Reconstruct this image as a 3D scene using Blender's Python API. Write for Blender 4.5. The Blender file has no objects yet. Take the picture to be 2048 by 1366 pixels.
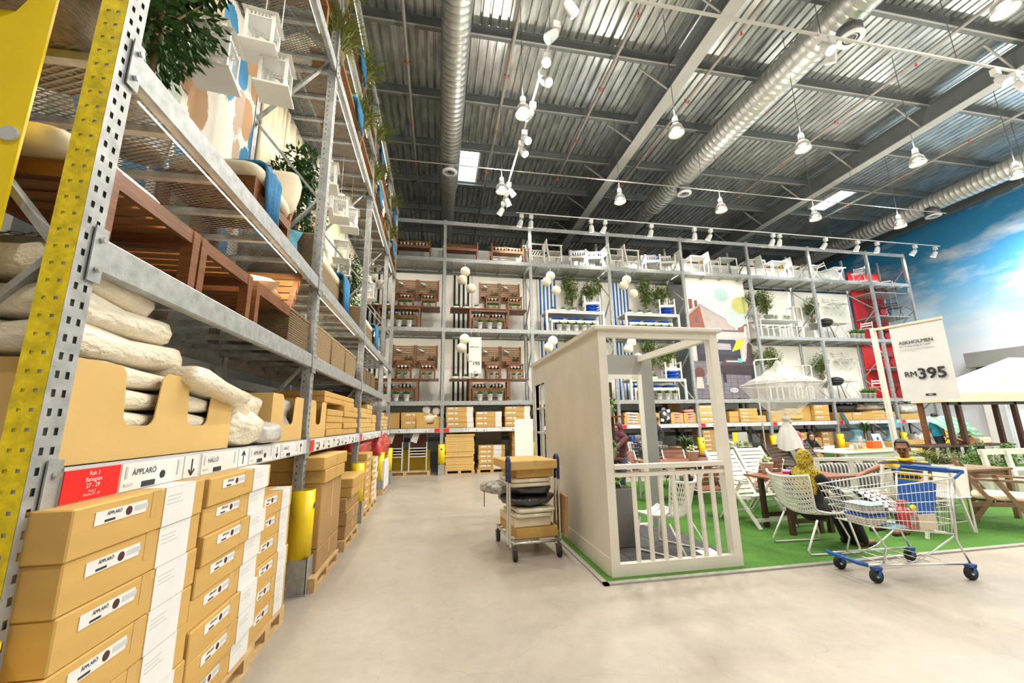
import bpy, math, random
from mathutils import Vector, Matrix
SC = bpy.context.scene
C = SC.collection
RN = random.Random(11)
PI = math.pi
# ---------------------------------------------------------------- camera, world, exposure
def look_matrix(yaw, pitch, roll):
    cy, sy, cp, sp, cr, sr = math.cos(yaw), math.sin(yaw), math.cos(pitch), math.sin(pitch), math.cos(roll), math.sin(roll)
    fwd = Vector((sy*cp, cy*cp, sp)); right = Vector((cy, -sy, 0)); up = right.cross(fwd)
    r = cr*right + sr*up; u = -sr*right + cr*up
    return Matrix(((r.x, u.x, -fwd.x), (r.y, u.y, -fwd.y), (r.z, u.z, -fwd.z)))
cam_d = bpy.data.cameras.new('camera'); cam = bpy.data.objects.new('camera', cam_d); C.objects.link(cam)
cam_d.sensor_fit = 'HORIZONTAL'; cam_d.sensor_width = 36.0; cam_d.lens = 801.064/2048*36
cam_d.clip_start = 0.05; cam_d.clip_end = 200
cam.matrix_world = Matrix.Translation((0, 0, 1.55)) @ look_matrix(math.radians(10.5711), math.radians(11.4762), math.radians(-0.97503)).to_4x4()
SC.camera = cam
w = bpy.data.worlds.new('hall_light'); SC.world = w; w.use_nodes = True
w.node_tree.nodes['Background'].inputs[0].default_value = (1.0, 0.96, 0.90, 1)
w.node_tree.nodes['Background'].inputs[1].default_value = 0.6
SC.view_settings.view_transform = 'Standard'; SC.view_settings.look = 'None'
SC.view_settings.exposure = 0.05; SC.view_settings.gamma = 1.0; SC.view_settings.use_curve_mapping = False
LAMP_W, SPOT_W = 520.0, 130.0
cy = SC.cycles; cy.max_bounces = 6; cy.diffuse_bounces = 3; cy.glossy_bounces = 2; cy.transmission_bounces = 4; cy.transparent_max_bounces = 8; cy.caustics_reflective = False; cy.caustics_refractive = False; cy.adaptive_threshold = .08; cy.light_sampling_threshold = .02
# ---------------------------------------------------------------- helpers
def lerp(a, b, t): return a + (b - a)*t
class MB:
    def __init__(s): s.v = []; s.f = []
    def add(s, vs, fs):
        o = len(s.v); s.v += [tuple(p) for p in vs]; s.f += [tuple(i + o for i in f) for f in fs]; return s
    def box(s, x0, y0, z0, x1, y1, z1):
        return s.add([(x0,y0,z0),(x1,y0,z0),(x1,y1,z0),(x0,y1,z0),(x0,y0,z1),(x1,y0,z1),(x1,y1,z1),(x0,y1,z1)],
                     [(0,3,2,1),(4,5,6,7),(0,1,5,4),(1,2,6,5),(2,3,7,6),(3,0,4,7)])
    def cbox(s, x0, y0, z0, x1, y1, z1, c=.006):
        """box with chamfered edges"""
        v = []; idx = {}
        for i, x in enumerate((x0, x1)):
            for j, y in enumerate((y0, y1)):
                for k, z in enumerate((z0, z1)):
                    dx, dy, dz = (c if i == 0 else -c), (c if j == 0 else -c), (c if k == 0 else -c)
                    for a, p in enumerate(((x, y+dy, z+dz), (x+dx, y, z+dz), (x+dx, y+dy, z))):
                        idx[(i,j,k,a)] = len(v); v.append(p)
        f = []
        q = lambda *k: tuple(idx[t] for t in k)
        for i in (0,1): f.append(q((i,0,0,0),(i,1,0,0),(i,1,1,0),(i,0,1,0)))
        for j in (0,1): f.append(q((0,j,0,1),(1,j,0,1),(1,j,1,1),(0,j,1,1)))
        for k in (0,1): f.append(q((0,0,k,2),(1,0,k,2),(1,1,k,2),(0,1,k,2)))
        for i in (0,1):
            for j in (0,1): f.append(q((i,j,0,0),(i,j,1,0),(i,j,1,1),(i,j,0,1)))
            for k in (0,1): f.append(q((i,0,k,0),(i,1,k,0),(i,1,k,2),(i,0,k,2)))
        for j in (0,1):
            for k in (0,1): f.append(q((0,j,k,1),(1,j,k,1),(1,j,k,2),(0,j,k,2)))
        for i in (0,1):
            for j in (0,1):
                for k in (0,1): f.append(q((i,j,k,0),(i,j,k,1),(i,j,k,2)))
        return s.add(v, f)
    def bar(s, p, q, w, h=None, up=(0,0,1)):
        """box beam from p to q, w across, h along up"""
        h = w if h is None else h
        p, q = Vector(p), Vector(q); d = (q-p).normalized(); u = Vector(up)
        if abs(d.dot(u)) > .98: u = Vector((0,1,0))
        a = d.cross(u).normalized()*w/2; b = a.cross(d).normalized()*h/2
        return s.add([p-a-b,p+a-b,p+a+b,p-a+b,q-a-b,q+a-b,q+a+b,q-a+b],[(0,3,2,1),(4,5,6,7),(0,1,5,4),(1,2,6,5),(2,3,7,6),(3,0,4,7)])
    def tube(s, pts, r, n=8, closed=False):
        pts = [Vector(p) for p in pts]; m = len(pts); rr = r if isinstance(r, (list, tuple)) else [r]*m
        vs, fs = [], []
        ref = None
        for i, p in enumerate(pts):
            t = (pts[(i+1) % m]-pts[i-1]) if closed else (pts[min(i+1,m-1)]-pts[max(i-1,0)])
            t.normalize()
            if ref is None: ref = Vector((0,0,1)) if abs(t.z) < .9 else Vector((1,0,0))
            a = t.cross(ref)
            if a.length < 1e-4: a = t.cross(Vector((0,1,0)))
            a.normalize(); b = t.cross(a).normalized(); ref = a.cross(t).normalized()
            for k in range(n):
                an = 2*PI*k/n; vs.append(p + (a*math.cos(an) + b*math.sin(an))*rr[i])
        for i in range(m if closed else m-1):
            j = (i+1) % m
            for k in range(n): fs.append((i*n+k, i*n+(k+1) % n, j*n+(k+1) % n, j*n+k))
        if not closed: fs += [tuple(range(n-1,-1,-1)), tuple(range((m-1)*n, m*n))]
        return s.add(vs, fs)
    def lathe(s, prof, n=16, c=(0,0,0), cap=True):
        vs, fs = [], []
        for r, z in prof:
            for k in range(n):
                a = 2*PI*k/n; vs.append((c[0]+r*math.cos(a), c[1]+r*math.sin(a), c[2]+z))
        for i in range(len(prof)-1):
            for k in range(n): fs.append((i*n+k, i*n+(k+1) % n, (i+1)*n+(k+1) % n, (i+1)*n+k))
        if cap and prof[0][0] > 1e-4: fs.append(tuple(range(n-1,-1,-1)))
        if cap and prof[-1][0] > 1e-4: fs.append(tuple(range((len(prof)-1)*n, len(prof)*n)))
        return s.add(vs, fs)
    def sell(s, c, r, e1=.5, e2=.5, n=16, m=8, M=None):
        """superellipsoid: cushions, pillows, bodies"""
        sg = lambda x, e: math.copysign(abs(x)**e, x)
        vs, fs = [], []
        for i in range(m+1):
            a = -PI/2 + PI*i/m
            for k in range(n):
                b = 2*PI*k/n
                p = Vector((r[0]*sg(math.cos(a),e1)*sg(math.cos(b),e2), r[1]*sg(math.cos(a),e1)*sg(math.sin(b),e2), r[2]*sg(math.sin(a),e1)))
                vs.append((M @ p if M else p) + Vector(c))
        for i in range(m):
            for k in range(n): fs.append((i*n+k, i*n+(k+1) % n, (i+1)*n+(k+1) % n, (i+1)*n+k))
        return s.add(vs, fs)
    def pillow(s, w, d, h, c=(0,0,0), n=8, pinch=.12):
        """soft cushion with pinched corners"""
        vs, fs = [], []
        for side in (1, -1):
            o = len(vs)
            for i in range(n+1):
                for j in range(n+1):
                    u, v = -1+2*i/n, -1+2*j/n
                    t = max(0, (1-u*u)*(1-v*v))**.42
                    k = 1-pinch*(1-abs(u*v))*max(abs(u),abs(v))**3
                    vs.append((c[0]+u*w/2*k, c[1]+v*d/2*k, c[2]+side*h/2*t))
            for i in range(n):
                for j in range(n):
                    a = o+i*(n+1)+j; q = (a, a+n+1, a+n+2, a+1)
                    fs.append(q if side > 0 else q[::-1])
        return s.add(vs, fs)
    def quad(s, a, b, c, d): return s.add([a,b,c,d], [(0,1,2,3)])
    def plate(s, pts, off):
        """flat polygon with thickness vector off"""
        n = len(pts); o = Vector(off); P = [Vector(p) for p in pts]
        return s.add(P + [p+o for p in P], [tuple(range(n-1,-1,-1)), tuple(range(n,2*n))] + [(i,(i+1) % n,n+(i+1) % n,n+i) for i in range(n)])
    def mesh(s, name, mat, smooth=False):
        me = bpy.data.meshes.new(name); me.from_pydata(s.v, [], s.f); me.update()
        if mat: me.materials.append(MAT[mat] if isinstance(mat, str) else mat)
        if smooth: me.polygons.foreach_set('use_smooth', [True]*len(me.polygons))
        return me
    def build(s, name, mat, parent=None, smooth=False, **k): return place(name, s.mesh(name, mat, smooth), parent, **k)
def place(name, me, parent=None, loc=None, rot=None, scale=None, kind=None, label=None):
    o = bpy.data.objects.new(name, me); C.objects.link(o)
    if parent is not None: o.parent = parent
    if loc is not None: o.location = loc
    if rot is not None: o.rotation_euler = rot
    if scale is not None: o.scale = (scale,)*3 if isinstance(scale, (int, float)) else scale
    if kind: o['kind'] = kind
    if label: o['label'] = label
    return o
def tag(o, label, cat, group=None):
    o['label'] = label; o['category'] = cat
    if group: o['group'] = group
    return o
def thing(name, label, cat, loc=(0,0,0), rz=0, group=None):
    o = bpy.data.objects.new(name, None); C.objects.link(o); o.location = loc; o.rotation_euler = (0,0,rz); o.empty_display_size = .1
    return tag(o, label, cat, group)
def struct(o): o['kind'] = 'structure'; return o
KIDS = {}
def dup(root, loc, rz=0, label=None, group=None, scale=None):
    """a copy of a thing with copies of its parts and sub-parts"""
    def cp(o, par):
        c = o.copy(); C.objects.link(c)
        if par is not None: c.parent = par
        for ch in o.children: cp(ch, c)
        return c
    r = cp(root, None); r.location = loc; r.rotation_euler = (0,0,rz)
    if label: r['label'] = label
    if group: r['group'] = group
    if scale: r.scale = (scale,)*3
    return r
class Proto:
    """first use places the original itself, later uses place copies"""
    def __init__(s, make): s.make = make; s.root = None
    def __call__(s, loc, rz=0, label='', group=None, scale=None):
        if s.root is None:
            s.root = s.make(); r = s.root; r.location = loc; r.rotation_euler = (0,0,rz); r['label'] = label
            if group: r['group'] = group
            if scale: r.scale = (scale,)*3
            return r
        r = dup(s.root, loc, rz, label, group)
        r.scale = (scale or 1,)*3
        return r
ORD = ['first','second','third','fourth','fifth','sixth','seventh','eighth','ninth','tenth','eleventh','twelfth','thirteenth','fourteenth','fifteenth','sixteenth']
# ---------------------------------------------------------------- materials (all procedural)
MAT = {}
def mat(name, col, rough=.6, metal=0, var=.08, scale=6, bump=0, bscale=80, stretch=(1,1,1), coat=0, emit=0, trans=0, alpha=1, spec=.5, col2=None):
    m = bpy.data.materials.new(name); m.use_nodes = True; nt = m.node_tree; N = nt.nodes; L = nt.links
    b = N['Principled BSDF']
    tc = N.new('ShaderNodeTexCoord'); mp = N.new('ShaderNodeMapping'); L.new(tc.outputs['Object'], mp.inputs[0]); mp.inputs['Scale'].default_value = stretch
    nz = N.new('ShaderNodeTexNoise'); nz.inputs['Scale'].default_value = scale; nz.inputs['Detail'].default_value = 4; L.new(mp.outputs[0], nz.inputs['Vector'])
    rp = N.new('ShaderNodeValToRGB'); L.new(nz.outputs['Fac'], rp.inputs[0])
    c1 = [max(0, c*(1-var)) for c in col]; c2 = list(col2) if col2 else [min(1, c*(1+var)) for c in col]
    rp.color_ramp.elements[0].position = .3; rp.color_ramp.elements[1].position = .7
    rp.color_ramp.elements[0].color = (*c1, 1); rp.color_ramp.elements[1].color = (*c2, 1)
    L.new(rp.outputs[0], b.inputs['Base Color'])
    b.inputs['Roughness'].default_value = rough; b.inputs['Metallic'].default_value = metal; b.inputs['Specular IOR Level'].default_value = spec
    b.inputs['Coat Weight'].default_value = coat; b.inputs['Coat Roughness'].default_value = .12
    if trans: b.inputs['Transmission Weight'].default_value = trans
    if alpha < 1: b.inputs['Alpha'].default_value = alpha
    if emit:
        L.new(rp.outputs[0], b.inputs['Emission Color']); b.inputs['Emission Strength'].default_value = emit
    if bump:
        n2 = N.new('ShaderNodeTexNoise'); n2.inputs['Scale'].default_value = bscale; n2.inputs['Detail'].default_value = 3; L.new(mp.outputs[0], n2.inputs['Vector'])
        bp = N.new('ShaderNodeBump'); bp.inputs['Strength'].default_value = bump; bp.inputs['Distance'].default_value = .02
        L.new(n2.outputs['Fac'], bp.inputs['Height']); L.new(bp.outputs[0], b.inputs['Normal'])
    MAT[name] = m; return m
def stripes(name, ca, cb, axis, freq, duty=.5, rough=.8, off=0.0):
    """hard printed stripes across an object axis"""
    m = mat(name, ca, rough, var=.05); nt = m.node_tree; N = nt.nodes; L = nt.links; b = N['Principled BSDF']
    tc = N.new('ShaderNodeTexCoord'); sp = N.new('ShaderNodeSeparateXYZ'); L.new(tc.outputs['Object'], sp.inputs[0])
    def mth(op, a, v=None):
        n = N.new('ShaderNodeMath'); n.operation = op; L.new(a, n.inputs[0])
        if v is not None: n.inputs[1].default_value = v
        return n.outputs[0]
    s = mth('LESS_THAN', mth('FRACT', mth('ADD', mth('MULTIPLY', sp.outputs['XYZ'.index(axis)], freq), 100.0+off)), duty)
    mx = N.new('ShaderNodeMix'); mx.data_type = 'RGBA'; L.new(s, mx.inputs[0]); mx.inputs[6].default_value = (*cb, 1); mx.inputs[7].default_value = (*ca, 1)
    L.new(mx.outputs[2], b.inputs['Base Color']); return m
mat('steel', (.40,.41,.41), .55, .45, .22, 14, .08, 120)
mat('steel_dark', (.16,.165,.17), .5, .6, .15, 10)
mat('chrome', (.72,.72,.70), .25, .9, .05)
mat('wire', (.78,.78,.74), .35, .6, .05)
mat('yellow', (.93,.68,.005), .4, 0, .06, 4, coat=.2)
mat('yellow_worn', (.80,.62,.01), .5, 0, .25, 22, .1, 60)
mat('carton', (.60,.37,.108), .75, 0, .07, 3, .05, 160, (1,1,4))
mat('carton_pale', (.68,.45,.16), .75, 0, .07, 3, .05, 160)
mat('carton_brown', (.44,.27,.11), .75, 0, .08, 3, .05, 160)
mat('tape', (.60,.38,.13), .3, 0, .06, 8)
mat('paper', (.77,.77,.755), .6, 0, .03, 5)
mat('paper_grey', (.55,.57,.58), .6, 0, .05, 5)
mat('ink', (.025,.025,.03), .6, 0, .1)
mat('ink_brown', (.07,.02,.015), .6, 0, .1)
mat('red_card', (.80,.015,.015), .45, 0, .05)
mat('white_paint', (.80,.78,.72), .45, 0, .04, 3)
mat('white_plastic', (.84,.83,.80), .4, 0, .03, 3)
mat('white_matte', (.86,.84,.78), .7, 0, .04, 2)
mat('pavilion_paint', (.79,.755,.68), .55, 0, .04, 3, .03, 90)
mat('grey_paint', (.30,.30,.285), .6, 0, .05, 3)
mat('grey_planter', (.16,.155,.145), .7, 0, .06, 5)
mat('wood_brown', (.21,.075,.022), .45, 0, .35, 4, .04, 40, (1,1,12), coat=.1)
mat('wood_warm', (.38,.17,.052), .45, 0, .3, 4, .04, 40, (12,1,1), coat=.1)
mat('wood_red', (.27,.095,.055), .5, 0, .25, 5, .03, 40, (10,1,1))
mat('wood_dark', (.065,.03,.02), .5, 0, .3, 5, .04, 40, (8,1,1))
mat('wood_grey', (.24,.15,.085), .6, 0, .25, 6, .05, 40, (1,1,10))
mat('pine', (.62,.42,.20), .7, 0, .2, 5, .06, 40, (1,8,1))
mat('wicker', (.24,.165,.085), .7, 0, .3, 30, .5, 90, (1,1,3))
mat('wicker_pale', (.42,.30,.16), .7, 0, .25, 30, .5, 90, (1,1,3))
mat('cream', (.80,.70,.52), .85, 0, .06, 3, .1, 20)
mat('cream_plastic', (.80,.72,.56), .5, 0, .10, 5, .9, 22, (1,1,1.6), coat=.8)
mat('grey_plastic', (.55,.53,.50), .45, 0, .25, 7, .9, 16, coat=.7)
mat('dark_plastic', (.03,.03,.035), .35, 0, .4, 9, .8, 18, coat=.8)
mat('red_plastic', (.62,.06,.06), .35, 0, .35, 7, .9, 14, coat=.8)
mat('pink_plastic', (.72,.33,.25), .4, 0, .2, 7, .9, 16, coat=.7)
mat('film', (.9,.9,.9), .15, 0, .02, 3, .8, 18, alpha=.22)
mat('floral_grey', (.10,.095,.09), .6, 0, .1, 17, coat=.25, col2=(.66,.62,.56))
mat('blue_cloth', (.035,.20,.40), .85, 0, .25, 8, .3, 60)
mat('blue_cushion', (.01,.10,.55), .85, 0, .12, 6, .15, 30)
mat('aqua_cushion', (.10,.34,.44), .85, 0, .1, 6)
mat('sky_blue', (.16,.34,.44), .4, 0, .08, 3)
mat('sky_cloth', (.36,.62,.74), .6, 0, .08, 3, .2, 10)
mat('blue_handle', (.01,.09,.36), .35, 0, .05)
mat('navy_handle', (.02,.05,.16), .35, 0, .05)
mat('leaf', (.035,.11,.02), .5, 0, .5, 9, coat=.15)
mat('leaf_bright', (.11,.24,.03), .5, 0, .4, 9)
mat('leaf_fern', (.10,.27,.02), .5, 0, .4, 20)
mat('leaf_olive', (.15,.21,.05), .55, 0, .45, 9)
mat('grass_dry', (.20,.22,.04), .7, 0, .4, 20)
mat('succulent', (.42,.48,.22), .55, 0, .3, 14)
mat('bark', (.26,.17,.08), .8, 0, .3, 14)
mat('soil', (.04,.025,.015), .9, 0, .3, 30)
mat('galv_pot', (.58,.58,.56), .35, .8, .12, 5)
mat('terracotta', (.42,.13,.04), .7, 0, .1, 6)
mat('black', (.015,.015,.016), .35, 0, .1)
mat('rubber', (.02,.02,.02), .7, 0, .2, 9)
mat('skin', (.30,.125,.065), .55, 0, .08, 6)
mat('skin_pale', (.52,.27,.17), .55, 0, .06, 6)
mat('hair', (.012,.01,.009), .5, 0, .2, 30)
mat('lip', (.24,.07,.05), .5)
mat('eye_dark', (.01,.008,.006), .2)
mat('cloth_black', (.012,.012,.014), .85, 0, .3, 6, .2, 20)
mat('cloth_navy', (.02,.025,.04), .85, 0, .2, 6, .2, 20)
mat('cloth_khaki', (.16,.13,.085), .85, 0, .15, 6, .2, 20)
mat('cloth_beige', (.40,.33,.22), .85, 0, .15, 6, .2, 20)
mat('cloth_denim', (.07,.10,.18), .85, 0, .2, 8, .2, 20)
mat('cloth_maroon', (.12,.03,.05), .85, 0, .25, 6, .3, 14)
mat('cloth_pink', (.50,.12,.12), .85, 0, .2, 7, .3, 14)
mat('cloth_cyan', (.02,.30,.45), .85, 0, .15, 6)
mat('orange', (.85,.12,.01), .6, 0, .1, 5)
mat('pink_hot', (.85,.06,.35), .6)
mat('lantern_paper', (.88,.82,.66), .8, 0, .03, 3)
mat('bulb', (1.0,.90,.72), .5, 0, .01, emit=18)
mat('led', (1.0,.90,.66), .5, 0, .01, emit=7)
mat('pane_light', (.75,.90,1.0), .5, 0, .01, emit=5)
mat('lamp_glass', (.95,.92,.84), .15, 0, .02, trans=.6)
mat('duct_metal', (.52,.52,.49), .42, .8, .12, 5, .04, 40)
mat('deck_metal', (.60,.62,.60), .34, .80, .35, 3, .05, 30, (3,.6,1))
mat('beam_paint', (.16,.175,.175), .6, .1, .1, 3)
mat('flange_paint', (.40,.39,.36), .6, .1, .06, 3)
mat('pipe_paint', (.42,.38,.34), .6, .2, .08, 4)
mat('net', (.88,.87,.84), .8, 0, .03, 4, alpha=.28)
mat('net_dense', (.86,.84,.80), .8, 0, .04, 9, .3, 14, alpha=.86)
mat('canopy', (.74,.66,.50), .85, 0, .05, 2, .1, 8)
mat('mint', (.30,.72,.50), .8, 0, .08, 4)
mat('mint_pale', (.76,.88,.72), .8, 0, .05, 4)
mat('red_board', (.78,.008,.01), .5, 0, .06, 2)
mat('turf_edge', (.42,.40,.37), .5, .5, .1, 9)
mat('deck_tile', (.075,.072,.075), .7, 0, .18, 6, .1, 40)
mat('glass_clear', (.92,.96,.95), .05, 0, .01, alpha=.13)
mat('mesh_steel', (.27,.275,.27), .5, .5, .2, 14)
mat('tray_wood', (.68,.42,.15), .5, 0, .15, 6, 0, 10, (8,1,1))
stripes('stripe_bw', (.015,.015,.018), (.84,.82,.77), 'X', 8.5, .46)
stripes('stripe_bw_cloth', (.012,.012,.015), (.85,.83,.78), 'X', 6.0, .46)
stripes('stripe_blue_cloth', (.015,.13,.50), (.86,.84,.74), 'X', 7.0, .5)
stripes('stripe_shirt', (.85,.52,.01), (.03,.03,.045), 'Z', 11.0, .52)
stripes('check_grey', (.05,.05,.055), (.50,.50,.48), 'X', 17.0, .55)
stripes('mint_stripe', (.25,.66,.46), (.80,.90,.76), 'Z', 11.0, .62)
# ---------------------------------------------------------------- special surface materials
def node_mat(name, rough=.6):
    m = bpy.data.materials.new(name); m.use_nodes = True; MAT[name] = m
    b = m.node_tree.nodes['Principled BSDF']; b.inputs['Roughness'].default_value = rough
    return m, m.node_tree.nodes, m.node_tree.links, b
def ramp(N, L, src, stops):
    r = N.new('ShaderNodeValToRGB'); L.new(src, r.inputs[0]); cr = r.color_ramp
    while len(cr.elements) < len(stops): cr.elements.new(.5)
    for e, (p, c) in zip(cr.elements, stops): e.position = p; e.color = (*c, 1)
    return r.outputs[0]
def noise(N, L, vec, scale, detail=4, rough=.5):
    n = N.new('ShaderNodeTexNoise'); n.inputs['Scale'].default_value = scale; n.inputs['Detail'].default_value = detail; n.inputs['Roughness'].default_value = rough
    L.new(vec, n.inputs['Vector']); return n.outputs['Fac']
def mapping(N, L, scale=(1,1,1), loc=(0,0,0), rot=(0,0,0)):
    tc = N.new('ShaderNodeTexCoord'); mp = N.new('ShaderNodeMapping'); L.new(tc.outputs['Object'], mp.inputs[0])
    mp.inputs['Scale'].default_value = scale; mp.inputs['Location'].default_value = loc; mp.inputs['Rotation'].default_value = rot
    return mp.outputs[0]
def mixc(N, L, fac, a, b, blend='MIX'):
    x = N.new('ShaderNodeMix'); x.data_type = 'RGBA'; x.blend_type = blend
    if isinstance(fac, float): x.inputs[0].default_value = fac
    else: L.new(fac, x.inputs[0])
    for i, v in ((6, a), (7, b)):
        if isinstance(v, tuple): x.inputs[i].default_value = (*v, 1)
        else: L.new(v, x.inputs[i])
    return x.outputs[2]
# polished concrete with stains and hairline cracks
m, N, L, b = node_mat('concrete', .34)
v = mapping(N, L)
base = ramp(N, L, noise(N, L, v, .7, 6, .6), [(.25, (.36,.315,.26)), (.5, (.44,.395,.335)), (.78, (.50,.455,.395))])
fine = ramp(N, L, noise(N, L, v, 9, 8, .7), [(.3, (.84,.84,.84)), (.7, (1,1,1))])
cr = N.new('ShaderNodeTexVoronoi'); cr.feature = 'DISTANCE_TO_EDGE'; cr.inputs['Scale'].default_value = 1.7
wv = N.new('ShaderNodeMix'); wv.data_type = 'VECTOR'; wv.inputs[0].default_value = .22; L.new(v, wv.inputs[4])
nn = N.new('ShaderNodeTexNoise'); nn.inputs['Scale'].default_value = 3; L.new(v, nn.inputs['Vector']); L.new(nn.outputs['Color'], wv.inputs[5]); L.new(wv.outputs[1], cr.inputs['Vector'])
crack = ramp(N, L, cr.outputs['Distance'], [(0, (.86,.85,.84)), (.002, (.93,.925,.92)), (.004, (1,1,1))])
L.new(mixc(N, L, 1.0, mixc(N, L, 1.0, base, fine, 'MULTIPLY'), crack, 'MULTIPLY'), b.inputs['Base Color'])
L.new(ramp(N, L, noise(N, L, v, 1.6, 5), [(.3, (.30,)*3), (.7, (.46,)*3)]), b.inputs['Roughness'])
# artificial turf
m, N, L, b = node_mat('turf', .9)
v = mapping(N, L)
g1 = ramp(N, L, noise(N, L, v, 120, 2), [(.3, (.05,.17,.016)), (.7, (.13,.34,.045))])
g2 = ramp(N, L, noise(N, L, v, 1.3, 5), [(.3, (.78,.80,.75)), (.7, (1,1,1))])
L.new(mixc(N, L, 1.0, g1, g2, 'MULTIPLY'), b.inputs['Base Color'])
bp = N.new('ShaderNodeBump'); bp.inputs['Strength'].default_value = .8; bp.inputs['Distance'].default_value = .01; L.new(noise(N, L, v, 260, 2), bp.inputs['Height']); L.new(bp.outputs[0], b.inputs['Normal'])
# painted sky mural on the side wall: deep blue high up, clouds, pale towards the foot
m, N, L, b = node_mat('sky_mural', .7)
tc = N.new('ShaderNodeTexCoord'); sp = N.new('ShaderNodeSeparateXYZ'); L.new(tc.outputs['Object'], sp.inputs[0])
mr = N.new('ShaderNodeMapRange'); mr.inputs[1].default_value = 2.6; mr.inputs[2].default_value = 11.0; L.new(sp.outputs[2], mr.inputs[0])
blue = ramp(N, L, mr.outputs[0], [(0, (.86,.89,.92)), (.2, (.76,.87,.95)), (.4, (.50,.79,.97)), (.58, (.15,.52,.88)), (.8, (.04,.32,.64)), (1, (.025,.24,.52))])
cl = noise(N, L, mapping(N, L, (1,.22,.62), (3.3,1.7,.4), (.18,0,0)), 1.0, 8, .6)
ad = N.new('ShaderNodeMath'); ad.operation = 'SUBTRACT'; L.new(cl, ad.inputs[0])
ml = N.new('ShaderNodeMath'); ml.operation = 'MULTIPLY'; L.new(mr.outputs[0], ml.inputs[0]); ml.inputs[1].default_value = .16; L.new(ml.outputs[0], ad.inputs[1])
cf = ramp(N, L, ad.outputs[0], [(.37, (0,0,0)), (.55, (1,1,1))])
L.new(mixc(N, L, cf, blue, (.86,.90,.95)), b.inputs['Base Color'])
# brush-painted blossom panels
m, N, L, b = node_mat('brush_pattern', .8)
vv = N.new('ShaderNodeTexVoronoi'); vv.inputs['Scale'].default_value = 4.0; L.new(mapping(N, L, (1,1.0,.55)), vv.inputs['Vector'])
sr = N.new('ShaderNodeSeparateColor'); L.new(vv.outputs['Color'], sr.inputs[0])
petal = ramp(N, L, sr.outputs[0], [(0, (.04,.22,.42)), (.3, (.05,.26,.47)), (.31, (.50,.58,.47)), (.55, (.56,.62,.50)), (.56, (.48,.36,.27)), (.78, (.52,.40,.32)), (.79, (.44,.25,.12)), (1, (.46,.27,.12))])
for e in petal.node.color_ramp.elements: pass
petal.node.color_ramp.interpolation = 'CONSTANT'
nz = noise(N, L, mapping(N, L, (1,6,1.2)), 9, 3)
dd = N.new('ShaderNodeMath'); dd.operation = 'MULTIPLY_ADD'; L.new(nz, dd.inputs[0]); dd.inputs[1].default_value = .25; L.new(vv.outputs['Distance'], dd.inputs[2])
L.new(mixc(N, L, ramp(N, L, dd.outputs[0], [(.70, (0,0,0)), (.72, (1,1,1))]), petal, (.80,.76,.68)), b.inputs['Base Color'])
# headscarf with dark scrolls
m, N, L, b = node_mat('scarf_yellow', .75)
v = mapping(N, L)
w1 = N.new('ShaderNodeTexNoise'); w1.inputs['Scale'].default_value = 26; w1.inputs['Detail'].default_value = 1; w1.inputs['Distortion'].default_value = 2.6; L.new(v, w1.inputs['Vector'])
L.new(ramp(N, L, w1.outputs['Fac'], [(.40, (.62,.45,.01)), (.46, (.05,.035,.01)), (.54, (.05,.035,.01)), (.60, (.72,.53,.01))]), b.inputs['Base Color'])
mat('scarf_plain', (.80,.60,.0), .7, 0, .1)
mat('scarf_olive', (.13,.10,.008), .7, 0, .15)
# green curtain print
m, N, L, b = node_mat('green_print', .8)
L.new(ramp(N, L, noise(N, L, mapping(N, L, (1,5,.35)), 2.4, 3), [(.38, (.75,.74,.66)), (.47, (.35,.42,.10)), (.56, (.75,.74,.68)), (.66, (.28,.40,.34))]), b.inputs['Base Color'])
# houndstooth-like pillow
m, N, L, b = node_mat('pillow_check', .8)
ck = N.new('ShaderNodeTexChecker'); ck.inputs['Scale'].default_value = 26; ck.inputs[1].default_value = (.02,.02,.02,1); ck.inputs[2].default_value = (.82,.81,.78,1); L.new(mapping(N, L, (1,1,1), (0,0,0), (0,0,.78)), ck.inputs['Vector']); L.new(ck.outputs['Color'], b.inputs['Base Color'])
# ---------------------------------------------------------------- lettering (made once, before the scene grows)
TXT = {}
def letter(key, s, size, align='LEFT', mat_='ink', bold=0.0):
    cu = bpy.data.curves.new('lettering', 'FONT'); cu.body = s; cu.size = size; cu.align_x = align; cu.bevel_depth = bold; cu.bevel_resolution = 0; cu.resolution_u = 4
    ob = bpy.data.objects.new('lettering', cu); C.objects.link(ob)
    me = bpy.data.meshes.new_from_object(ob.evaluated_get(bpy.context.evaluated_depsgraph_get()))
    bpy.data.objects.remove(ob); bpy.data.curves.remove(cu)
    me.materials.clear(); me.materials.append(MAT[mat_]); TXT[key] = me
letter('red1', 'Rak 3\nBahagian\n27 - 29', .062, 'CENTER', 'paper'); letter('red2', 'Rack 3\nSection 27 - 29', .034, 'CENTER', 'paper')
letter('appl_s', 'ÄPPLARÖ', .034, bold=.0006); letter('appl_rail', 'ÄPPLARÖ', .036); letter('hallo_rail', 'HÅLLÖ', .036)
letter('ask', 'ASKHOLMEN', .155, bold=.003); letter('ask2', 'tbl + 2 chairs foldg str. outdr', .07, bold=.001); letter('rm_b', 'RM', .17, bold=.003); letter('395', '395', .30, bold=.007)
letter('appl_sign', 'ÄPPLARÖ', .075, bold=.001); letter('rm_s', 'RM', .11, bold=.0008); letter('195', '195', .17, bold=.003)
letter('rm_xs', 'RM', .06); letter('59', '59', .11, bold=.001); letter('40', '40', .20, bold=.002); letter('emblem', 'IKEA', .15, 'CENTER', 'paper', .004); letter('emblem_s', 'IKEA', .05, 'CENTER', 'paper', .002); letter('emblem_k', 'IKEA', .15, 'CENTER', 'ink', .003)
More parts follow.
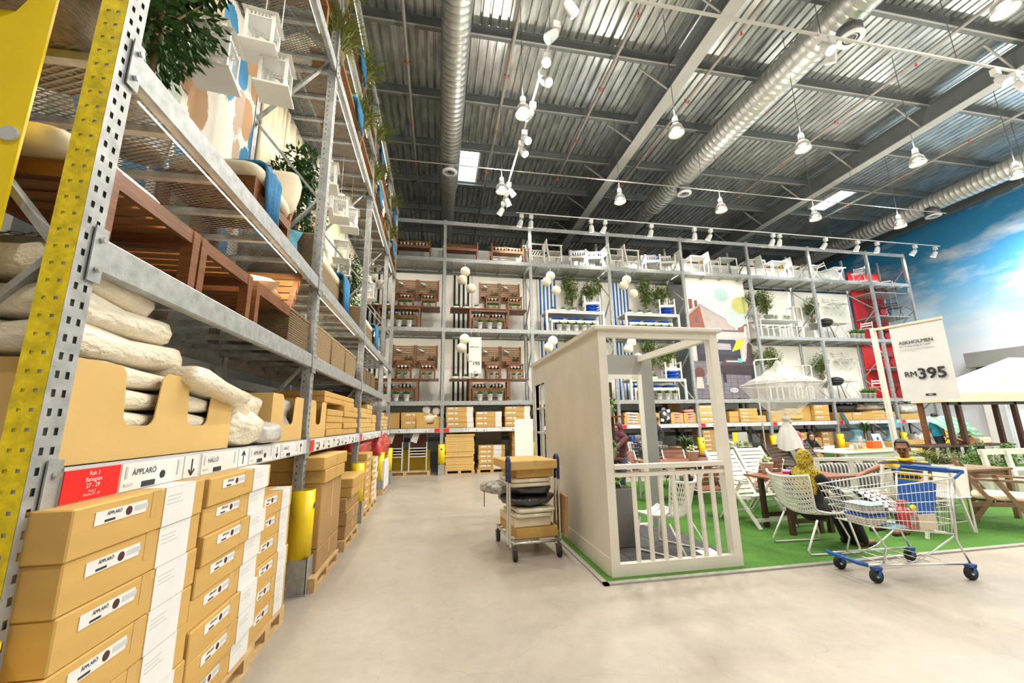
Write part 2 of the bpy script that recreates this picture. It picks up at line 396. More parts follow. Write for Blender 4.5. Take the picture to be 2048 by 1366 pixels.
# ---------------------------------------------------------------- people: every body one continuous remeshed surface
PEOPLE = {}
def limb(m, p, q, r0, r1, n=12):
    p, q = Vector(p), Vector(q); d = (q-p).normalized(); pts, rr = [], []
    for k in range(4): a = PI/2*k/4; pts.append(p-d*r0*math.cos(a)); rr.append(max(.001, r0*math.sin(a)))
    for k in range(5): f = k/4; pts.append(p.lerp(q, f)); rr.append(lerp(r0, r1, f))
    for k in range(1, 5): a = PI/2*k/4; pts.append(q+d*r1*math.sin(a)); rr.append(max(.001, r1*math.cos(a)))
    m.tube(pts, rr, n)
def blob(m, c, r, axis=(1,0,0), e=1.0):
    """ellipsoid whose first radius runs along the (horizontal) axis"""
    a = Vector(axis).normalized(); b_ = Vector((0,0,1)).cross(a).normalized(); up = a.cross(b_)
    m.sell(c, r, e, e, 18, 12, Matrix(((a.x,b_.x,up.x),(a.y,b_.y,up.y),(a.z,b_.z,up.z))))
def fuse(key, m, matn, voxel, smooth=4):
    me0 = m.mesh(key, None); ob = bpy.data.objects.new(key, me0); C.objects.link(ob)
    md = ob.modifiers.new('r', 'REMESH'); md.mode = 'VOXEL'; md.voxel_size = voxel; md.use_smooth_shade = True
    if smooth: s = ob.modifiers.new('s', 'SMOOTH'); s.iterations = smooth; s.factor = .5
    me = bpy.data.meshes.new_from_object(ob.evaluated_get(bpy.context.evaluated_depsgraph_get()))
    bpy.data.objects.remove(ob); bpy.data.meshes.remove(me0)
    me.name = key; me.materials.clear(); me.materials.append(MAT[matn]); PEOPLE[key] = me; return me
def head_parts(m, c, R3, s=1.0):
    """skull, jaw, nose, ears, brow; R3 columns: right, forward, up"""
    f = lambda x, y, z: Vector(c)+R3 @ Vector((x*s, y*s, z*s))
    def e(p, r): m.sell(f(*p), tuple(q*s for q in r), 1, 1, 16, 10, R3)
    e((0,-.012,.02),(.075,.092,.095)); e((0,.015,-.045),(.058,.070,.062)); e((0,.035,-.085),(.038,.042,.032)); e((0,.072,.032),(.055,.02,.014))
    e((0,.092,-.012),(.014,.018,.022)); limb(m, f(0,.078,.028), f(0,.098,-.012), .009*s, .013*s, 8)
    for sx in (-1,1): e((sx*.076,-.005,-.008),(.010,.020,.030)); e((sx*.036,.062,-.025),(.024,.02,.02))
    e((0,.078,-.052),(.026,.014,.012))
def hand(m, wrist, d, palm_n, s=1.0, curl=.5):
    """palm and five fingers; d pointing direction, palm_n normal of the palm"""
    d = Vector(d).normalized(); n = Vector(palm_n); n = (n-d*n.dot(d)).normalized(); a = d.cross(n).normalized()
    w0 = Vector(wrist)
    for k in range(4):
        o = (k-1.5)*.021*s; limb(m, w0+a*o*.5, w0+d*.085*s+a*o, .016*s, .013*s, 8)
        L_ = (.066,.078,.072,.056)[k]*s; p = w0+d*.088*s+a*o; c1 = (d+n*curl*.6).normalized(); c2 = (d+n*curl*1.8).normalized()
        q = p+c1*L_*.52; limb(m, p, q, .0098*s, .009*s, 8); limb(m, q, q+c2*L_*.5, .009*s, .0078*s, 8)
    t0 = w0+d*.025*s-a*.028*s; t1 = t0+(d*.7-a*.75+n*.3).normalized()*.045*s; t2 = t1+(d*.95-a*.1+n*.35).normalized()*.036*s
    limb(m, t0, t1, .014*s, .011*s, 8); limb(m, t1, t2, .011*s, .009*s, 8)
def rot3(fwd, tilt=0, up=(0,0,1)):
    f = Vector(fwd).normalized(); r = f.cross(Vector(up)).normalized(); u = r.cross(f)
    if tilt: f2 = f*math.cos(tilt)-u*math.sin(tilt); u2 = u*math.cos(tilt)+f*math.sin(tilt); f, u = f2, u2
    return Matrix(((r.x,f.x,u.x),(r.y,f.y,u.y),(r.z,f.z,u.z)))
def person_meshes(key, J, skin, voxel, cvox, s=1.0, shirt=None, legs=None, shoes=None, skirt=False, sleeve=1.0, hands=True):
    """J: pelvis chest neck head(center) fwd headfwd tilt sh/el/wr/hip/kn/an pairs (index 0 = own left), hand dirs"""
    F = Vector(J['fwd']).normalized(); right = F.cross(Vector((0,0,1))).normalized()
    pel, che, neck, hd = (Vector(J[k]) for k in ('pelvis','chest','neck','head'))
    b_ = MB(); blob(b_, pel, (.16*s,.12*s,.12*s), right); blob(b_, pel.lerp(che,.5), (.135*s,.105*s,.17*s), right); blob(b_, che, (.165*s,.115*s,.16*s), right)
    limb(b_, che+Vector((0,0,.08*s)), neck, .075*s, .055*s); limb(b_, neck, hd-Vector((0,0,.03*s)), .054*s, .055*s)
    R3 = rot3(J['headfwd'], J.get('tilt', 0)); head_parts(b_, hd, R3, s)
    for i in (0, 1):
        sh, el, wr = (Vector(J[k][i]) for k in ('sh','el','wr')); hp, kn, an = (Vector(J[k][i]) for k in ('hip','kn','an'))
        limb(b_, che+Vector((0,0,.085*s)), sh-Vector((0,0,.02*s)), .064*s, .052*s); limb(b_, sh-Vector((0,0,.015*s)), el, .050*s, .040*s); limb(b_, el, wr, .040*s, .027*s)
        limb(b_, hp, kn, .080*s, .056*s); limb(b_, kn, an, .056*s, .036*s)
        limb(b_, an+Vector((0,0,-.03*s)), an+Vector(J['toe'][i])*s*.16+Vector((0,0,-.035*s)), .036*s, .028*s)
        if hands: hand(b_, wr, J['hd'][i], J['hn'][i], s, J.get('curl', .5))
    fuse(key+'_body', b_, skin, voxel, 3)
    if shirt:
        c = MB(); blob(c, pel+Vector((0,0,.03)), (.175*s,.140*s,.13*s), right); blob(c, pel.lerp(che,.5), (.158*s,.130*s,.19*s), right); blob(c, che, (.182*s,.135*s,.175*s), right); limb(c, che+Vector((0,0,.10*s)), neck-Vector((0,0,.025)), .085*s, .068*s)
        for i in (0, 1):
            sh, el, wr = (Vector(J[k][i]) for k in ('sh','el','wr')); limb(c, che+Vector((0,0,.085*s)), sh-Vector((0,0,.02*s)), .074*s, .062*s); limb(c, sh-Vector((0,0,.015*s)), sh.lerp(el, min(1, sleeve)), .064*s, .056*s)
            if sleeve > 1: limb(c, el, el.lerp(wr, .92), .054*s, .040*s)
        fuse(key+'_shirt', c, shirt, cvox, 4)
    if legs:
        c = MB(); blob(c, pel-Vector((0,0,.02)), (.172*s,.138*s,.12*s), right)
        for i in (0, 1):
            hp, kn, an = (Vector(J[k][i]) for k in ('hip','kn','an')); limb(c, hp, kn, .098*s, .078*s); limb(c, kn, an+Vector((0,0,.0)), .078*s, .066*s)
        if skirt:
            k0, k1, a0, a1 = (Vector(J[k][i]) for k, i in (('kn',0),('kn',1),('an',0),('an',1)))
            for f in (.25,.5,.75): limb(c, pel, k0.lerp(k1,f), .12*s, .10*s); limb(c, k0.lerp(k1,f), a0.lerp(a1,f)+Vector((0,0,.01)), .10*s, .09*s)
        fuse(key+'_legs', c, legs, cvox, 4)
    if shoes:
        for i in (0, 1):
            c = MB(); an = Vector(J['an'][i]); toe = Vector(J['toe'][i]); limb(c, an-toe*.05+Vector((0,0,-.045*s)), an+toe*s*.18+Vector((0,0,-.05*s)), .038*s, .034*s); fuse(f'{key}_shoe{i}', c, shoes, .010, 2)
    return R3
def scarf(key, J, matn, cvox, s=1.0, drape=.30, R3=None, back=.0):
    """headscarf: a hood that leaves the face free, drawn under the chin and draped over the shoulders"""
    F = Vector(J['fwd']).normalized(); right = F.cross(Vector((0,0,1))).normalized(); hd, neck, che = (Vector(J[k]) for k in ('head','neck','chest'))
    c = MB(); f = lambda x, y, z: hd+R3 @ Vector((x*s, y*s, z*s))
    c.sell(f(0,-.028,.025), (.092*s,.100*s,.112*s), 1, 1, 18, 12, R3); c.sell(f(0,-.05,-.05), (.085*s,.085*s,.10*s), 1, 1, 18, 12, R3)
    for sx in (-1,1): limb(c, f(sx*.07,.012,.03), f(sx*.045,.045,-.12), .026*s, .03*s)
    limb(c, f(0,-.02,-.10), neck+F*.02*s, .09*s, .11*s); limb(c, f(0,.06,-.13), che+F*.10*s+Vector((0,0,.06*s)), .05*s, .09*s)
    for sx in (-1,1): limb(c, neck, Vector(J['sh'][0 if sx < 0 else 1])*.75+neck*.25+Vector((0,0,.0)), .10*s, .075*s)
    blob(c, che-F*.03*s+Vector((0,0,.02)), (.175*s,.125*s,drape*.62*s), right)
    fuse(key+'_scarf', c, matn, cvox, 4)
def seated(pel, fwd, lean=.05, s=1.0, knee=.44, foot=.12, spread=.10, hands_at=None, headfwd=None, tilt=.2, seat=.0, hdir=None):
    F = Vector(fwd).normalized(); Rr = F.cross(Vector((0,0,1))).normalized(); P_ = Vector(pel); Z = Vector((0,0,1)); g = P_.z
    che = P_+Z*.31*s+F*lean; neck = che+Z*.20*s+F*lean*.7; hd = neck+Z*.135*s+F*(.02+lean*.5)
    J = dict(pelvis=P_, chest=che, neck=neck, head=hd, fwd=F, headfwd=headfwd or F, tilt=tilt)
    J['sh'] = [che+Z*.13*s-Rr*.185*s, che+Z*.13*s+Rr*.185*s]; J['hip'] = [P_-Rr*.085*s-Z*.02, P_+Rr*.085*s-Z*.02]
    J['kn'] = [P_+F*knee*s-Rr*spread+Z*.02, P_+F*knee*s+Rr*spread+Z*.02]; J['an'] = [Vector((0,0,.085))+Vector(((P_+F*(knee+foot)*s-Rr*spread)[0], (P_+F*(knee+foot)*s-Rr*spread)[1], 0)), Vector((0,0,.085))+Vector(((P_+F*(knee+foot)*s+Rr*spread)[0], (P_+F*(knee+foot)*s+Rr*spread)[1], 0))]
    J['toe'] = [F, F]
    hw = hands_at or [P_+F*.30*s-Rr*.10+Z*.13, P_+F*.30*s+Rr*.10+Z*.13]
    J['wr'] = [Vector(h) for h in hw]; J['el'] = []
    for i in (0, 1):
        sh, wr = J['sh'][i], J['wr'][i]; mid = sh.lerp(wr, .5); l = (wr-sh).length/2; up = .265*s
        off = math.sqrt(max(0, up*up-l*l)); side = (-Rr if i == 0 else Rr)*.5-Z*.8-F*.2; ax = (wr-sh).normalized(); side = (side-ax*side.dot(ax)).normalized(); J['el'].append(mid+side*off)
    J['hd'] = hdir or [(J['wr'][i]-J['el'][i]).normalized()+F*.5 for i in (0, 1)]; J['hn'] = [Vector((0,0,-1))]*2
    return J
def standing(base, fwd, s=1.0, hands_at=None, headfwd=None, tilt=.1, stride=.12, lean=.0):
    F = Vector(fwd).normalized(); Rr = F.cross(Vector((0,0,1))).normalized(); B = Vector(base); Z = Vector((0,0,1)); pel = B+Z*.90*s
    J = seated(pel, fwd, lean, s, hands_at=hands_at or [pel-Rr*.24*s-Z*.05*s+F*.05, pel+Rr*.24*s-Z*.05*s+F*.05], headfwd=headfwd, tilt=tilt)
    J['kn'] = [B+Z*.48*s-Rr*.09*s+F*(stride*.5+.03), B+Z*.48*s+Rr*.09*s-F*(stride*.3-.03)]; J['an'] = [B+Z*.085-Rr*.09*s+F*stride, B+Z*.085+Rr*.09*s-F*stride]
    return J
JY = seated((4.53,4.47,.45), (1,.05,0), .0, .92, knee=.47, foot=.16, headfwd=(1,.25,0), tilt=.15, hands_at=[(4.93,4.60,.57),(4.93,4.36,.57)])
R3Y = person_meshes('yellow', JY, 'skin', .0075, .012, .92, 'cloth_black', 'cloth_black', 'ink_brown', True, 1.5); scarf('yellow', JY, 'scarf_yellow', .011, .92, .34, R3Y)
JM = seated((6.74,4.92,.41), (-1,-.16,0), .02, 1.06, knee=.44, foot=.16, spread=.13, headfwd=(-.86,-.5,0), tilt=.30, hands_at=[(6.30,4.62,.62),(6.08,5.04,.755)], hdir=[(-.6,.7,-.1),(-1,-.1,-.12)])
R3M = person_meshes('man', JM, 'skin', .0075, .012, 1.06, 'stripe_shirt', 'cloth_beige', 'ink_brown', False, .72)
JP = seated((8.70,8.75,.50), (1,-.1,0), .03, .95, headfwd=(1,-.25,0), tilt=.15); R3P = person_meshes('pink', JP, 'skin_pale', .012, .016, .95, 'cloth_black', 'cloth_black', None, True, 1.5, False); scarf('pink', JP, 'cloth_pink', .014, .95, .34, R3P)
JB = seated((9.62,9.35,.46), (-.35,-1,0), .12, .95, headfwd=(-.55,-.85,0), tilt=.25, hands_at=[(9.62,8.92,.78),(9.42,8.95,.78)]); R3B = person_meshes('dark', JB, 'skin_pale', .012, .016, .95, 'cloth_black', 'cloth_black', None, True, 1.5); scarf('dark', JB, 'cloth_black', .014, .95, .34, R3B)
JU = standing((3.74,8.05,0), (-.9,-.5,0), .905, headfwd=(-.95,-.35,0), tilt=.25, hands_at=[(3.42,7.72,.92),(3.30,7.95,.95)]); R3U = person_meshes('purple', JU, 'skin_pale', .011, .016, .905, 'cloth_maroon', 'cloth_denim', 'black', False, 1.5); scarf('purple', JU, 'cloth_maroon', .014, .905, .42, R3U)
JS = standing((6.86,11.95,0), (-1,.25,0), .995, headfwd=(-1,.3,0), tilt=.1, hands_at=[(6.40,11.75,1.02),(6.42,12.2,1.02)]); R3S = person_meshes('stander', JS, 'skin', .012, .016, .995, 'cloth_navy', 'cloth_khaki', 'black', False, 1.5)
JC = standing((16.4,10.9,0), (.9,-.4,0), .98, headfwd=(.95,-.3,0), tilt=.05); R3C = person_meshes('capman', JC, 'skin', .014, .018, .98, 'cloth_cyan', 'cloth_navy', 'black', False, .8, False)
# ---------------------------------------------------------------- the hall
CZ = 11.0                                     # underside of the purlins
WX, WY = 22.7, 24.0
struct(MB().box(-9, -9, -.2, WX+.3, WY+.3, 0).build('floor', 'concrete'))
struct(MB().box(-9, WY, 0, WX+.3, WY+.3, CZ+.6).build('wall_back', 'white_matte'))
struct(MB().box(WX, -9, 0, WX+.3, WY, CZ+.6).build('wall_right', 'sky_mural'))
struct(MB().box(-9.3, -9, 0, -9, WY+.3, CZ+.6).build('wall_left', 'white_matte'))
struct(MB().box(-9, -9.3, 0, WX+.3, -9, CZ+.6).build('wall_front', 'white_matte'))
ceil = MB().box(-9, -9, CZ+.52, WX+.3, WY+.3, CZ+.6).build('ceiling', 'beam_paint'); struct(ceil)
PUR = [8.245+2.153*k for k in range(-6, 8)]
def deck_sheet(y0, y1):
    m = MB(); x = -9.0; prof = []
    while x < WX:
        prof += [(x, 0), (x+.155, 0), (x+.17, .06), (x+.21, .06)]; x += .225
    vs = [(px, y0, CZ+.27+pz) for px, pz in prof] + [(px, y1, CZ+.27+pz) for px, pz in prof]; n = len(prof)
    return m.add(vs, [(i, i+n, i+1+n, i+1) for i in range(n-1)])
ys = [-9]+PUR+[WY]
for a, b_ in zip(ys, ys[1:]):
    if b_-a > .1: deck_sheet(a, b_).build('deck_sheet', 'deck_metal', ceil)
pm = MB(); pm.box(-9, -.07, .0, WX, .07, .02); pm.box(-9, -.015, .02, WX, .015, .25); pm.box(-9, -.07, .25, WX, .0, .27)
pme = pm.mesh('purlin', 'beam_paint'); pfl = MB().box(-9, -.072, -.012, WX, -.03, .0).mesh('purlin_lip', 'flange_paint')
for y in PUR:
    o = place('purlin', pme, ceil, (0, y, CZ)); place('flange_lip', pfl, o)
bm = MB(); bm.box(-.02, -9, -.60, .02, WY, -.02); bm.box(-.17, -9, -.02, .17, WY, 0)
bme = bm.mesh('main_beam', 'beam_paint'); bfl = MB().box(-.17, -9, -.63, .17, WY, -.60).mesh('bottom_flange', 'flange_paint')
fb = MB().bar((-.9, 0, .1), (-.02, 0, -.5), .04, .04).bar((.9, 0, .1), (.02, 0, -.5), .04, .04)
fly = MB().bar((-.9, 0, .1), (-.02, 0, -.5), .04, .04).mesh('fly_brace', 'flange_paint')
for x in (-2.5, 6.2, 14.9):
    o = place('main_beam', bme, ceil, (x, 0, CZ+.02)); place('bottom_flange', bfl, o)
    for y in PUR[4:]: place('fly_brace', fly, o, (0, y+.3, 0))
MB().box(WX-.35, -9, CZ-.55, WX-.02, WY, CZ+.1).build('wall_beam', 'beam_paint', ceil)
# skylights
for i, (x0, x1, y0, y1) in enumerate(((.62,1.31,12.65,14.6), (16.95,17.7,12.8,14.3))):
    f = MB().box(x0-.06,y0-.06,CZ+.12,x1+.06,y0,CZ+.27).box(x0-.06,y1,CZ+.12,x1+.06,y1+.06,CZ+.27).box(x0-.06,y0,CZ+.12,x0,y1,CZ+.27).box(x1,y0,CZ+.12,x1+.06,y1,CZ+.27)
    o = struct(f.build('window_%d' % (i+1), 'white_plastic')); MB().box(x0, y0, CZ+.2, x1, y1, CZ+.22).build('pane', 'pane_light', o)
    MB().bar((x0, y0+.55, CZ+.17), (x1, y0+.55, CZ+.17), .04).build('glazing_bar', 'white_plastic', o)
# ventilation ducts
def duct(x, z, r, y1, outs, label, neck=None):
    t = thing('air_duct', label, 'air duct', (x, 0, z))
    pts, rr, y, k = [], [], -9.0, 0
    while y < y1:
        q = r*.8 if neck and y > neck else r
        pts.append((0, y, 0)); rr.append(q); pts.append((0, y+.13, 0)); rr.append(q); pts.append((0, y+.145, 0)); rr.append(q+.014); pts.append((0, y+.16, 0)); rr.append(q); y += .175
    MB().tube(pts, rr, 22).build('pipe', 'duct_metal', t, True)
    for (y, dx) in outs:
        c = MB(); c.lathe([(.24,-r-.22),(.24,-r+.12)], 20, (dx, y, 0)); o = c.build('air_outlet', 'steel_dark', t, True)
        g = MB()
        g.lathe([(.16,-r-.25),(.26,-r-.25),(.26,-r-.21),(.16,-r-.21),(.16,-r-.25)], 24, (dx, y, 0), False); g.build('ring', 'white_plastic', o, True)
        g = MB(); g.lathe([(.10,-r-.235),(.125,-r-.235),(.125,-r-.215),(.10,-r-.215),(.10,-r-.235)], 20, (dx, y, 0), False); g.build('nozzle_ring', 'paper_grey', o, True)
    return t
duct(.25, 10.45, .33, 22.0, [(12.3, 0)], 'galvanised spiral duct running above the aisle beside the left rack', 13.9)
duct(8.8, 10.45, .40, 22.0, [(5.9, .1), (12.15, .1)], 'thick galvanised spiral duct crossing the middle of the ceiling', 14.0)
duct(20.3, 10.3, .36, 22.0, [(11.9, -.1)], 'galvanised spiral duct along the top of the sky mural wall')
# sprinkler pipes
spm = MB().tube([(0,-9,0),(0,23.5,0)], .045, 8).mesh('pipe', 'pipe_paint', True)
clm = MB().tube([(-.06,0,.05),(-.06,0,-.04),(0,0,-.075),(.06,0,-.04),(.06,0,.05)], .014, 6).mesh('clamp', 'red_plastic')
noz = MB().lathe([(.02,-.12),(.035,-.1),(.012,-.06),(.02,-.03)], 8).mesh('sprinkler_head', 'red_plastic')
PIPES = ['beside the duct over the aisle', 'next to the skylight over the aisle', 'left of the first main roof beam', 'right of the first main roof beam', 'right beside the thick middle duct', 'midway between middle duct and second roof beam', 'right of the second main roof beam', 'next to the duct on the mural side']
for x, wh in zip((-.95, 1.68, 4.4, 7.1, 9.75, 12.4, 15.35, 17.9), PIPES):
    t = thing('sprinkler_pipe', 'thin painted sprinkler pipe under the roof, ' + wh, 'pipe', (x, 0, CZ-.16), 0, 'sprinkler pipes')
    place('pipe', spm, t)
    for k, y in enumerate((6.9, 9.1, 11.2, 13.4)):
        place('clamp' if k % 2 else 'sprinkler_head', clm if k % 2 else noz, t, (0, y, -.02))
# ---------------------------------------------------------------- lamps
def spot(parent, loc, aim, power, size=75, blend=.8, col=(1,.945,.85), rad=.08):
    d = bpy.data.lights.new('lamp_light', 'SPOT'); d.energy = power; d.spot_size = math.radians(size); d.spot_blend = blend; d.color = col; d.shadow_soft_size = rad
    o = bpy.data.objects.new('lamp_light', d); C.objects.link(o); o.location = loc; o.parent = parent
    v = Vector(aim); o.rotation_euler = v.to_track_quat('-Z', 'Y').to_euler(); return o
pend = dict(cord=MB().tube([(0,0,.42),(0,0,3.33)], .008, 5).mesh('cord', 'steel_dark'),
    housing=MB().lathe([(.03,.46),(.06,.43),(.07,.30),(.09,.24)], 14).mesh('housing', 'paper_grey', True),
    shade=MB().lathe([(.09,.25),(.135,.19),(.165,.09),(.175,0),(.168,0),(.158,.09),(.128,.18),(.082,.24)], 18).mesh('glass_shade', 'lamp_glass', True),
    bulb=MB().sell((0,0,.10), (.08,.08,.075), 1, 1, 14, 8).mesh('bulb', 'bulb', True))
def pendant(x, y, z, label, seen=True):
    t = thing('pendant_lamp', label, 'lamp', (x, y, z), 0, 'pendant lamps under the roof')
    for n, k in (('cord','cord'), ('housing','housing'), ('glass_shade','shade'), ('bulb','bulb')): place(n, pend[k], t)
    spot(t, (0,0,-.03), (0,0,-1), LAMP_W, 155, .6, rad=.2)
    d = bpy.data.lights.new('added_uplight', 'POINT'); d.energy = LAMP_W*.16; d.color = (1,.945,.85); d.shadow_soft_size = .06  # added point light above the housing, brightens the roof past the opaque shade
    u = bpy.data.objects.new('added_uplight', d); C.objects.link(u); u.location = (0,0,.55); u.parent = t
ROWN = {7.2: 'middle row', 10.12: 'far row'}
XN = ['over the aisle by the skylight', 'right of the first roof beam', 'by the thick duct', 'left of the second roof beam', 'nearest the sky mural']
for y in (7.2, 10.12):
    for x, n in zip((1.67, 5.25, 8.65, 12.14, 15.6), XN):
        pendant(x, y, 7.95, f'glass pendant lamp of the {ROWN[y]}, {n}')
pendant(8.93, 3.75, 7.95, 'glass pendant lamp cut off by the upper right corner')
pendant(19.0, 8.6, 8.2, 'glass pendant lamp hanging right against the sky mural')
for y, rn in ((4.25,'first row behind the frame edge'),(1.3,'row above the photographer'),(-1.6,'row behind the photographer')):
    for x, n in ((5.25,'near the aisle'),(12.14,'in the middle'),(15.6,'towards the mural')):
        if y > 4 and x < 6: continue
        pendant(x, y, 7.95, f'added glass pendant lamp out of view, {rn}, {n}')  # unseen pendants added so more light comes from overhead and the right
pendant(19.2, 5.3, 8.2, 'added glass pendant lamp out of view, nearer along the sky mural'); pendant(19.2, 2.2, 8.2, 'added glass pendant lamp out of view, far back along the sky mural')  # unseen pair added to brighten the mural wall
for x, y, n in ((1.67,4.25,'just above the frame over the aisle'),(-1.9,1.3,'left of the photographer'),(-1.9,-1.6,'left behind the photographer')): pendant(x, y, 7.95, f'added glass pendant lamp out of view, {n}')  # unseen, added to light the pavilion side wall and faces turned to the camera
# track rails with spotlights
def track(a, b_, label, rods, th=.04, rm='white_plastic'):
    t = thing('lighting_track', label, 'lighting track', a)
    d = Vector(b_)-Vector(a); MB().bar((0,0,0), d, th, th).build('rail', rm, t)
    for f in rods:
        p = d*f; MB().tube([p, (p.x, p.y, CZ+.2-a[2])], .007, 5).build('hanger', 'steel_dark', t)
    return t
hb = MB().box(-.07,-.05,-.17,.07,.05,-.03).lathe([(.015,-.05),(.015,.0)], 8).mesh('gear_box', 'white_plastic')
hh = MB(); hh.tube([(0,0,0),(0,.06,0),(0,.22,0),(0,.24,0)], [.06,.085,.10,.10], 14)
hm = hh.mesh('lamp_head', 'white_plastic', True); hl = MB().tube([(0,.235,0),(0,.25,0)], .085, 14).mesh('lens', 'bulb')
lens_off = MB().tube([(0,.235,0),(0,.25,0)], .085, 14).mesh('lens', 'lamp_glass')
def track_spot(x, y, z, aim, label, on=True, power=None, group='track spotlights', col=(1,.945,.85), size=70):
    t = thing('track_spotlight', label, 'spotlight', (x, y, z), 0, group)
    place('gear_box', hb, t)
    v = Vector(aim).normalized(); q = v.to_track_quat('Y', 'Z').to_euler()
    h = place('lamp_head', hm, t, (0,0,-.24), q); place('lens', hl if on else lens_off, h)
    MB().tube([(0,0,-.15),(0,0,-.24)], .012, 6).build('bracket', 'white_plastic', t)
    if on: spot(t, Vector((0,0,-.24))+v*.30, v, power or SPOT_W, size, .9, col)
track((2.0, 4.6, 8.75), (2.0, 12.3, 8.75), 'white lighting track running along the aisle', (.2,.55,.9))
for k, (y, aim, wh) in enumerate([(5.2,(.9,.3,-1),'at the upper edge of the photo'),(5.75,(-.9,.1,-.8),'second along the aisle track'),(6.4,(-.4,-.9,-.9),'third along the aisle track'),(6.8,(.5,-.7,-.9),'fourth along the aisle track'),
        (7.65,(-.9,.3,-.9),'just beyond the aisle pendant'),(8.55,(.3,-.8,-1),'midway along the aisle track'),(8.95,(.4,-.4,-1),'just past the middle of the aisle track'),(10.8,(.8,.2,-.9),'near the far end of the aisle track'),(11.3,(.5,.5,-.9),'second to last of the aisle track'),(11.9,(-.6,.7,-.9),'last at the far end of the aisle track')]):
    track_spot(2.0, y, 8.73, aim, 'white track spotlight ' + wh, True, SPOT_W*(.35 if aim[0] < -.3 else 1))
track((2.6, 5.07, 8.6), (13.5, 5.07, 8.6), 'white lighting track slanting across the upper right of the photo', (.02,.4,.7))
for x, aim, wh in [(6.95,(.0,-.5,-.9),'blazing on the upper right track by the duct'),(7.15,(.3,.6,-1),'doubled up beside the blazing one by the duct'),(11.2,(.0,-.5,-.9),'blazing at the far right of the upper track'),(11.75,(.0,-.4,-1),'glaring last on the upper right track')]:
    track_spot(x, 5.07, 8.58, aim, 'white track spotlight ' + wh)
track((-1.7, 10.4, 8.85), (18.3, 10.4, 8.85), 'thin grey rail carrying the far row of pendants', (.2,.5,.8), .022, 'flange_paint')
track((2.6, 12.75, 8.85), (21.6, 12.75, 8.85), 'white lighting track in front of the far rack top', (.05,.35,.7,.97), .03)
track((19.7, 2.0, 9.3), (19.7, 9.3, 9.3), 'dark rail of wall-washing spotlights beside the sky mural', (.1,.5,.97), .03, 'steel_dark')
for k, y in enumerate((2.6, 4.8, 6.8, 8.8)): track_spot(19.7, y, 9.28, (1,.55,-1.15), f'wall-washing spotlight facing the sky mural, {ORD[k]} from the near end', True, 850, 'wall-washing spotlights', (.86,.94,1), 120)
xs3 = [2.8,3.15,5.4,5.95,7.8,9.6,10.3,13.1,13.4,15.6,17.2,18.2,20.2,21.3]
for k, x in enumerate(xs3):
    track_spot(x, 12.75, 8.83, ((k % 3-1)*.35, .75, -1), f'white spotlight over the far rack, {ORD[k]} from the left end of its track', True, 480, 'spotlights over the far rack')
# ---------------------------------------------------------------- pallet racks (local x along the rack, local y into it)
def holed_face(m, o, ux, uz, w, h, cols, cw, pitch, ch):
    """sheet of width w, height h with rows of rectangular holes; o origin, ux/uz unit vectors"""
    o, ux, uz = Vector(o), Vector(ux), Vector(uz)
    xs = [0]
    for c in cols: xs += [c-cw/2, c+cw/2]
    xs.append(w); rows = int(h/pitch)
    for r in range(rows):
        z0, z1, z2 = r*pitch, r*pitch+pitch-ch, (r+1)*pitch
        m.quad(o+uz*z0, o+ux*w+uz*z0, o+ux*w+uz*z1, o+uz*z1)
        for i in range(0, len(xs), 2):
            a, b_ = xs[i], xs[i+1]
            m.quad(o+ux*a+uz*z1, o+ux*b_+uz*z1, o+ux*b_+uz*z2, o+ux*a+uz*z2)
    return m
def upright_mesh(h):
    m = MB()
    holed_face(m, (-.05,0,0), (1,0,0), (0,0,1), .1, h, (.03,.07), .016, .065, .026)
    holed_face(m, (-.05,.09,0), (0,-1,0), (0,0,1), .09, h, (.03,), .014, .065, .02)
    holed_face(m, (.05,0,0), (0,1,0), (0,0,1), .09, h, (.06,), .014, .065, .02)
    m.box(-.042,.012,0,.042,.016,h)
    return m.mesh('upright', 'steel')
UPM = {8.0: upright_mesh(8.0), 8.6: upright_mesh(8.6)}
REARM = {h: MB().box(-.045,0,0,.045,.07,h).mesh('rear_upright', 'steel') for h in (8.0, 8.6)}
def mesh_deck(L, D):
    m = MB(); sp, wd = .030, .0105
    for sgn, z in ((1, 0), (-1, .004)):
        k = -D*.42
        while k < L+D*.42:
            # flat strip running diagonally front to back, clipped to the deck
            x0, x1 = (k, k+D*.42*sgn); y0, y1 = 0, D
            t0, t1 = 0.0, 1.0
            for lim, s_ in ((0, 1), (L, -1)):
                a, b_ = (x0-lim)*s_, (x1-lim)*s_
                if a < 0 and b_ < 0: t0 = 2; break
                if a < 0: t0 = max(t0, -a/(b_-a))
                elif b_ < 0: t1 = min(t1, a/(a-b_))
            if t0 < t1:
                p = (lerp(x0,x1,t0), lerp(y0,y1,t0)); q = (lerp(x0,x1,t1), lerp(y0,y1,t1))
                m.add([(p[0]-wd/2,p[1],z),(p[0]+wd/2,p[1],z),(q[0]+wd/2,q[1],z),(q[0]-wd/2,q[1],z)], [(0,1,2,3)])
            k += sp
    return m
CAD = {}
def cached(key, fn):
    if key not in CAD: CAD[key] = fn()
    return CAD[key]
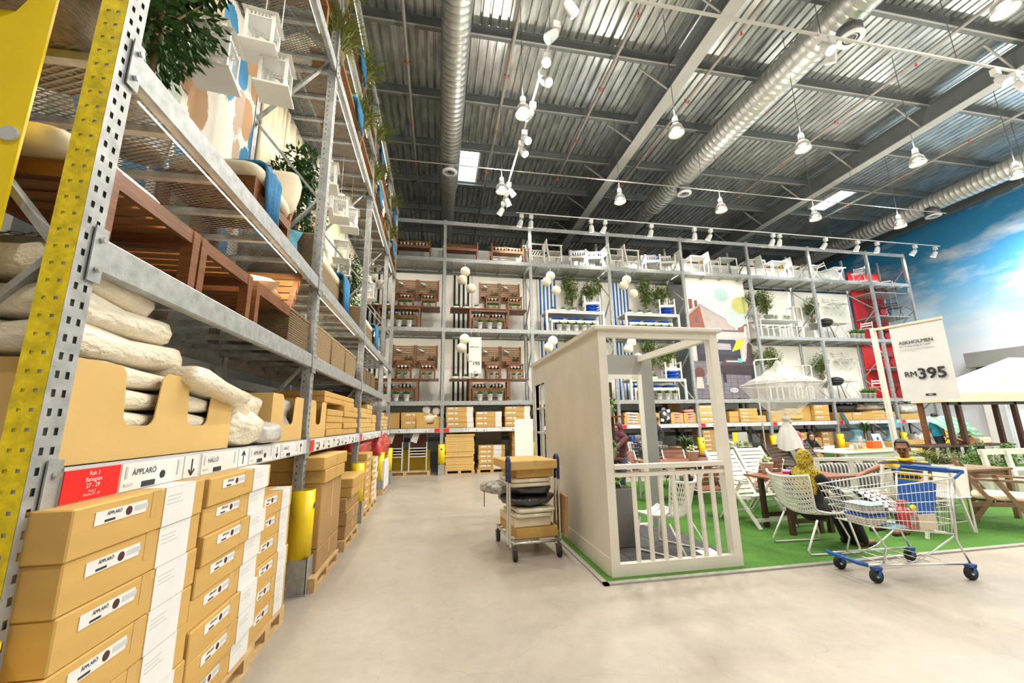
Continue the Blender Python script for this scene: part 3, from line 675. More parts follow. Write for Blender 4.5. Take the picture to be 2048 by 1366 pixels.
def guard(t, x, y=0.0):
    g = MB()
    pr = [(.105*math.cos(a), -.02-.10*math.sin(a)) for a in [PI*i/10 for i in range(11)]]
    pr = [(.105,.07)]+pr+[(-.105,.07)]
    inn = [(a*.86, b_*.86) for a, b_ in pr]
    n = len(pr); vs = [(a,b_,z) for z in (.31,.93) for a, b_ in pr]+[(a,b_,z) for z in (.31,.93) for a, b_ in inn]
    fs = [(i,i+1,n+i+1,n+i) for i in range(n-1)]+[(2*n+i+1,2*n+i,3*n+i,3*n+i+1) for i in range(n-1)]+[(n+i,n+i+1,3*n+i+1,3*n+i) for i in range(n-1)]+[(i+1,i,2*n+i,2*n+i+1) for i in range(n-1)]+[(0,n,3*n,2*n),(n-1,3*n-1,4*n-1,2*n-1)]
    gm = cached('guard', lambda: MB().add(vs, fs).mesh('guard', 'yellow', True))
    o = place('guard', gm, t, (x, y, 0))
    place('guard_base', cached('gbase', lambda: MB().box(-.1,-.12,0,.1,-.112,.31).box(-.1,-.12,0,-.092,.07,.31).box(.092,-.12,0,.1,.07,.31).box(-.12,-.13,0,.12,.08,.008).mesh('guard_base', 'steel')), t, (x, y, 0))
    st = place('sticker', cached('stick', lambda: MB().tube([(0,0,0),(0,-.003,0)], .028, 12).mesh('sticker', 'blue_handle')), o, (0, -.121, .78))
    place('sticker_mark', cached('stick2', lambda: MB().box(-.016,-.005,-.006,.016,-.003,.006).mesh('sticker_mark', 'red_card')), st) if False else None
def arrow_mesh(up):
    m = MB(); s = 1 if up else -1
    m.box(-.004,-.002,-.04,.004,0,.04)
    for d in (-1,1): m.bar((0,-.001,s*.042),(d*.025,-.001,s*.014), .009, .002, (0,1,0))
    return m
def rack(name, label, loc, rz, xs, H, D, levels, decks, led=(), bar=.45):
    t = thing(name, label, 'rack', loc, rz)
    for i, x in enumerate(xs):
        place('upright', UPM[H], t, (x, 0, 0)); place('rear_upright', REARM[H], t, (x, D-.07, 0))
        def zig(dx):
            m = []; z = .3; k = 0
            while z < H-1.0:
                a, b_ = ((.08, D-.05) if k % 2 == 0 else (D-.05, .08))
                m.append(MB().bar((0,a,z), (0,b_,z+.95), .025, .045, (1,0,0))); z += .95; k += 1
            return m
        for j, br in enumerate(cached(('zig', H, D), lambda: [q.mesh('brace', 'steel') for q in zig(0)])): place('brace', br, t, (x, 0, 0))
    for a, b_ in zip(xs, xs[1:]):
        W = b_-a-.1
        bmz = cached(('beam', round(W,3)), lambda: MB().cbox(0,.005,-.14,W,.055,0,.008).mesh('beam', 'steel'))
        rmz = cached(('rbeam', round(W,3)), lambda: MB().box(0,0,-.12,W,.05,0).mesh('rear_beam', 'steel'))
        for z in levels:
            if abs(a-9.23) < .01 and z == 4.70: continue
            o = place('beam', bmz, t, (a+.05, -.008, z))
            for ex in (0, W): place('connector', cached('conn', lambda: MB().box(-.03,.000,-.19,.03,.006,.03).mesh('connector', 'steel')), o, (ex+(-.018 if ex == 0 else .018), -.004, 0))
            for ex in (0, W):
                for bz in (-.14, -.02): place('bolt', cached('bolt', lambda: MB().tube([(0,-.012,0),(0,0,0)], .012, 6).mesh('bolt', 'chrome')), o, (ex+(-.018 if ex == 0 else .018), -.008, bz))
            if z != levels[-1]: place('rear_beam', rmz, t, (a+.05, D-.05, z))
        for z in decks:
            d = place('mesh_deck', cached(('deck', round(W,3), D), lambda: mesh_deck(W, D-.05).mesh('mesh_deck', 'mesh_steel')), t, (a+.05, .02, z+.002)); d['kind'] = 'stuff'
            n = int(W/bar)
            for k in range(n+1): place('deck_bar', cached(('dbar', D), lambda: MB().box(-.022,0,-.04,.022,D-.07,0).mesh('deck_bar', 'steel')), t, (a+.1+(W-.1)*k/n, .03, z-.002))
        for z in led:
            ll = bpy.data.lights.new('led_light', 'AREA'); ll.shape = 'RECTANGLE'; ll.size = W-.6; ll.size_y = .02; ll.energy = 7*W; ll.color = (1,.92,.75)
            lo = bpy.data.objects.new('led_light', ll); C.objects.link(lo); lo.parent = t; lo.location = (a+.05+W/2-.2, .075, z-.15); lo.rotation_euler = (.5, 0, 0)
            place('led_strip', cached(('led', round(W,3)), lambda: MB().box(.12,.056,-.146,W-.5,.062,-.141).mesh('led_strip', 'led')), t, (a+.05, 0, z))
    return t
LX = [1.672, 4.52, 7.35, 10.03, 11.75]
LZ = [1.42, 2.29, 3.15, 5.95, 6.85, 8.0]
left = rack('pallet_rack', 'tall galvanised pallet rack along the left side of the aisle', (-1.305, 0, 0), PI/2, LX, 8.0, .9, LZ, LZ[1:5], LZ[2:])
BX = [-2.86, .15, 3.19, 6.2, 9.23, 12.2, 15.14, 18.11, 20.12]
BZ = [1.42, 2.27, 4.70, 7.19, 8.57]
back = rack('pallet_rack', 'long galvanised pallet rack across the far wall', (0, 13.19, 0), 0, BX, 8.6, 1.15, BZ, [], ())
# solid shelves of the far rack
for a, b_ in zip(BX[:-1], BX[1:]):
    W = b_-a-.1
    for z in BZ[:4]:
        if a > 9 and a < 9.5 and z == 4.70: continue
        place('shelf_sheet', cached(('sheet', round(W,3)), lambda: MB().box(0,.055,-.05,W,1.1,-.03).mesh('shelf_sheet', 'steel')), back, (a+.05, 0, z))
        for k in range(4): place('shelf_bar', cached('sbar', lambda: MB().box(-.02,.055,-.11,.02,1.1,-.05).mesh('shelf_bar', 'steel')), back, (a+.3+k*(W-.4)/3, 0, z))
# lamp tubes behind the front beams light the displays
for i, (a, b_) in enumerate(zip(BX, BX[1:])):
    for z in (4.70, 7.19):
        if i == 4 and z == 4.70: continue
        W = b_-a-.3
        o = place('shelf_lamp', cached(('slamp', round(W,2)), lambda: MB().box(0,-.014,-.03,W,.014,0).mesh('shelf_lamp', 'led')), back, (a+.15, .085, z-.052))
        d = bpy.data.lights.new('shelf_light', 'AREA'); d.shape = 'RECTANGLE'; d.size = W; d.size_y = .04; d.energy = 12 if z < 8 else 5; d.color = (1,.93,.80)
        l = bpy.data.objects.new('shelf_light', d); C.objects.link(l); l.parent = o; l.location = (W/2, .0, -.035); l.rotation_euler = (.45, 0, 0)
for x in LX[1:4]: guard(left, x)
guard(left, LX[4]); guard(left, LX[0]-.13, .06)
for x in BX[1:]: guard(back, x)
# yellow painted end of the near left frame
fm = MB(); holed_face(fm, (1.62,.092,0), (0,-1,0), (0,0,1), .092, 8.0, (.03,.065), .012, .065, .012); fm.box(1.623,.012,0,1.626,.09,8.0)
fm.build('yellow_side', 'yellow_worn', left)
MB().box(1.60,.225,2.0,1.61,.72,5.2).build('end_plate', 'yellow', left, label='flat yellow end plate')
MB().tube([(1.599,.26,2.62),(1.590,.26,2.62)], .03, 12).build('plate_bolt', 'paper_grey', left)
# price rail cards on the first beam
def card(t, x, w, z, text=None, matn='paper', arrow=None, dot=False):
    o = place('label_card', cached(('card', round(w,3), matn), lambda: MB().box(0,-.022,-.125,w,-.018,-.012).mesh('label_card', matn)), t, (x, 0, z))
    if text: place('card_print', TXT[text], o, (.06, -.0235, -.065), (PI/2, 0, 0))
    if dot: place('card_dot', cached('cdot', lambda: MB().tube([(0,-.0025,0),(0,0,0)], .018, 14).mesh('card_dot', 'ink')), o, (w*.62, -.0225, -.08))
    if text:
        place('card_bar', cached('cbar', lambda: MB().box(0,-.0025,-.012,.085,0,.012).mesh('card_bar', 'ink')), o, (w*.3, -.0225, -.108))
        place('card_picture', cached('cpic', lambda: MB().box(0,-.002,0,.012,0,.05).box(0,-.002,-.03,.05,0,-.02).mesh('card_picture', 'paper_grey')), o, (.02, -.0225, -.075)) if w > .35 else None
        place('card_code', cached('ccod', lambda: MB().box(0,-.002,-.035,.012,0,.035).mesh('card_code', 'paper_grey')), o, (w-.05, -.0225, -.06)) if w > .35 else None
    if arrow is not None: place('card_arrow', cached(('arr', arrow), lambda: arrow_mesh(arrow).mesh('card_arrow', 'ink')), o, (w/2, -.0225, -.07))
    return o
RAILN = 0
for a, b_ in zip(LX, LX[1:]):
    place('price_rail', cached(('rail', round(b_-a,2)), lambda: MB().box(.06,-.018,-.135,b_-a-.06,-.010,.0).mesh('price_rail', 'paper_grey')), left, (a, 0, 1.42))
    r = card(left, a+.06, .26, 1.42, None, 'red_card') if a < 2 else card(left, a+.06, .12, 1.42, None, 'red_card')
    if a < 2:
        place('card_print', TXT['red1'], r, (.13, -.0235, -.037), (PI/2,0,0), .36); place('card_print', TXT['red2'], r, (.13, -.0235, -.098), (PI/2,0,0), .36)
        x = a+.33
    else: x = a+.19
    k = 0
    while x < b_-.6:
        wd = .42 if a < 2 else .30
        card(left, x, wd, 1.42, 'appl_rail' if k % 2 == 0 else 'hallo_rail', dot=(k % 2 == 0)); x += wd+.01
        card(left, x, .13, 1.42, None, 'paper', k % 2 == 1); x += .14+.02; k += 1
for i, (a, b_) in enumerate(zip(BX, BX[1:])):
    place('price_rail', cached(('railb', round(b_-a,2)), lambda: MB().box(.06,-.018,-.135,b_-a-.06,-.010,.0).mesh('price_rail', 'paper_grey')), back, (a, 0, 1.42))
    card(back, a+.06, .17, 1.42, None, 'red_card'); x = a+.26; k = 0
    if i in (0,): card(back, b_-.23, .17, 1.42, None, 'red_card')
    while x < b_-.5:
        if (k*7+i*3) % 5 != 3: card(back, x, .42, 1.42, None, 'paper', None, (k+i) % 2 == 0)
        x += .43
        if x < b_-.4: card(back, x, .13, 1.42, None, 'paper', k % 2 == 0); x += .16
        k += 1
# ---------------------------------------------------------------- prototypes: cartons, pallets
def shade_label(o, w, x, y, z): pass
def carton(loc, size, label, group=None, matn='carton', strip=None, sheet=None, rz=0, name='carton', tape=True, dot=True, text=False, tilt=0):
    """closed cardboard box, front face on local -y; size (w along x, d along y, h)"""
    w_, d, h = size
    t = thing(name, label, 'box', loc, rz, group)
    if tilt: t.rotation_euler = (0, tilt, rz)
    ch = .005 if text else .009; key = ('cart', round(w_,3), round(d,3), round(h,3), matn, ch)
    place('body', cached(key, lambda: MB().cbox(-w_/2,0,0,w_/2,d,h,ch).mesh('body', matn)), t)
    if tape and w_ > .3:
        place('tape', cached(('tape', round(h,3)), lambda: MB().box(-.025,-.0015,h*.35,.025,.0005,h).mesh('tape', 'tape')), t, (.02, 0, 0))
    if strip:
        x, sw, sh, z = strip
        s = place('label', cached(('strip', sw, sh), lambda: MB().box(0,-.003,-sh/2,sw,-.0005,sh/2).mesh('label', 'paper')), t, (x, 0, z))
        if dot: place('label_dot', cached(('sdot', sh), lambda: MB().tube([(0,-.0045,0),(0,-.003,0)], sh*.36, 12).mesh('label_dot', 'ink_brown')), s, (sw*.62, 0, 0))
        if text:
            place('label_print', TXT['appl_s'], s, (sw*.20, -.0036, .004), (PI/2,0,0), .5)
            place('label_bar', cached('lbar', lambda: MB().box(0,-.004,-.006,.05,-.003,.002).mesh('label_bar', 'ink')), s, (sw*.17, 0, -.012))
            place('label_code', cached('lcod', lambda: MB().box(0,-.004,-.008,.075,-.003,.012).mesh('label_code', 'paper_grey')), s, (sw*.74, 0, 0))
    if sheet:
        x, sw, wrap = sheet
        place('sheet', cached(('sht', sw, round(h,3), wrap), lambda: (MB().box(0,-.004,h*.02,sw,-.0006,h-.002).box(0,-.004,h-.001,sw,.10 if wrap else 0,h+.0015)).mesh('sheet', 'paper')), t, (x, 0, 0))
        if text: place('sheet_print', cached(('shp', sw), lambda: MB().box(.02,-.0048,h*.55,sw*.6,-.004,h*.58).box(.02,-.0048,h*.65,sw*.5,-.004,h*.68).box(.02,-.0048,h*.75,sw*.55,-.004,h*.78).mesh('sheet_print', 'paper_grey')), t, (x, 0, 0))
    return t
def pallet_make(w_=.8, d=.6):
    def f():
        t = thing('pallet', '', 'pallet')
        for k in range(3): place('stringer_block', cached(('pblk', d), lambda: MB().box(-.05,.0,.022,.05,d,.1).mesh('stringer_block', 'pine')), t, (-w_/2+.05+k*(w_-.1)/2, 0, 0))
        for k in range(3): place('bottom_board', cached(('pbb', w_), lambda: MB().box(-w_/2,0,0,w_/2,.09,.022).mesh('bottom_board', 'pine')), t, (0, k*(d-.09)/2, 0))
        n = 5
        for k in range(n): place('top_board', cached(('ptb', w_), lambda: MB().box(-w_/2,0,.1,w_/2,.09,.122).mesh('top_board', 'pine')), t, (0, k*(d-.09)/(n-1), 0))
        return t
    return f
PALS = {}
def pallet(loc, rz, label, w_=.8, d=.6):
    k = (w_, d)
    if k not in PALS: PALS[k] = Proto(pallet_make(w_, d))
    return PALS[k](loc, rz, label, 'pallets under the boxes')
def open_carton(loc, size, label, rz=0, cut=1, matn='carton_pale', group=None):
    """display carton: front wall with scooped cut-outs, open top"""
    w_, d, h = size; t = thing('display_carton', label, 'box', loc, rz, group); th = .006
    def f():
        m = MB(); cw = w_/(cut*2+ (1 if cut > 1 else .7))
        pts = [(-w_/2, 0)]; pts.append((-w_/2, h))
        lo = h*.36; c0 = -w_/2 + (w_-(cut*cw+(cut-1)*cw*.9))/2
        for k in range(cut):
            a = c0+k*cw*1.9; b_ = a+cw; r = .05
            pts += [(a-.03, h), (a, h-.03)]
            for q in range(7): an = PI+PI/2*q/6; pts.append((a+.02+r+r*math.cos(an), lo+r+r*math.sin(an)))
            for q in range(7): an = -PI/2+PI/2*q/6; pts.append((b_-.02-r+r*math.cos(an), lo+r+r*math.sin(an)))
            pts += [(b_, h-.03), (b_+.03, h)]
        pts += [(w_/2, h), (w_/2, 0)]
        return m.plate([(x,0,z) for x, z in pts], (0,th,0)).mesh('front_wall', matn)
    place('front_wall', cached(('ocf', size, cut, matn), f), t)
    place('side_wall', cached(('ocs', size, matn), lambda: MB().box(-w_/2,th,0,-w_/2+th,d,h).mesh('side_wall', matn)), t)
    place('side_wall', cached(('ocs', size, matn), None), t, (w_-th, 0, 0))
    place('back_wall', cached(('ocb', size, matn), lambda: MB().box(-w_/2+th,d-th,0,w_/2-th,d,h).mesh('back_wall', matn)), t)
    place('bottom', cached(('oco', size, matn), lambda: MB().box(-w_/2+th,th,0,w_/2-th,d-th,th).mesh('bottom', matn)), t)
    return t
# ---------------------------------------------------------------- prototypes: plants
def leaf_quad(m, p, d, up, l, w_):
    d = d.normalized(); s = d.cross(up)
    if s.length < .01: s = d.cross(Vector((1,0,0)))
    s = s.normalized()*w_/2; n = s.cross(d).normalized()*l*.08
    m.add([p, p+d*l*.45+s-n, p+d*l, p+d*l*.45-s-n], [(0,1,2,3)])
def foliage(rad, n, l, w_, seed, lumps=7, mt='leaf'):
    r = random.Random(seed); m = MB(); L_ = []
    for k in range(lumps):
        a = r.uniform(0, 2*PI); q = r.uniform(.0, .62); z = r.uniform(-.6, .75)
        L_.append((Vector((math.cos(a)*q*rad[0], math.sin(a)*q*rad[1], z*rad[2])), r.uniform(.32,.5)))
    for i in range(n):
        c, s = L_[r.randrange(lumps)]
        while True:
            v = Vector((r.gauss(0,1), r.gauss(0,1), r.gauss(0,1)))
            if v.length > .1: break
        v.normalize(); p = c+Vector((v.x*rad[0], v.y*rad[1], v.z*rad[2]))*s*r.uniform(.55,1.05)
        d = (v+Vector((r.uniform(-.6,.6), r.uniform(-.6,.6), r.uniform(-1.1,.1))))
        leaf_quad(m, p, d, Vector((r.uniform(-.3,.3),r.uniform(-.3,.3),1)), l*r.uniform(.7,1.25), w_)
    return m.mesh('foliage', mt)
FICUS = [foliage((.42,.36,.52), 1500, .075, .034, s, 9, 'leaf_olive') for s in (1, 2)]
FICUS_NEAR = foliage((.46,.34,.56), 1900, .078, .036, 5, 10, 'leaf')
def tree_make(fol, h, crown_z, pot=None, trunk_r=.018):
    def f():
        t = thing('ficus_tree', '', 'plant')
        m = MB(); z0 = .16 if pot else 0
        for k in range(3):
            a = 2*PI*k/3; m.tube([(.04*math.cos(a), .04*math.sin(a), z0), (.02*math.cos(a+1), .02*math.sin(a+1), crown_z*.5), (.05*math.cos(a+2), .05*math.sin(a+2), crown_z)], [trunk_r, trunk_r*.8, trunk_r*.6], 6)
        for k in range(6):
            a = PI*k/3; m.tube([(0,0,crown_z*.8), (.2*math.cos(a), .18*math.sin(a), crown_z+.15+.1*(k % 3))], [trunk_r*.6, .004], 5)
        m.build('trunk', 'bark', t, True)
        o = place('foliage', fol, t, (0,0,crown_z)); o['kind'] = 'stuff'
        if pot:
            MB().lathe([(.10,0),(.145,.26),(.155,.26),(.155,.275),(.135,.275),(.13,.2),(0,.2)], 16).build('pot', pot, t, True)
        return t
    return f
def blades(n, l, seed, spread=.9, w_=.008, mt='leaf_fern', droop=.5):
    r = random.Random(seed); m = MB()
    for i in range(n):
        a = r.uniform(0, 2*PI); s = r.uniform(.1, spread); L_ = l*r.uniform(.6, 1.1)
        d = Vector((math.cos(a)*s, math.sin(a)*s, 1)).normalized(); side = Vector((-math.sin(a), math.cos(a), 0))*w_
        p0 = Vector((r.uniform(-.03,.03), r.uniform(-.03,.03), 0)); p1 = p0+d*L_*.55
        d2 = (d+Vector((math.cos(a)*droop, math.sin(a)*droop, -droop*.6))).normalized(); p2 = p1+d2*L_*.45
        m.add([p0-side*.5, p0+side*.5, p1+side, p1-side, p2], [(0,1,2,3), (3,2,4)])
    return m
FERN = blades(70, .22, 3, 1.1, .016).mesh('foliage', 'leaf_fern'); GRASSY = blades(70, .17, 4, .8, .010).mesh('foliage', 'leaf_fern')
HERB = foliage((.08,.08,.08), 110, .055, .028, 8, 5, 'leaf_bright'); SUCC = foliage((.09,.09,.06), 90, .055, .03, 9, 5, 'succulent')
DRY = blades(360, .68, 6, .85, .007, droop=1.0).mesh('foliage', 'grass_dry')
YUCCA = blades(70, .52, 7, 1.3, .024, droop=1.0).mesh('foliage', 'leaf')
def pot_make(name, prof, potmat, fol, fz, fs=1.0):
    def f():
        t = thing(name, '', 'plant'); p = MB().lathe(prof, 16).build('pot', potmat, t, True)
        o = place('foliage', fol, t, (0,0,fz), None, fs); o['kind'] = 'stuff'
        return t
    return f
P_TALL = [(.065,0),(.075,.02),(.10,.20),(.105,.20),(.105,.215),(.09,.215),(.085,.17),(0,.17)]
P_LOW = [(.09,0),(.10,.01),(.11,.09),(.10,.09),(.095,.07),(0,.07)]
P_SMALL = [(.045,0),(.06,.105),(.064,.105),(.064,.115),(.052,.115),(.05,.09),(0,.09)]
fern_pot = Proto(pot_make('potted_fern', P_TALL, 'white_plastic', FERN, .17))
grass_pot = Proto(pot_make('grass_pot', P_LOW, 'white_plastic', GRASSY, .07))
small_pot = Proto(pot_make('grass_pot', P_SMALL, 'white_plastic', GRASSY, .09))
herb_pot = Proto(pot_make('potted_herb', P_SMALL, 'galv_pot', HERB, .13))
P_MID = [(.06,0),(.09,.15),(.096,.15),(.096,.165),(.08,.165),(.075,.13),(0,.13)]
succ_pot = Proto(pot_make('potted_succulent', P_MID, 'white_plastic', SUCC, .19, 1.05))
ficus = [Proto(tree_make(FICUS[i], 1.2, .85, 'galv_pot')) for i in (0, 1)]
# ---------------------------------------------------------------- prototypes: furniture
def legs4(t, w_, d, h, s, matn, y0=0):
    lm = cached(('leg', round(h,3), s, matn), lambda: MB().box(-s/2,-s/2,0,s/2,s/2,h).mesh('leg', matn))
    for x in (-w_/2+s/2, w_/2-s/2):
        for y in (y0+s/2, y0+d-s/2): place('leg', lm, t, (x, y, 0))
def slats(n, x0, x1, y0, y1, z, th, gap, axis='x'):
    m = MB()
    for k in range(n):
        if axis == 'x':
            a = lerp(y0, y1, k/n); m.box(x0, a, z, x1, lerp(y0,y1,(k+1)/n)-gap, z+th)
        else:
            a = lerp(x0, x1, k/n); m.box(a, y0, z, lerp(x0,x1,(k+1)/n)-gap, y1, z+th)
    return m
def back_slats(n, w_, y, z0, z1, th, gap, lean=.08):
    m = MB()
    for k in range(n):
        a = lerp(z0, z1, k/n); b_ = lerp(z0, z1, (k+1)/n)-gap; y0 = y+lean*(a-z0)/(z1-z0); y1 = y+lean*(b_-z0)/(z1-z0)
        m.add([(-w_/2,y0,a),(w_/2,y0,a),(w_/2,y0+th,a),(-w_/2,y0+th,a),(-w_/2,y1,b_),(w_/2,y1,b_),(w_/2,y1+th,b_),(-w_/2,y1+th,b_)],
              [(0,3,2,1),(4,5,6,7),(0,1,5,4),(1,2,6,5),(2,3,7,6),(3,0,4,7)])
    return m
def armchair_make(matn, vertical=False, w_=.60, name='armchair', seat_mat=None):
    """front towards local -y"""
    def f():
        t = thing(name, '', 'chair' if w_ < .9 else 'bench'); d = .55; s = .045
        for sx in (-1, 1):
            x = sx*(w_/2-s/2)
            MB().box(x-s/2,0,0,x+s/2,s,.60).build('leg', matn, t); MB().bar((x,d-.08,0),(x,d+.02,.80),s,s).build('leg', matn, t)
            MB().box(x-.035,-.03,.60,x+.035,d-.04,.63).build('armrest', matn, t)
            MB().box(x-.012,.03,.14,x+.012,d-.08,.18).build('side_rail', matn, t)
        slats(5, -w_/2+s, w_/2-s, .0, d-.06, .385, .025, .015).build('seat', seat_mat or matn, t)
        MB().box(-w_/2+s,.0,.32,w_/2-s,.025,.385).build('seat_rail', matn, t)
        if vertical:
            b_ = MB(); n = 5
            b_.bar((-w_/2,d,.80),(w_/2,d,.80),.03,.09); b_.bar((-w_/2+s,d-.03,.50),(w_/2-s,d-.03,.50),.025,.05)
            for k in range(n): x = -w_/2+.12+k*(w_-.24)/(n-1); b_.bar((x,d-.03,.5),(x,d,.78),.05,.015,(0,1,0))
            b_.build('backrest', matn, t)
        else:
            back_slats(5, w_-2*s, d-.05, .48, .82, .018, .022, .06).build('backrest', matn, t)
            if w_ > .9: MB().bar((0,d-.06,.40),(0,d+.01,.82),.05,.02,(0,1,0)).build('back_post', matn, t)
        return t
    return f
brown_chair = Proto(armchair_make('wood_brown')); brown_bench = Proto(armchair_make('wood_brown', False, 1.18, 'garden_bench'))
white_chair = Proto(armchair_make('white_paint', True))
def bench_make(matn, w_=1.15, d=.36, h=.43):
    def f():
        t = thing('low_bench', '', 'bench'); legs4(t, w_, d, h-.03, .05, matn)
        slats(3, -w_/2, w_/2, 0, d, h-.03, .03, .012).build('seat', matn, t)
        MB().box(-w_/2+.05,.012,h-.10,w_/2-.05,.035,h-.03).build('apron', matn, t); MB().box(-w_/2+.05,d/2-.02,.09,w_/2-.05,d/2+.02,.13).build('stretcher', matn, t)
        return t
    return f
brown_low = Proto(bench_make('wood_brown')); white_low = Proto(bench_make('white_paint', 1.75, .40, .44))
def gateleg_make():
    t = thing('gateleg_table', '', 'table'); w_, d, h = 2.66, .72, .73
    MB().box(-.72,0,h-.03,.72,d,h).build('table_top', 'wood_brown', t)
    for sx in (-1, 1):
        a, b_ = sorted((sx*.73, sx*w_/2)); MB().box(a,0,h-.03,b_,d,h).build('table_leaf', 'wood_brown', t)
        for y in (.02, d-.08): MB().box(sx*.66-.03,y,0,sx*.66+.03,y+.06,h-.03).build('leg', 'wood_brown', t)
        MB().box(sx*.66-.02,.08,.08,sx*.66+.02,d-.08,.14).build('stretcher', 'wood_brown', t)
    MB().box(-.63,.03,h-.11,.63,.055,h-.03).build('apron', 'wood_brown', t)
    return t
gateleg = Proto(gateleg_make)
def wall_panel_make():
    t = thing('wooden_trellis', '', 'wall panel'); w_, h = .76, .80
    for x in (-w_/2, w_/2-.05): MB().box(x,0,0,x+.05,.035,h).build('side_post', 'wood_brown', t)
    sm = MB().box(-w_/2+.05,.008,0,w_/2-.05,.026,.04).mesh('slat', 'wood_warm')
    for k in range(10): place('slat', sm, t, (0,0,.02+k*.079))
    MB().box(-w_/2+.06,-.22,.185,w_/2-.06,.01,.205).build('shelf', 'wood_brown', t)
    for sx in (-1,1): MB().bar((sx*.30,-.2,.19),(sx*.30,.01,.08),.012,.02).build('shelf_bracket', 'galv_pot', t)
    return t
wall_panel = Proto(wall_panel_make)
def clamp_lamp_make():
    t = thing('cylinder_lamp', '', 'lamp')
    MB().tube([(-.11,-.12,.06),(.08,-.10,-.04)], [.065,.05], 14).build('shade', 'galv_pot', t, True); MB().tube([(.02,-.1,-.01),(.02,0,.0)], .012, 6).build('arm', 'steel_dark', t)
    return t
wall_lamp = Proto(clamp_lamp_make)
def lantern_ball_make():
    t = thing('paper_lantern', '', 'lantern')
    prof = []
    for k in range(21):
        a = -PI/2*.92+PI*.92*k/20; prof.append((.17*math.cos(a)+(.003 if k % 2 else 0), .17*math.sin(a)))
    MB().lathe(prof, 22).build('shade', 'lantern_paper', t, True); MB().tube([(0,0,.165),(0,0,.30)], .003, 4).build('cord', 'white_plastic', t)
    return t
paper_lantern = Proto(lantern_ball_make)
def cushion(name, matn, w_, d, h, cat='cushion', pinch=.10):
    return Proto(lambda: tag(MB().pillow(w_, d, h, (0,0,h/2), 8, pinch).build(name, matn, None, True), '', cat))
striped_cushion = cushion('striped_cushion', 'stripe_bw', .50, .38, .15, pinch=.03); seat_striped = cushion('striped_cushion', 'stripe_bw', .46, .40, .12, pinch=.03)
blue_cush = cushion('blue_cushion', 'blue_cushion', .46, .44, .11); blue_seat = cushion('blue_cushion', 'blue_cushion', .50, .48, .06)
def white_table_make():
    t = thing('white_table', '', 'table'); w_, d, h = 2.2, .75, .75
    legs4(t, w_, d, h-.03, .07, 'white_paint')
    slats(6, -w_/2, w_/2, 0, d, h-.03, .03, .008).build('table_top', 'white_paint', t)
    MB().box(-w_/2+.07,.02,h-.10,w_/2-.07,.045,h-.03).box(-w_/2+.07,d-.045,h-.10,w_/2-.07,d-.02,h-.03).build('apron', 'white_paint', t)
    return t
white_table = Proto(white_table_make)
def cafe_table_make(w_, d, h, matn='white_plastic'):
    def f():
        t = thing('cafe_table', '', 'table'); legs4(t, w_, d, h-.025, .03, matn); MB().cbox(-w_/2,0,h-.025,w_/2,d,h,.006).build('table_top', matn, t); return t
    return f
cafe_table = Proto(cafe_table_make(.78,.55,.72)); side_table = Proto(cafe_table_make(.42,.36,.62)); long_table = Proto(cafe_table_make(1.9,.7,.72)); stool = Proto(cafe_table_make(.34,.32,.46))
def cafe_chair_make(matn='white_plastic'):
    def f():
        t = thing('cafe_chair', '', 'chair')
        lm = MB().tube([(0,0,0),(0,0,.45)], .012, 6).mesh('leg', matn)
        for x in (-.19,.19):
            for y in (0,.36): place('leg', lm, t, (x,y,0))
        MB().cbox(-.21,-.02,.44,.21,.39,.46,.006).build('seat', matn, t)
        MB().bar((0,.37,.46),(0,.42,.84),.40,.02,(0,1,0)).build('backrest', matn, t)
        return t
    return f
cafe_chair = Proto(cafe_chair_make())
def folding_chair_make(matn, fm):
    def f():
        t = thing('folding_chair', '', 'chair')
        for x in (-.19,.19):
            MB().tube([(x,0,0),(x,.30,.45),(x,.40,.80)], .010, 6).build('leg', fm, t); MB().tube([(x*.9,.40,0),(x*.9,.02,.45)], .010, 6).build('leg', fm, t)
        slats(6, -.2, .2, 0, .36, .45, .014, .012).build('seat', matn, t)
        back_slats(2, .40, .36, .60, .80, .014, .05, .045).build('backrest', matn, t)
        return t
    return f
dark_folding = Proto(folding_chair_make('wood_dark', 'black')); white_folding = Proto(folding_chair_make('white_plastic', 'white_plastic'))
def folding_table_make():
    t = thing('folding_table', '', 'table')
    for y in (.05,.45):
        MB().tube([(-.25,y,0),(.22,y,.68)], .011, 6).build('leg', 'white_plastic', t); MB().tube([(.25,y,0),(-.22,y,.68)], .011, 6).build('leg', 'white_plastic', t)
    slats(6, -.32, .32, 0, .5, .69, .018, .008).build('table_top', 'white_plastic', t); return t
folding_table = Proto(folding_table_make)
def grill_make():
    t = thing('charcoal_grill', '', 'grill')
    MB().lathe([(0,.52),(.12,.53),(.24,.62),(.26,.70),(.24,.70),(.2,.62)], 18).build('bowl', 'black', t, True); MB().lathe([(.265,.70),(.25,.78),(.15,.85),(0,.87)], 18).build('lid', 'black', t, True)
    MB().tube([(-.06,0,.86),(-.05,0,.92),(.05,0,.92),(.06,0,.86)], .01, 6).build('lid_handle', 'chrome', t)
    for k in range(3):
        a = PI/2+2*PI*k/3+.3; MB().tube([(.15*math.cos(a),.15*math.sin(a),.55),(.30*math.cos(a),.30*math.sin(a),0)], .014, 6).build('leg', 'black', t)
    return t
grill = Proto(grill_make)
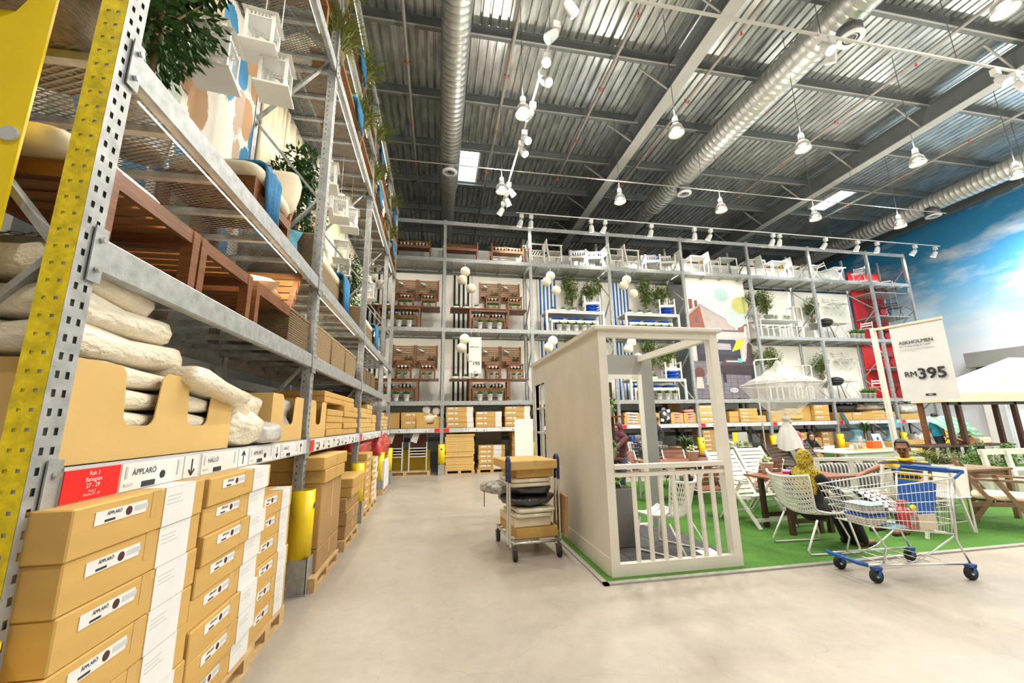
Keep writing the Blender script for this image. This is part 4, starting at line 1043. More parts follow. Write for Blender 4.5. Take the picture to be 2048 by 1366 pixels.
# ---------------------------------------------------------------- displays of the far rack
YF = 13.19
def backdrop(x0, x1, z0, z1, label, matn='white_matte', y=YF+1.08, name='backdrop_board'):
    return tag(MB().box(x0, y, z0, x1, y+.02, z1).build(name, matn), label, 'board', 'boards behind the far rack displays')
BAYN = ['corner bay', 'black-striped bay', 'first blue-striped bay', 'second blue-striped bay', 'poster bay', 'bay right of the poster', 'grill bay', 'red bay']
LV = {2.27: 'lower', 4.70: 'upper'}
for i in (0, 1, 2, 3, 5, 6):
    for z in (2.27, 4.70): backdrop(BX[i]+.07, BX[i+1]-.07, z+.02, z+2.27, f'white backdrop board of the {LV[z]} display in the {BAYN[i]}')
    backdrop(BX[i]+.07, BX[i+1]-.07, 7.21, 8.02, f'white backdrop board on the top shelf of the {BAYN[i]}')
backdrop(BX[4]+.07, BX[5]-.07, 7.21, 8.02, 'white backdrop board on the top shelf of the poster bay')
PAN = [(-.33, 'left'), (.45, 'right')]
def brown_bay(i, z):
    x0 = BX[i]; lv = LV[z]; wh = f'{lv} shelf of the {BAYN[i]}'; fl = z+.005
    if i == 1 or True:
        bw = tag(MB().box(-.35,0,0,.35,.01,2.2).build('striped_fabric', 'stripe_bw_cloth', None, False, loc=(x0+.68, YF+1.05, z+.06)), f'hanging black and white striped fabric, {wh}', 'fabric', 'striped fabric strips')
    for k, (lx, lz) in enumerate(((.72,2.12),(.61,1.78),(.92,1.45))):
        paper_lantern((x0+lx, YF+.28-.08*k, z+lz), 0, f'{("top","middle","lowest")[k]} round cream paper lantern, {wh}', 'round paper lanterns')
    gx = x0+1.55
    gateleg((gx, YF+.04, fl), 0, f'brown wooden table with both leaves up, {wh}', 'gateleg tables')
    tz = fl+.73
    for px, pn in PAN:
        cx = x0+1.6+px+.10
        wall_panel((cx+.30, YF+1.035, z+1.22), 0, f'{pn} slatted brown wall panel with shelf, {wh}', 'slatted wall panels')
        wall_lamp((cx+.15, YF+1.01, z+1.78), 0, f'metal cylinder lamp clamped to the {pn} slatted panel, {wh}', 'cylinder wall lamps')
        for q in (0, 1): herb_pot((cx+.40+q*.15, YF+.94, z+1.22+.207), 0, f'{("left","right")[q]} herb in metal pot on the {pn} panel shelf, {wh}', 'herbs on the wall panels')
        ax = cx+.35
        brown_chair((ax, YF+.30, tz), 0, f'{pn} brown wooden armchair standing on the table, {wh}', 'brown armchairs on tables', .86)
        seat_striped((ax, YF+.50, tz+.358), 0, f'striped cushion on the {pn} brown armchair, {wh}', 'striped chair cushions')
        for q in (0, 1): small_pot((ax-.13+q*.21, YF+.14, tz+.001), 0, f'{("left","right")[q]} grass in white pot under the {pn} armchair, {wh}', 'small grass pots')
    for k in range(3): grass_pot((x0+.42+k*.34, YF+.30, tz+.001), 0, f'{ORD[k]} low white grass pot on the left table leaf, {wh}', 'low grass pots')
    brown_low((gx, YF+.16, fl), 0, f'low brown bench under the table, {wh}', 'low brown benches')
    for q in (0, 1): striped_cushion((gx-.3+q*.58, YF+.33, fl+.435), 0, f'{("left","right")[q]} striped cushion on the low brown bench, {wh}', 'striped bench cushions')
    for k in range(3): fern_pot((gx-.33+k*.33, YF+.08, fl), 0, f'{ORD[k]} fern before the low brown bench, {wh}', 'ferns in white pots')
def blue_bay(i, z):
    x0 = BX[i]; wh = f'{LV[z]} shelf of the {BAYN[i]}'; fl = z+.005
    tag(MB().box(-.36,0,0,.36,.01,2.2).build('striped_fabric', 'stripe_blue_cloth', None, False, loc=(x0+.85, YF+1.05, z+.06)), f'hanging blue and white striped fabric, {wh}', 'fabric', 'striped fabric strips')
    for k, (lx, lz) in enumerate(((.80,2.12),(.62,1.86),(.95,1.52))):
        paper_lantern((x0+lx, YF+.28-.08*k, z+lz), 0, f'{("top","middle","lowest")[k]} round cream paper lantern, {wh}', 'round paper lanterns')
    tx = x0+1.62; white_table((tx, YF+.04, fl), 0, f'white wooden table, {wh}', 'white display tables'); tz = fl+.75
    for q in (0, 1): ficus[q]((x0+1.75+q*.72, YF+.72, tz), .7*q+i, f'{("left","right")[q]} leafy ficus tree, {wh}', 'ficus trees of the far rack', 1.15)
    white_chair((x0+2.35, YF+.20, tz), -.25, f'white slatted armchair on the table, {wh}', 'white armchairs on tables')
    for k in range(3): blue_cush((x0+2.35, YF+.36, tz+k*.105), .1*k, f'{("bottom","middle","top")[k]} blue cushion stacked under the white armchair, {wh}', 'blue cushions')
    for k in range(3): grass_pot((x0+.85+k*.38, YF+.30, tz+.001), 0, f'{ORD[k]} low white grass pot on the white table, {wh}', 'low grass pots')
    white_low((tx, YF+.18, fl), 0, f'low white bench under the white table, {wh}', 'low white benches')
    for k in range(3): blue_cush((tx-.58+k*.58, YF+.38, fl+.445), .08*k-.1, f'{ORD[k]} blue cushion on the low white bench, {wh}', 'blue bench cushions')
    for k in range(5): fern_pot((tx-.62+k*.31, YF+.08, fl), 0, f'{ORD[k]} fern before the low white bench, {wh}', 'ferns in white pots')
for i in (0, 1):
    for z in (4.70, 2.27): brown_bay(i, z)
for i in (2, 3):
    for z in (4.70, 2.27): blue_bay(i, z)
wallplant = Proto(lambda: wp_make())
def wp_make():
    t = thing('hanging_planter', '', 'plant')
    MB().box(-.03,0,0,.03,.03,.55).build('rail', 'white_plastic', t)
    for k in range(3):
        MB().lathe([(.05,0),(.07,.09),(0,.09)], 12, (.05,-.06,.05+k*.18)).build('cup', 'white_plastic', t, True)
        o = place('foliage', HERB, t, (.06,-.07,.15+k*.18), None, 1.4); o['kind'] = 'stuff'
    return t
bowl = Proto(lambda: tag(MB().lathe([(.05,0),(.10,.07),(.11,.10),(.10,.10),(.09,.07),(.0,.02)], 14).build('bowl', 'cream', None, True), '', 'bowl'))
for z in (4.70, 2.27):
    fl = z+.005; lv = LV[z]; x0 = BX[5]; wh = f'{lv} shelf right of the poster'
    long_table((x0+1.25, YF+.15, fl), 0, f'long white table with thin legs, {wh}', 'long white tables'); tz = fl+.72
    for q in (0, 1): ficus[1-q]((x0+.50+q*.55, YF+.55, tz), q*2.0, f'{("left","right")[q]} ficus in metal bucket, {wh}', 'ficus trees of the far rack')
    wallplant((x0+1.35, YF+1.02, z+1.25), 0, f'three green herbs in a wall planter, {wh}', 'wall planters')
    side_table((x0+2.28, YF+.30, tz), 0, f'small white side table standing on the long table, {wh}', 'white side tables')
    for k in range(4): herb_pot((x0+.95+k*.17+(.25 if k > 1 else 0), YF+.22, tz+.001), 0, f'{ORD[k]} small herb pot along the long white table, {wh}', 'herbs on white tables')
    for k in range(4): stool((x0+.42+k*.55, YF+.12, fl), 0, f'{ORD[k]} white stool under the long white table, {wh}', 'white stools')
    x0 = BX[6]; wh = f'{lv} shelf of the grill bay'
    ficus[1]((x0+.55, YF+.80, fl+.45), 1.0, f'large ficus tree, {wh}', 'ficus trees of the far rack', 1.15)
    cafe_table((x0+.55, YF+.52, fl-.27), 0, f'low white plant table carrying the ficus, {wh}', 'white plant tables') if False else tag(MB().box(x0+.3,YF+.6,fl,x0+.8,YF+1.0,fl+.45).build('plinth','white_matte'), f'white plinth under the ficus, {wh}', 'plinth', 'white plinths')
    grill((x0+.62, YF+.32, fl), 0, f'black charcoal grill on three legs, {wh}', 'charcoal grills')
    folding_table((x0+1.45, YF+.25, fl), 0, f'white folding table with bowls, {wh}', 'white folding tables')
    for q in (0, 1): bowl((x0+1.35+q*.25, YF+.5, fl+.709), 0, f'{("left","right")[q]} cream bowl on the white folding table, {wh}', 'cream bowls')
    white_folding((x0+2.35, YF+.20, fl), -1.2, f'white folding chair at the right end, {wh}', 'white folding chairs')
    for k in range(3): small_pot((x0+1.60+k*.22, YF+.10, fl), 0, f'{ORD[k]} white grass pot beside the folding chair, {wh}', 'small grass pots', 1.7)
    for q in (0, 1):
        hangc = white_folding((x0+1.75+q*.5, YF+.66, z+1.25), .2, f'{("left","right")[q]} white folding chair hung on the backdrop, {wh}', 'hung folding chairs')
# top shelf
tz = 7.20
for k, x in enumerate((-2.25, -.93, .62+.1, 2.02+.35)):
    n = ('half hidden by the left rack', 'left of the second upright', 'right of the second upright', 'by the third upright')[k]
    brown_bench((x, YF+.05, tz), 0, f'brown two-seat garden bench on the top shelf, {n}', 'brown benches on the top shelf')
    if k != 2:
        for q in (0, 1): striped_cushion((x-.26+q*.52, YF+.26, tz+.415), 0, f'{("left","right")[q]} striped cushion of the top-shelf bench {n}', 'striped bench cushions')
for i in (2, 3):
    x0 = BX[i]
    for k, lx in enumerate((.48, 1.12, 1.85, 2.5)):
        white_chair((x0+lx, YF+.08, tz), (PI/2 if k < 2 else -.25), f'{ORD[k]} white slatted armchair on the top shelf, {BAYN[i]}', 'white armchairs on the top shelf')
        if k > 1: blue_seat((x0+lx+.06, YF+.33, tz+.412), -.25, f'blue cushion on the {ORD[k]} top-shelf armchair, {BAYN[i]}', 'blue seat cushions')
for i, xs_ in ((4, ((.32,'c'),(.85,'t'),(1.55,'c'),(2.15,'t'))), (5, ((.5,'t'),(.95,'c'),(1.6,'t'),(2.35,'c')))):
    for k, (lx, ty) in enumerate(xs_):
        (cafe_chair if ty == 'c' else cafe_table)((BX[i]+lx, YF+(.12 if ty == 'c' else .10), tz), PI/2 if ty == 'c' else 0, f'white {"chair" if ty == "c" else "table"} on the top shelf, {ORD[k]} piece in the {BAYN[i]}', 'white cafe furniture on the top shelf')
x0 = BX[6]
folding_table((x0+.55, YF+.25, tz), 0, 'left white folding table on the top shelf, grill bay', 'white folding tables'); white_folding((x0+1.15, YF+.25, tz), PI/2, 'white folding chair between the top-shelf folding tables', 'white folding chairs')
folding_table((x0+1.85, YF+.3, tz), 0, 'right white folding table on the top shelf, grill bay', 'white folding tables'); white_folding((x0+2.6, YF+.25, tz), -1.2, 'white folding armchair at the right end of the top shelf', 'white folding chairs')
# cartons stored on the rear row above the top shelf
for k, (x, w_, h, n) in enumerate(((-2.0,.75,.40,'corner'),(-.85,.85,.38,'second'),(.45,.8,.28,'white wrapped'),(1.55,.8,.12,'flat'),(2.35,.7,.36,'strapped'),(3.5,.6,.2,'low'),(5.2,.9,.15,'long flat'),(8.6,.75,.40,'tall'),(10.2,.9,.35,'wide'),(11.4,.8,.4,'plastic wrapped'),(13.3,.7,.15,'thin'),(14.1,.7,.4,'pale'),(15.2,.9,.45,'broad'),(16.7,.85,.42,'last'))):
    o = carton((x, YF+1.45, 8.05), (w_, .6, h), f'{n} brown carton above the backdrop boards, {ORD[k]} from the left', 'cartons above the far rack', 'carton_brown' if k % 3 else 'carton', None, None)
    MB().box(-.02,-.004,0,.02,-.001,h).build('strap', 'yellow', o)
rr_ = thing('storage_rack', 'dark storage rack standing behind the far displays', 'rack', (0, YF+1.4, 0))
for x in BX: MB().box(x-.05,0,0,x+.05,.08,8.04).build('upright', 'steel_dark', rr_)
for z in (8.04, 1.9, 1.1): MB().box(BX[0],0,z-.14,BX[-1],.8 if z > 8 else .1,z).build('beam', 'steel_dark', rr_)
# big printed poster of a roof terrace
def poster():
    t = thing('terrace_poster', 'tall printed poster of a roof terrace with dark sofa and lanterns', 'poster', (9.58, YF+.56, 2.33)); W, Hh = 2.72, 4.80
    MB().box(0,0,0,W,.02,Hh).build('sheet', mat('poster_sky', (.86,.82,.76), .6, 0, .04, 1), t)
    lay = [0]
    def shp(name, pts, col, rough=.6):
        lay[0] += 1; k = 'poster_%d' % lay[0]; mat(k, col, rough, 0, .08, 5)
        return MB().plate([(x*W, -.0004*lay[0], z*Hh) for x, z in pts], (0,-.0004,0)).build(name, k, t)
    def disc(name, cx, cz, rx, rz_, col): return shp(name, [(cx+rx*math.cos(2*PI*i/22), cz+rz_*math.sin(2*PI*i/22)) for i in range(22)], col)
    shp('printed_wall', [(.08,.50),(.97,.50),(.97,.56),(.08,.56)], (.62,.57,.56))
    shp('printed_brick_house', [(0,.56),(.28,.56),(.22,.77),(.04,.70),(0,.68)], (.36,.11,.07)); shp('printed_gable', [(.28,.56),(.78,.56),(.76,.61),(.22,.77)], (.52,.44,.41))
    shp('printed_roof', [(.0,.685),(.22,.785),(.78,.615),(.76,.605),(.22,.765),(0,.665)], (.42,.40,.42)); shp('printed_chimney', [(.05,.73),(.11,.74),(.11,.82),(.05,.82)], (.28,.08,.06)); shp('printed_chimney', [(.14,.75),(.19,.76),(.19,.81),(.14,.81)], (.28,.08,.06))
    shp('printed_window', [(.13,.62),(.17,.62),(.17,.67),(.13,.67)], (.10,.14,.25)); shp('printed_far_house', [(.80,.56),(.97,.56),(.97,.62),(.84,.61)], (.34,.13,.09)); shp('printed_parapet', [(.04,.548),(.97,.548),(.97,.562),(.04,.562)], (.16,.13,.15))
    disc('printed_lantern', .60,.87,.12,.062, (.44,.66,.62)); disc('printed_lantern', .80,.68,.17,.095, (.60,.74,.70)); disc('printed_lantern', .90,.78,.14,.075, (.62,.60,.20))
    for a in (-.05,0,.05): shp('printed_rib', [(.60+a,.81),(.606+a,.81),(.606+a,.93),(.60+a,.93)], (.25,.50,.48))
    shp('printed_white_boards', [(.88,.40),(1,.40),(1,.60),(.92,.60)], (.74,.72,.70))
    shp('printed_terrace_floor', [(0,0),(1,0),(1,.30),(0,.30)], (.20,.18,.21)); shp('printed_back_wall', [(0,.30),(1,.30),(1,.50),(0,.50)], (.58,.53,.52))
    for k in range(9): shp('printed_board_joint', [(0,.03+k*.032),(1,.03+k*.032),(1,.033+k*.032),(0,.033+k*.032)], (.09,.08,.10))
    for k in range(8): shp('printed_board_joint', [(.1+k*.12,0),(.106+k*.12,0),(.19+k*.10,.30),(.186+k*.10,.30)], (.09,.08,.10))
    shp('printed_sofa', [(.10,.30),(.80,.30),(.80,.46),(.10,.46)], (.035,.033,.05)); shp('printed_sofa_back', [(.16,.40),(.42,.40),(.42,.475),(.16,.475)], (.055,.055,.085)); shp('printed_sofa_back', [(.44,.40),(.76,.40),(.74,.48),(.46,.48)], (.055,.055,.085))
    shp('printed_seat_cushion', [(.13,.355),(.45,.355),(.45,.395),(.13,.395)], (.05,.05,.08)); shp('printed_seat_cushion', [(.46,.355),(.79,.355),(.79,.395),(.46,.395)], (.05,.05,.08))
    shp('printed_grey_pillow', [(.42,.395),(.66,.395),(.65,.445),(.43,.45)], (.42,.39,.44)); shp('printed_yellow_pillow', [(.66,.38),(.84,.41),(.88,.49),(.76,.475)], (.62,.60,.04))
    shp('printed_plant', [(.88,.30),(1,.30),(1,.47),(.93,.45)], (.08,.045,.04))
    shp('printed_table_top', [(.45,.27),(.55,.325),(1,.315),(1,.265)], (.09,.055,.065)); shp('printed_table_side', [(.45,.20),(1,.185),(1,.265),(.45,.27)], (.045,.03,.04)); shp('printed_table_leg', [(.47,.13),(.52,.13),(.52,.21),(.47,.21)], (.03,.022,.03)); shp('printed_table_leg', [(.93,.12),(.98,.12),(.98,.2),(.93,.2)], (.03,.022,.03))
    shp('printed_tray', [(.55,.295),(.80,.295),(.80,.305),(.55,.305)], (.75,.72,.70)); shp('printed_glass', [(.74,.29),(.81,.29),(.81,.325),(.74,.325)], (.12,.52,.50)); shp('printed_carafe', [(.80,.30),(.87,.30),(.85,.36),(.85,.385),(.82,.385),(.82,.36)], (.66,.64,.66))
    shp('printed_lantern_stand', [(.20,.11),(.27,.11),(.27,.20),(.20,.20)], (.32,.40,.45)); disc('printed_pot', .10,.20,.08,.05, (.14,.05,.04)); shp('printed_stool', [(.03,.08),(.15,.08),(.14,.17),(.05,.17)], (.62,.55,.48))
    o = disc('emblem', .62,.065,.066,.018, (.93,.93,.92)); lay[0] += 1
    place('emblem_lettering', TXT['emblem_k'], o, (.62*W, -.0004*(lay[0]+3), .065*Hh-.045), (PI/2,0,0), .85)
    MB().tube([(-.05,.01,Hh),(W+.05,.01,Hh)], .03, 8).build('top_rod', 'white_plastic', t)
poster()
# red end bay with folding chairs
x0 = BX[7]
tag(MB().box(x0+.12,YF+1.02,2.30,x0+.95,YF+1.05,8.0).build('red_board', 'red_board'), 'tall red backdrop board, left of two at the rack end', 'board', 'red backdrop boards')
tag(MB().box(x0+1.03,YF+1.02,2.30,x0+1.86,YF+1.05,8.0).build('red_board', 'red_board'), 'tall red backdrop board, right of two at the rack end', 'board', 'red backdrop boards')
for q, z in enumerate((2.28, 3.55, 4.70, 5.75, 6.80)):
    nm = ORD[q]
    if q in (1, 3, 4): tag(MB().box(x0+.10,YF+.12,z-.035,x0+1.92,YF+1.0,z).build('metal_shelf', 'steel'), f'{nm} metal shelf from below in the red end bay', 'shelf', 'red bay shelves')
    for k in range(3): dark_folding((x0+.42+k*.55, YF+.35, z+.003), (-.5, -.3, -.6)[k], f'{("left","middle","right")[k]} dark folding chair on the {nm} shelf from below, red end bay', 'dark folding chairs')
t = thing('price_sign', 'narrow white price sign with yellow square hung before the red boards', 'sign', (18.70, YF-.12, 3.30))
MB().box(0,0,0,.42,.008,1.6).build('sheet', 'paper', t); o = MB().box(.02,-.004,.12,.40,-.001,.50).build('price_square', 'yellow', t); place('price_print', TXT['40'], o, (.10,-.006,.24), (PI/2,0,0))
for x in (.05,.37): MB().tube([(x,.004,1.6),(x,.004,3.75)], .003, 4).build('string', 'white_plastic', t)
t = thing('price_sign', 'white hanging price sign reading RM 195 in the black-striped bay', 'sign', (.98, YF-.12, 3.17))
MB().box(0,0,0,.42,.008,1.2).build('sheet', 'paper', t)
place('product_print', TXT['appl_sign'], t, (.03,-.002,.84), (PI/2,0,0)); place('currency_print', TXT['rm_s'], t, (.02,-.002,.36), (PI/2,0,0), .62); place('price_print', TXT['195'], t, (.12,-.002,.26), (PI/2,0,0)); place('emblem_lettering', TXT['emblem_k'], t, (.21,-.002,.03), (PI/2,0,0), .3)
MB().box(.03,-.002,.79,.36,-.0005,.797).build('small_print', 'paper_grey', t); MB().box(.03,-.002,.76,.28,-.0005,.767).build('small_print', 'paper_grey', t)
for x in (.08,.34): MB().tube([(x,.004,1.2),(x,.004,1.42)], .003, 4).build('string', 'white_plastic', t)
# ---------------------------------------------------------------- goods on the far rack: first shelf and floor
def stack(x, y, z, n, size, desc, matn='carton', strip=None, sheet=None, rz=0, group=None, jit=.012, text=False, tape=True, dot=True, left_face=False):
    """n cartons on top of each other, front towards local -y (world -Y, or +X with rz=pi/2)"""
    r = random.Random(hash((round(x,2), round(y,2), n)) & 0xffff)
    for k in range(n):
        j, j2 = r.uniform(-jit, jit), r.uniform(-jit, jit)
        fr = 'carton' if n == 1 else ('top carton' if k == n-1 else 'bottom carton' if k == 0 else f'{ORD[n-1-k]}-from-top carton')
        lx, ly = (x+j, y+j2) if abs(rz) < .1 else (x+j2, y+j)
        carton((lx, ly, z+k*(size[2]+.001)), size, f'{fr} of {desc}', group or 'stacked cartons', matn, strip, sheet, rz, text=text, tape=tape, dot=dot)
RZ = 1.425
def bundle(loc, size, label, matn, cat='bag', name='plastic_bag', seed=0, lumps=5, rz=0, group=None):
    """crumpled plastic-wrapped goods"""
    r = random.Random(seed); m = MB()
    m.sell((0,0,size[2]/2), (size[0]/2,size[1]/2,size[2]/2), .7, .6, 28, 14)
    vs = []
    for x, y, z in m.v:
        q = .10*math.sin(x*23+seed)+.08*math.sin(y*31+z*17+seed*2)+.06*math.sin(z*41+x*13)
        vs.append((x*(1+q), y*(1+q), max(0, z*(1+q*.8))))
    m.v = vs
    o = m.build(name, matn, None, True); o.location = loc; o.rotation_euler = (0,0,rz)
    return tag(o, label, cat, group)
def roll(loc, r_, l, label, matn='cream_plastic', group=None, rz=0):
    t = thing('rolled_mattress', label, 'mattress', loc, rz, group); m = MB()
    pts = [(0,-l/2,r_),(0,-l/2+.02,r_),(0,l/2-.02,r_),(0,l/2,r_)]; m.tube(pts, [r_*.86,r_,r_,r_*.86], 18).build('wrap', matn, t, True)
    m = MB(); sp = []
    for k in range(40): a = k*.5; q = r_*.85*(1-k/44); sp.append((q*math.cos(a), -l/2-.004, r_+q*math.sin(a)))
    m.tube(sp, .006, 4).build('spiral_edge', 'paper', t)
    return t
LB = (-.32,.26,.05,.0)
def lab(h, x=-.25, w_=.28): return (x, w_, .05, h*.72)
def flat_pad(loc, size, label, matn, group='cushions in open cartons'):
    w_, d, h = size; m = MB(); m.sell((0,0,h/2), (w_/2,d/2,h/2), .5, .35, 24, 10)
    m.v = [(x*(1+.05*math.sin(y*19+loc[2]*40)), y, z*(1+.10*math.sin(x*13+loc[0]*7))) for x, y, z in m.v]
    return tag(m.build('wrapped_cushion', matn, None, True, loc=loc), label, 'cushion', group)
# corner bay
stack(-.72, YF+.10, RZ, 2, (.80,.6,.25), 'the labelled pair, first shelf of the corner bay', 'carton', lab(.25)); stack(-1.62, YF+.14, RZ, 2, (.9,.6,.25), 'the pair behind the rack corner on the first shelf', 'carton')
open_carton((-.30+.06, YF+.06, RZ), (.82,.6,.36), 'open carton of rolled white mattresses in the corner bay', 0, 1, 'carton', 'open cartons of the far rack')
bundle((-.26, YF+.35, RZ+.12), (.72,.5,.36), 'clear plastic wrapped pads filling the open carton, corner bay', 'cream_plastic', seed=3)
roll((-.35, YF+.28, RZ+.45), .13, .4, 'left rolled mattress in plastic on the corner carton', group='rolled mattresses'); roll((-.03, YF+.30, RZ+.40), .13, .4, 'right rolled mattress in plastic on the corner carton', group='rolled mattresses')
pallet((-.95, YF+.02, 0), 0, 'pallet under the stacked white chairs in the corner', 1.55, .9)
def stacked_chair_make():
    t = thing('stacking_chair', '', 'chair')
    for sx in (-1,1):
        MB().tube([(sx*.27,-.02,0),(sx*.27,.02,.62),(sx*.27,.42,.66),(sx*.26,.50,.9)], .016, 6).build('side_frame', 'white_plastic', t); MB().tube([(sx*.27,.45,0),(sx*.27,.30,.42)], .016, 6).build('leg', 'white_plastic', t)
    MB().cbox(-.25,0,.42,.25,.44,.445,.008).build('seat', 'white_plastic', t); MB().bar((0,.44,.46),(0,.52,.86),.46,.02,(0,1,0)).build('backrest', 'wood_red', t)
    return t
schair = Proto(stacked_chair_make)
for q, x in enumerate((-1.33, -.58)):
    for k in range(4): schair((x, YF+.18, .123+k*.085), 0, f'white stacking armchair, {ORD[k]} from below in the {("left","right")[q]} stack of the corner', 'stacked white armchairs')
    tag(MB().bar((x-.14,YF+.12,1.0),(x-.05,YF+.12,1.28),.2,.004,(0,1,0)).build('paper_tag', 'paper'), f'{("left","right")[q]} paper hanging from the stacked white chairs', 'paper', 'papers on stacked chairs')
tag(MB().cbox(-1.4,YF+.85,.0,-.2,YF+1.1,.75,.02).build('yellow_crate', 'yellow'), 'yellow crate behind the stacked white chairs', 'crate')
# black-striped bay
wl = dict(strip=(-.36,.30,.045,.13), sheet=(.18,.26,False))
stack(.72, YF+.05, RZ, 4, (.88,.6,.165), 'the left four-high pile on the first shelf below the RM 195 sign', 'carton', (-.38,.32,.045,.12), (.22,.20,False))
stack(1.66, YF+.05, RZ, 3, (.86,.6,.165), 'the middle three-high pile on the first shelf below the brown bench', 'carton', (-.38,.32,.045,.12), (.22,.20,False))
stack(2.62, YF+.05, RZ, 4, (.86,.6,.165), 'the right four-high pile on the first shelf by the white board', 'carton', (-.38,.32,.045,.12), (.22,.20,False))
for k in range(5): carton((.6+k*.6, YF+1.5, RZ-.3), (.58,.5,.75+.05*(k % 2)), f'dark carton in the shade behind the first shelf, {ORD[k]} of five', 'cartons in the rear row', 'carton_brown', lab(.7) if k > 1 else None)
pallet((.72, YF+.02, 0), 0, 'pallet under the tall flat-box pile beside the yellow guard', .95, .8); stack(.72, YF+.05, .123, 14, (.92,.6,.078), 'the tall flat-box pile beside the yellow guard', 'carton_pale', (-.12,.04,.02,.045), None, tape=False, jit=.022)
pallet((1.75, YF+.02, 0), 0, 'pallet under the five labelled boxes on the floor', .95, .8); stack(1.75, YF+.05, .123, 5, (.86,.6,.145), 'the five-high labelled pile on the floor', 'carton', (-.36,.32,.045,.1), (.05,.26,False))
stack(2.75, YF+.15, .02, 12, (.62,.6,.107), 'the tall narrow pile beside the white board', 'carton', (-.2,.18,.03,.07), None)
tag(MB().box(1.3,YF+.9,0,2.2,YF+.95,1.25).build('grey_board', 'grey_paint'), 'dark grey board leaning behind the floor boxes', 'board')
t = thing('white_board', 'white free-standing board beside the pavilion wall', 'board', (2.74, 12.62, 0)); MB().cbox(-.35,0,.05,.25,.03,1.66,.008).build('panel', 'white_matte', t); MB().box(-.33,-.15,0,-.28,.2,.05).build('foot', 'white_matte', t); MB().box(.18,-.15,0,.23,.2,.05).build('foot', 'white_matte', t)
t = thing('info_terminal', 'narrow grey info post between white board and pavilion window', 'terminal', (3.16, 12.55, 0)); MB().cbox(-.12,0,0,.12,.10,1.55,.012).build('body', 'steel_dark', t); MB().box(-.05,-.004,.85,.05,-.001,1.35).build('notice', 'paper', t); MB().box(-.05,-.005,.75,.05,-.001,.85).build('red_notice', 'red_card', t)
# blue-striped bays and on to the right
for k in range(3): open_carton((4.2+k*.75, YF+.06, RZ), (.7,.6,.38), f'open carton on the first shelf behind the pavilion, {ORD[k]} of three', 0, 1, 'carton', 'open cartons of the far rack')
for k, x in enumerate((6.72, 7.42)):
    open_carton((x, YF+.06, RZ), (.64,.6,.38), f'open carton of grey cushions left of the black bags, {("left","right")[k]}', 0, 1, 'carton', 'open cartons of the far rack'); [flat_pad((x, YF+.3, RZ+.01+q*.10), (.54,.5,.11), f'{ORD[q]} grey wrapped cushion from below in the {("left","right")[k]} carton by the black bags', 'grey_plastic') for q in range(4)]
bundle((7.98, YF+.3, RZ), (.48,.5,.58), 'black plastic bags with white tags on the first shelf', 'dark_plastic', seed=9)
for k in range(4): tag(MB().box(-.06,-.003,-.05,.06,0,.05).build('white_tag', 'paper', None, False, loc=(7.83+(.0,.22,.10,.26)[k], YF+.04, RZ+(.13,.20,.36,.45)[k]), rot=(0,(.2,-.5,.7,-.2)[k],0)), f'white tag on the black bags, {("lower left","lower right","upper left","upper right")[k]}', 'tag', 'tags on black bags')
for k, x in enumerate((8.42, 8.93)):
    open_carton((x, YF+.06, RZ), (.48,.6,.36), f'open carton of pink cushions, {("left","right")[k]}', 0, 1, 'carton', 'open cartons of the far rack'); [flat_pad((x+.02, YF+.3, RZ+.01+q*.095), (.42,.5,.10), f'{ORD[q]} pink wrapped cushion from below in the {("left","right")[k]} carton', 'pink_plastic') for q in range(4+k)]
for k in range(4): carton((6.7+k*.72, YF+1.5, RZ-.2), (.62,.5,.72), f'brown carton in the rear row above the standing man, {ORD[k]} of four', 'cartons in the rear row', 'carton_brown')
carton((8.75, YF+.70, RZ), (.5,.4,.72), 'tall carton behind the pink cushions', 'cartons in the rear row', 'carton')
pallet((7.0, YF+.02, 0), 0, 'pallet under the boxes behind the blue trolley', .95, .8); stack(6.95, YF+.05, .123, 6, (.95,.6,.12), 'the floor pile behind the blue trolley', 'carton', (-.36,.3,.035,.08)); stack(8.65, YF+.05, .02, 4, (.75,.6,.15), 'the floor pile with orange dots behind the yucca', 'carton_brown')
bundle((6.9, YF+.3, .86), (.9,.6,.22), 'black wrapped goods on the floor pile behind the trolley', 'dark_plastic', seed=21)
stack(9.85, YF+.05, RZ, 3, (1.05,.6,.21), 'the three-high long pile below the poster', 'carton_pale', (-.45,.42,.05,.15)); stack(10.75, YF+.1, RZ, 2, (.4,.5,.2), 'the small pile right of the long boxes below the poster', 'carton'); stack(11.35, YF+.05, RZ, 4, (.75,.6,.125), 'the four-high pile below the poster', 'carton', (-.3,.25,.03,.08)); stack(11.9, YF+.12, RZ, 2, (.42,.5,.12), 'the low flat pile at the right end below the poster', 'carton_pale')
for k in range(3): carton((9.7+k*.9, YF+1.5, RZ-.25), (.8,.5,.8-.1*k), f'carton in the rear row below the poster, {ORD[k]} of three', 'cartons in the rear row', 'carton_brown')
pallet((9.85, YF+.02, 0), 0, 'pallet under the film-wrapped block of boxes', .95, .8)
for q in (0, 1): stack(9.6+q*.5, YF+.05, .123, 7, (.49,.6,.15), f'the film-wrapped block, {("left","right")[q]} column', 'carton_brown', (-.18,.2,.03,.09))
stack(10.7, YF+.5, .02, 5, (.5,.5,.15), 'the dark pile behind the second trolley', 'carton_brown')
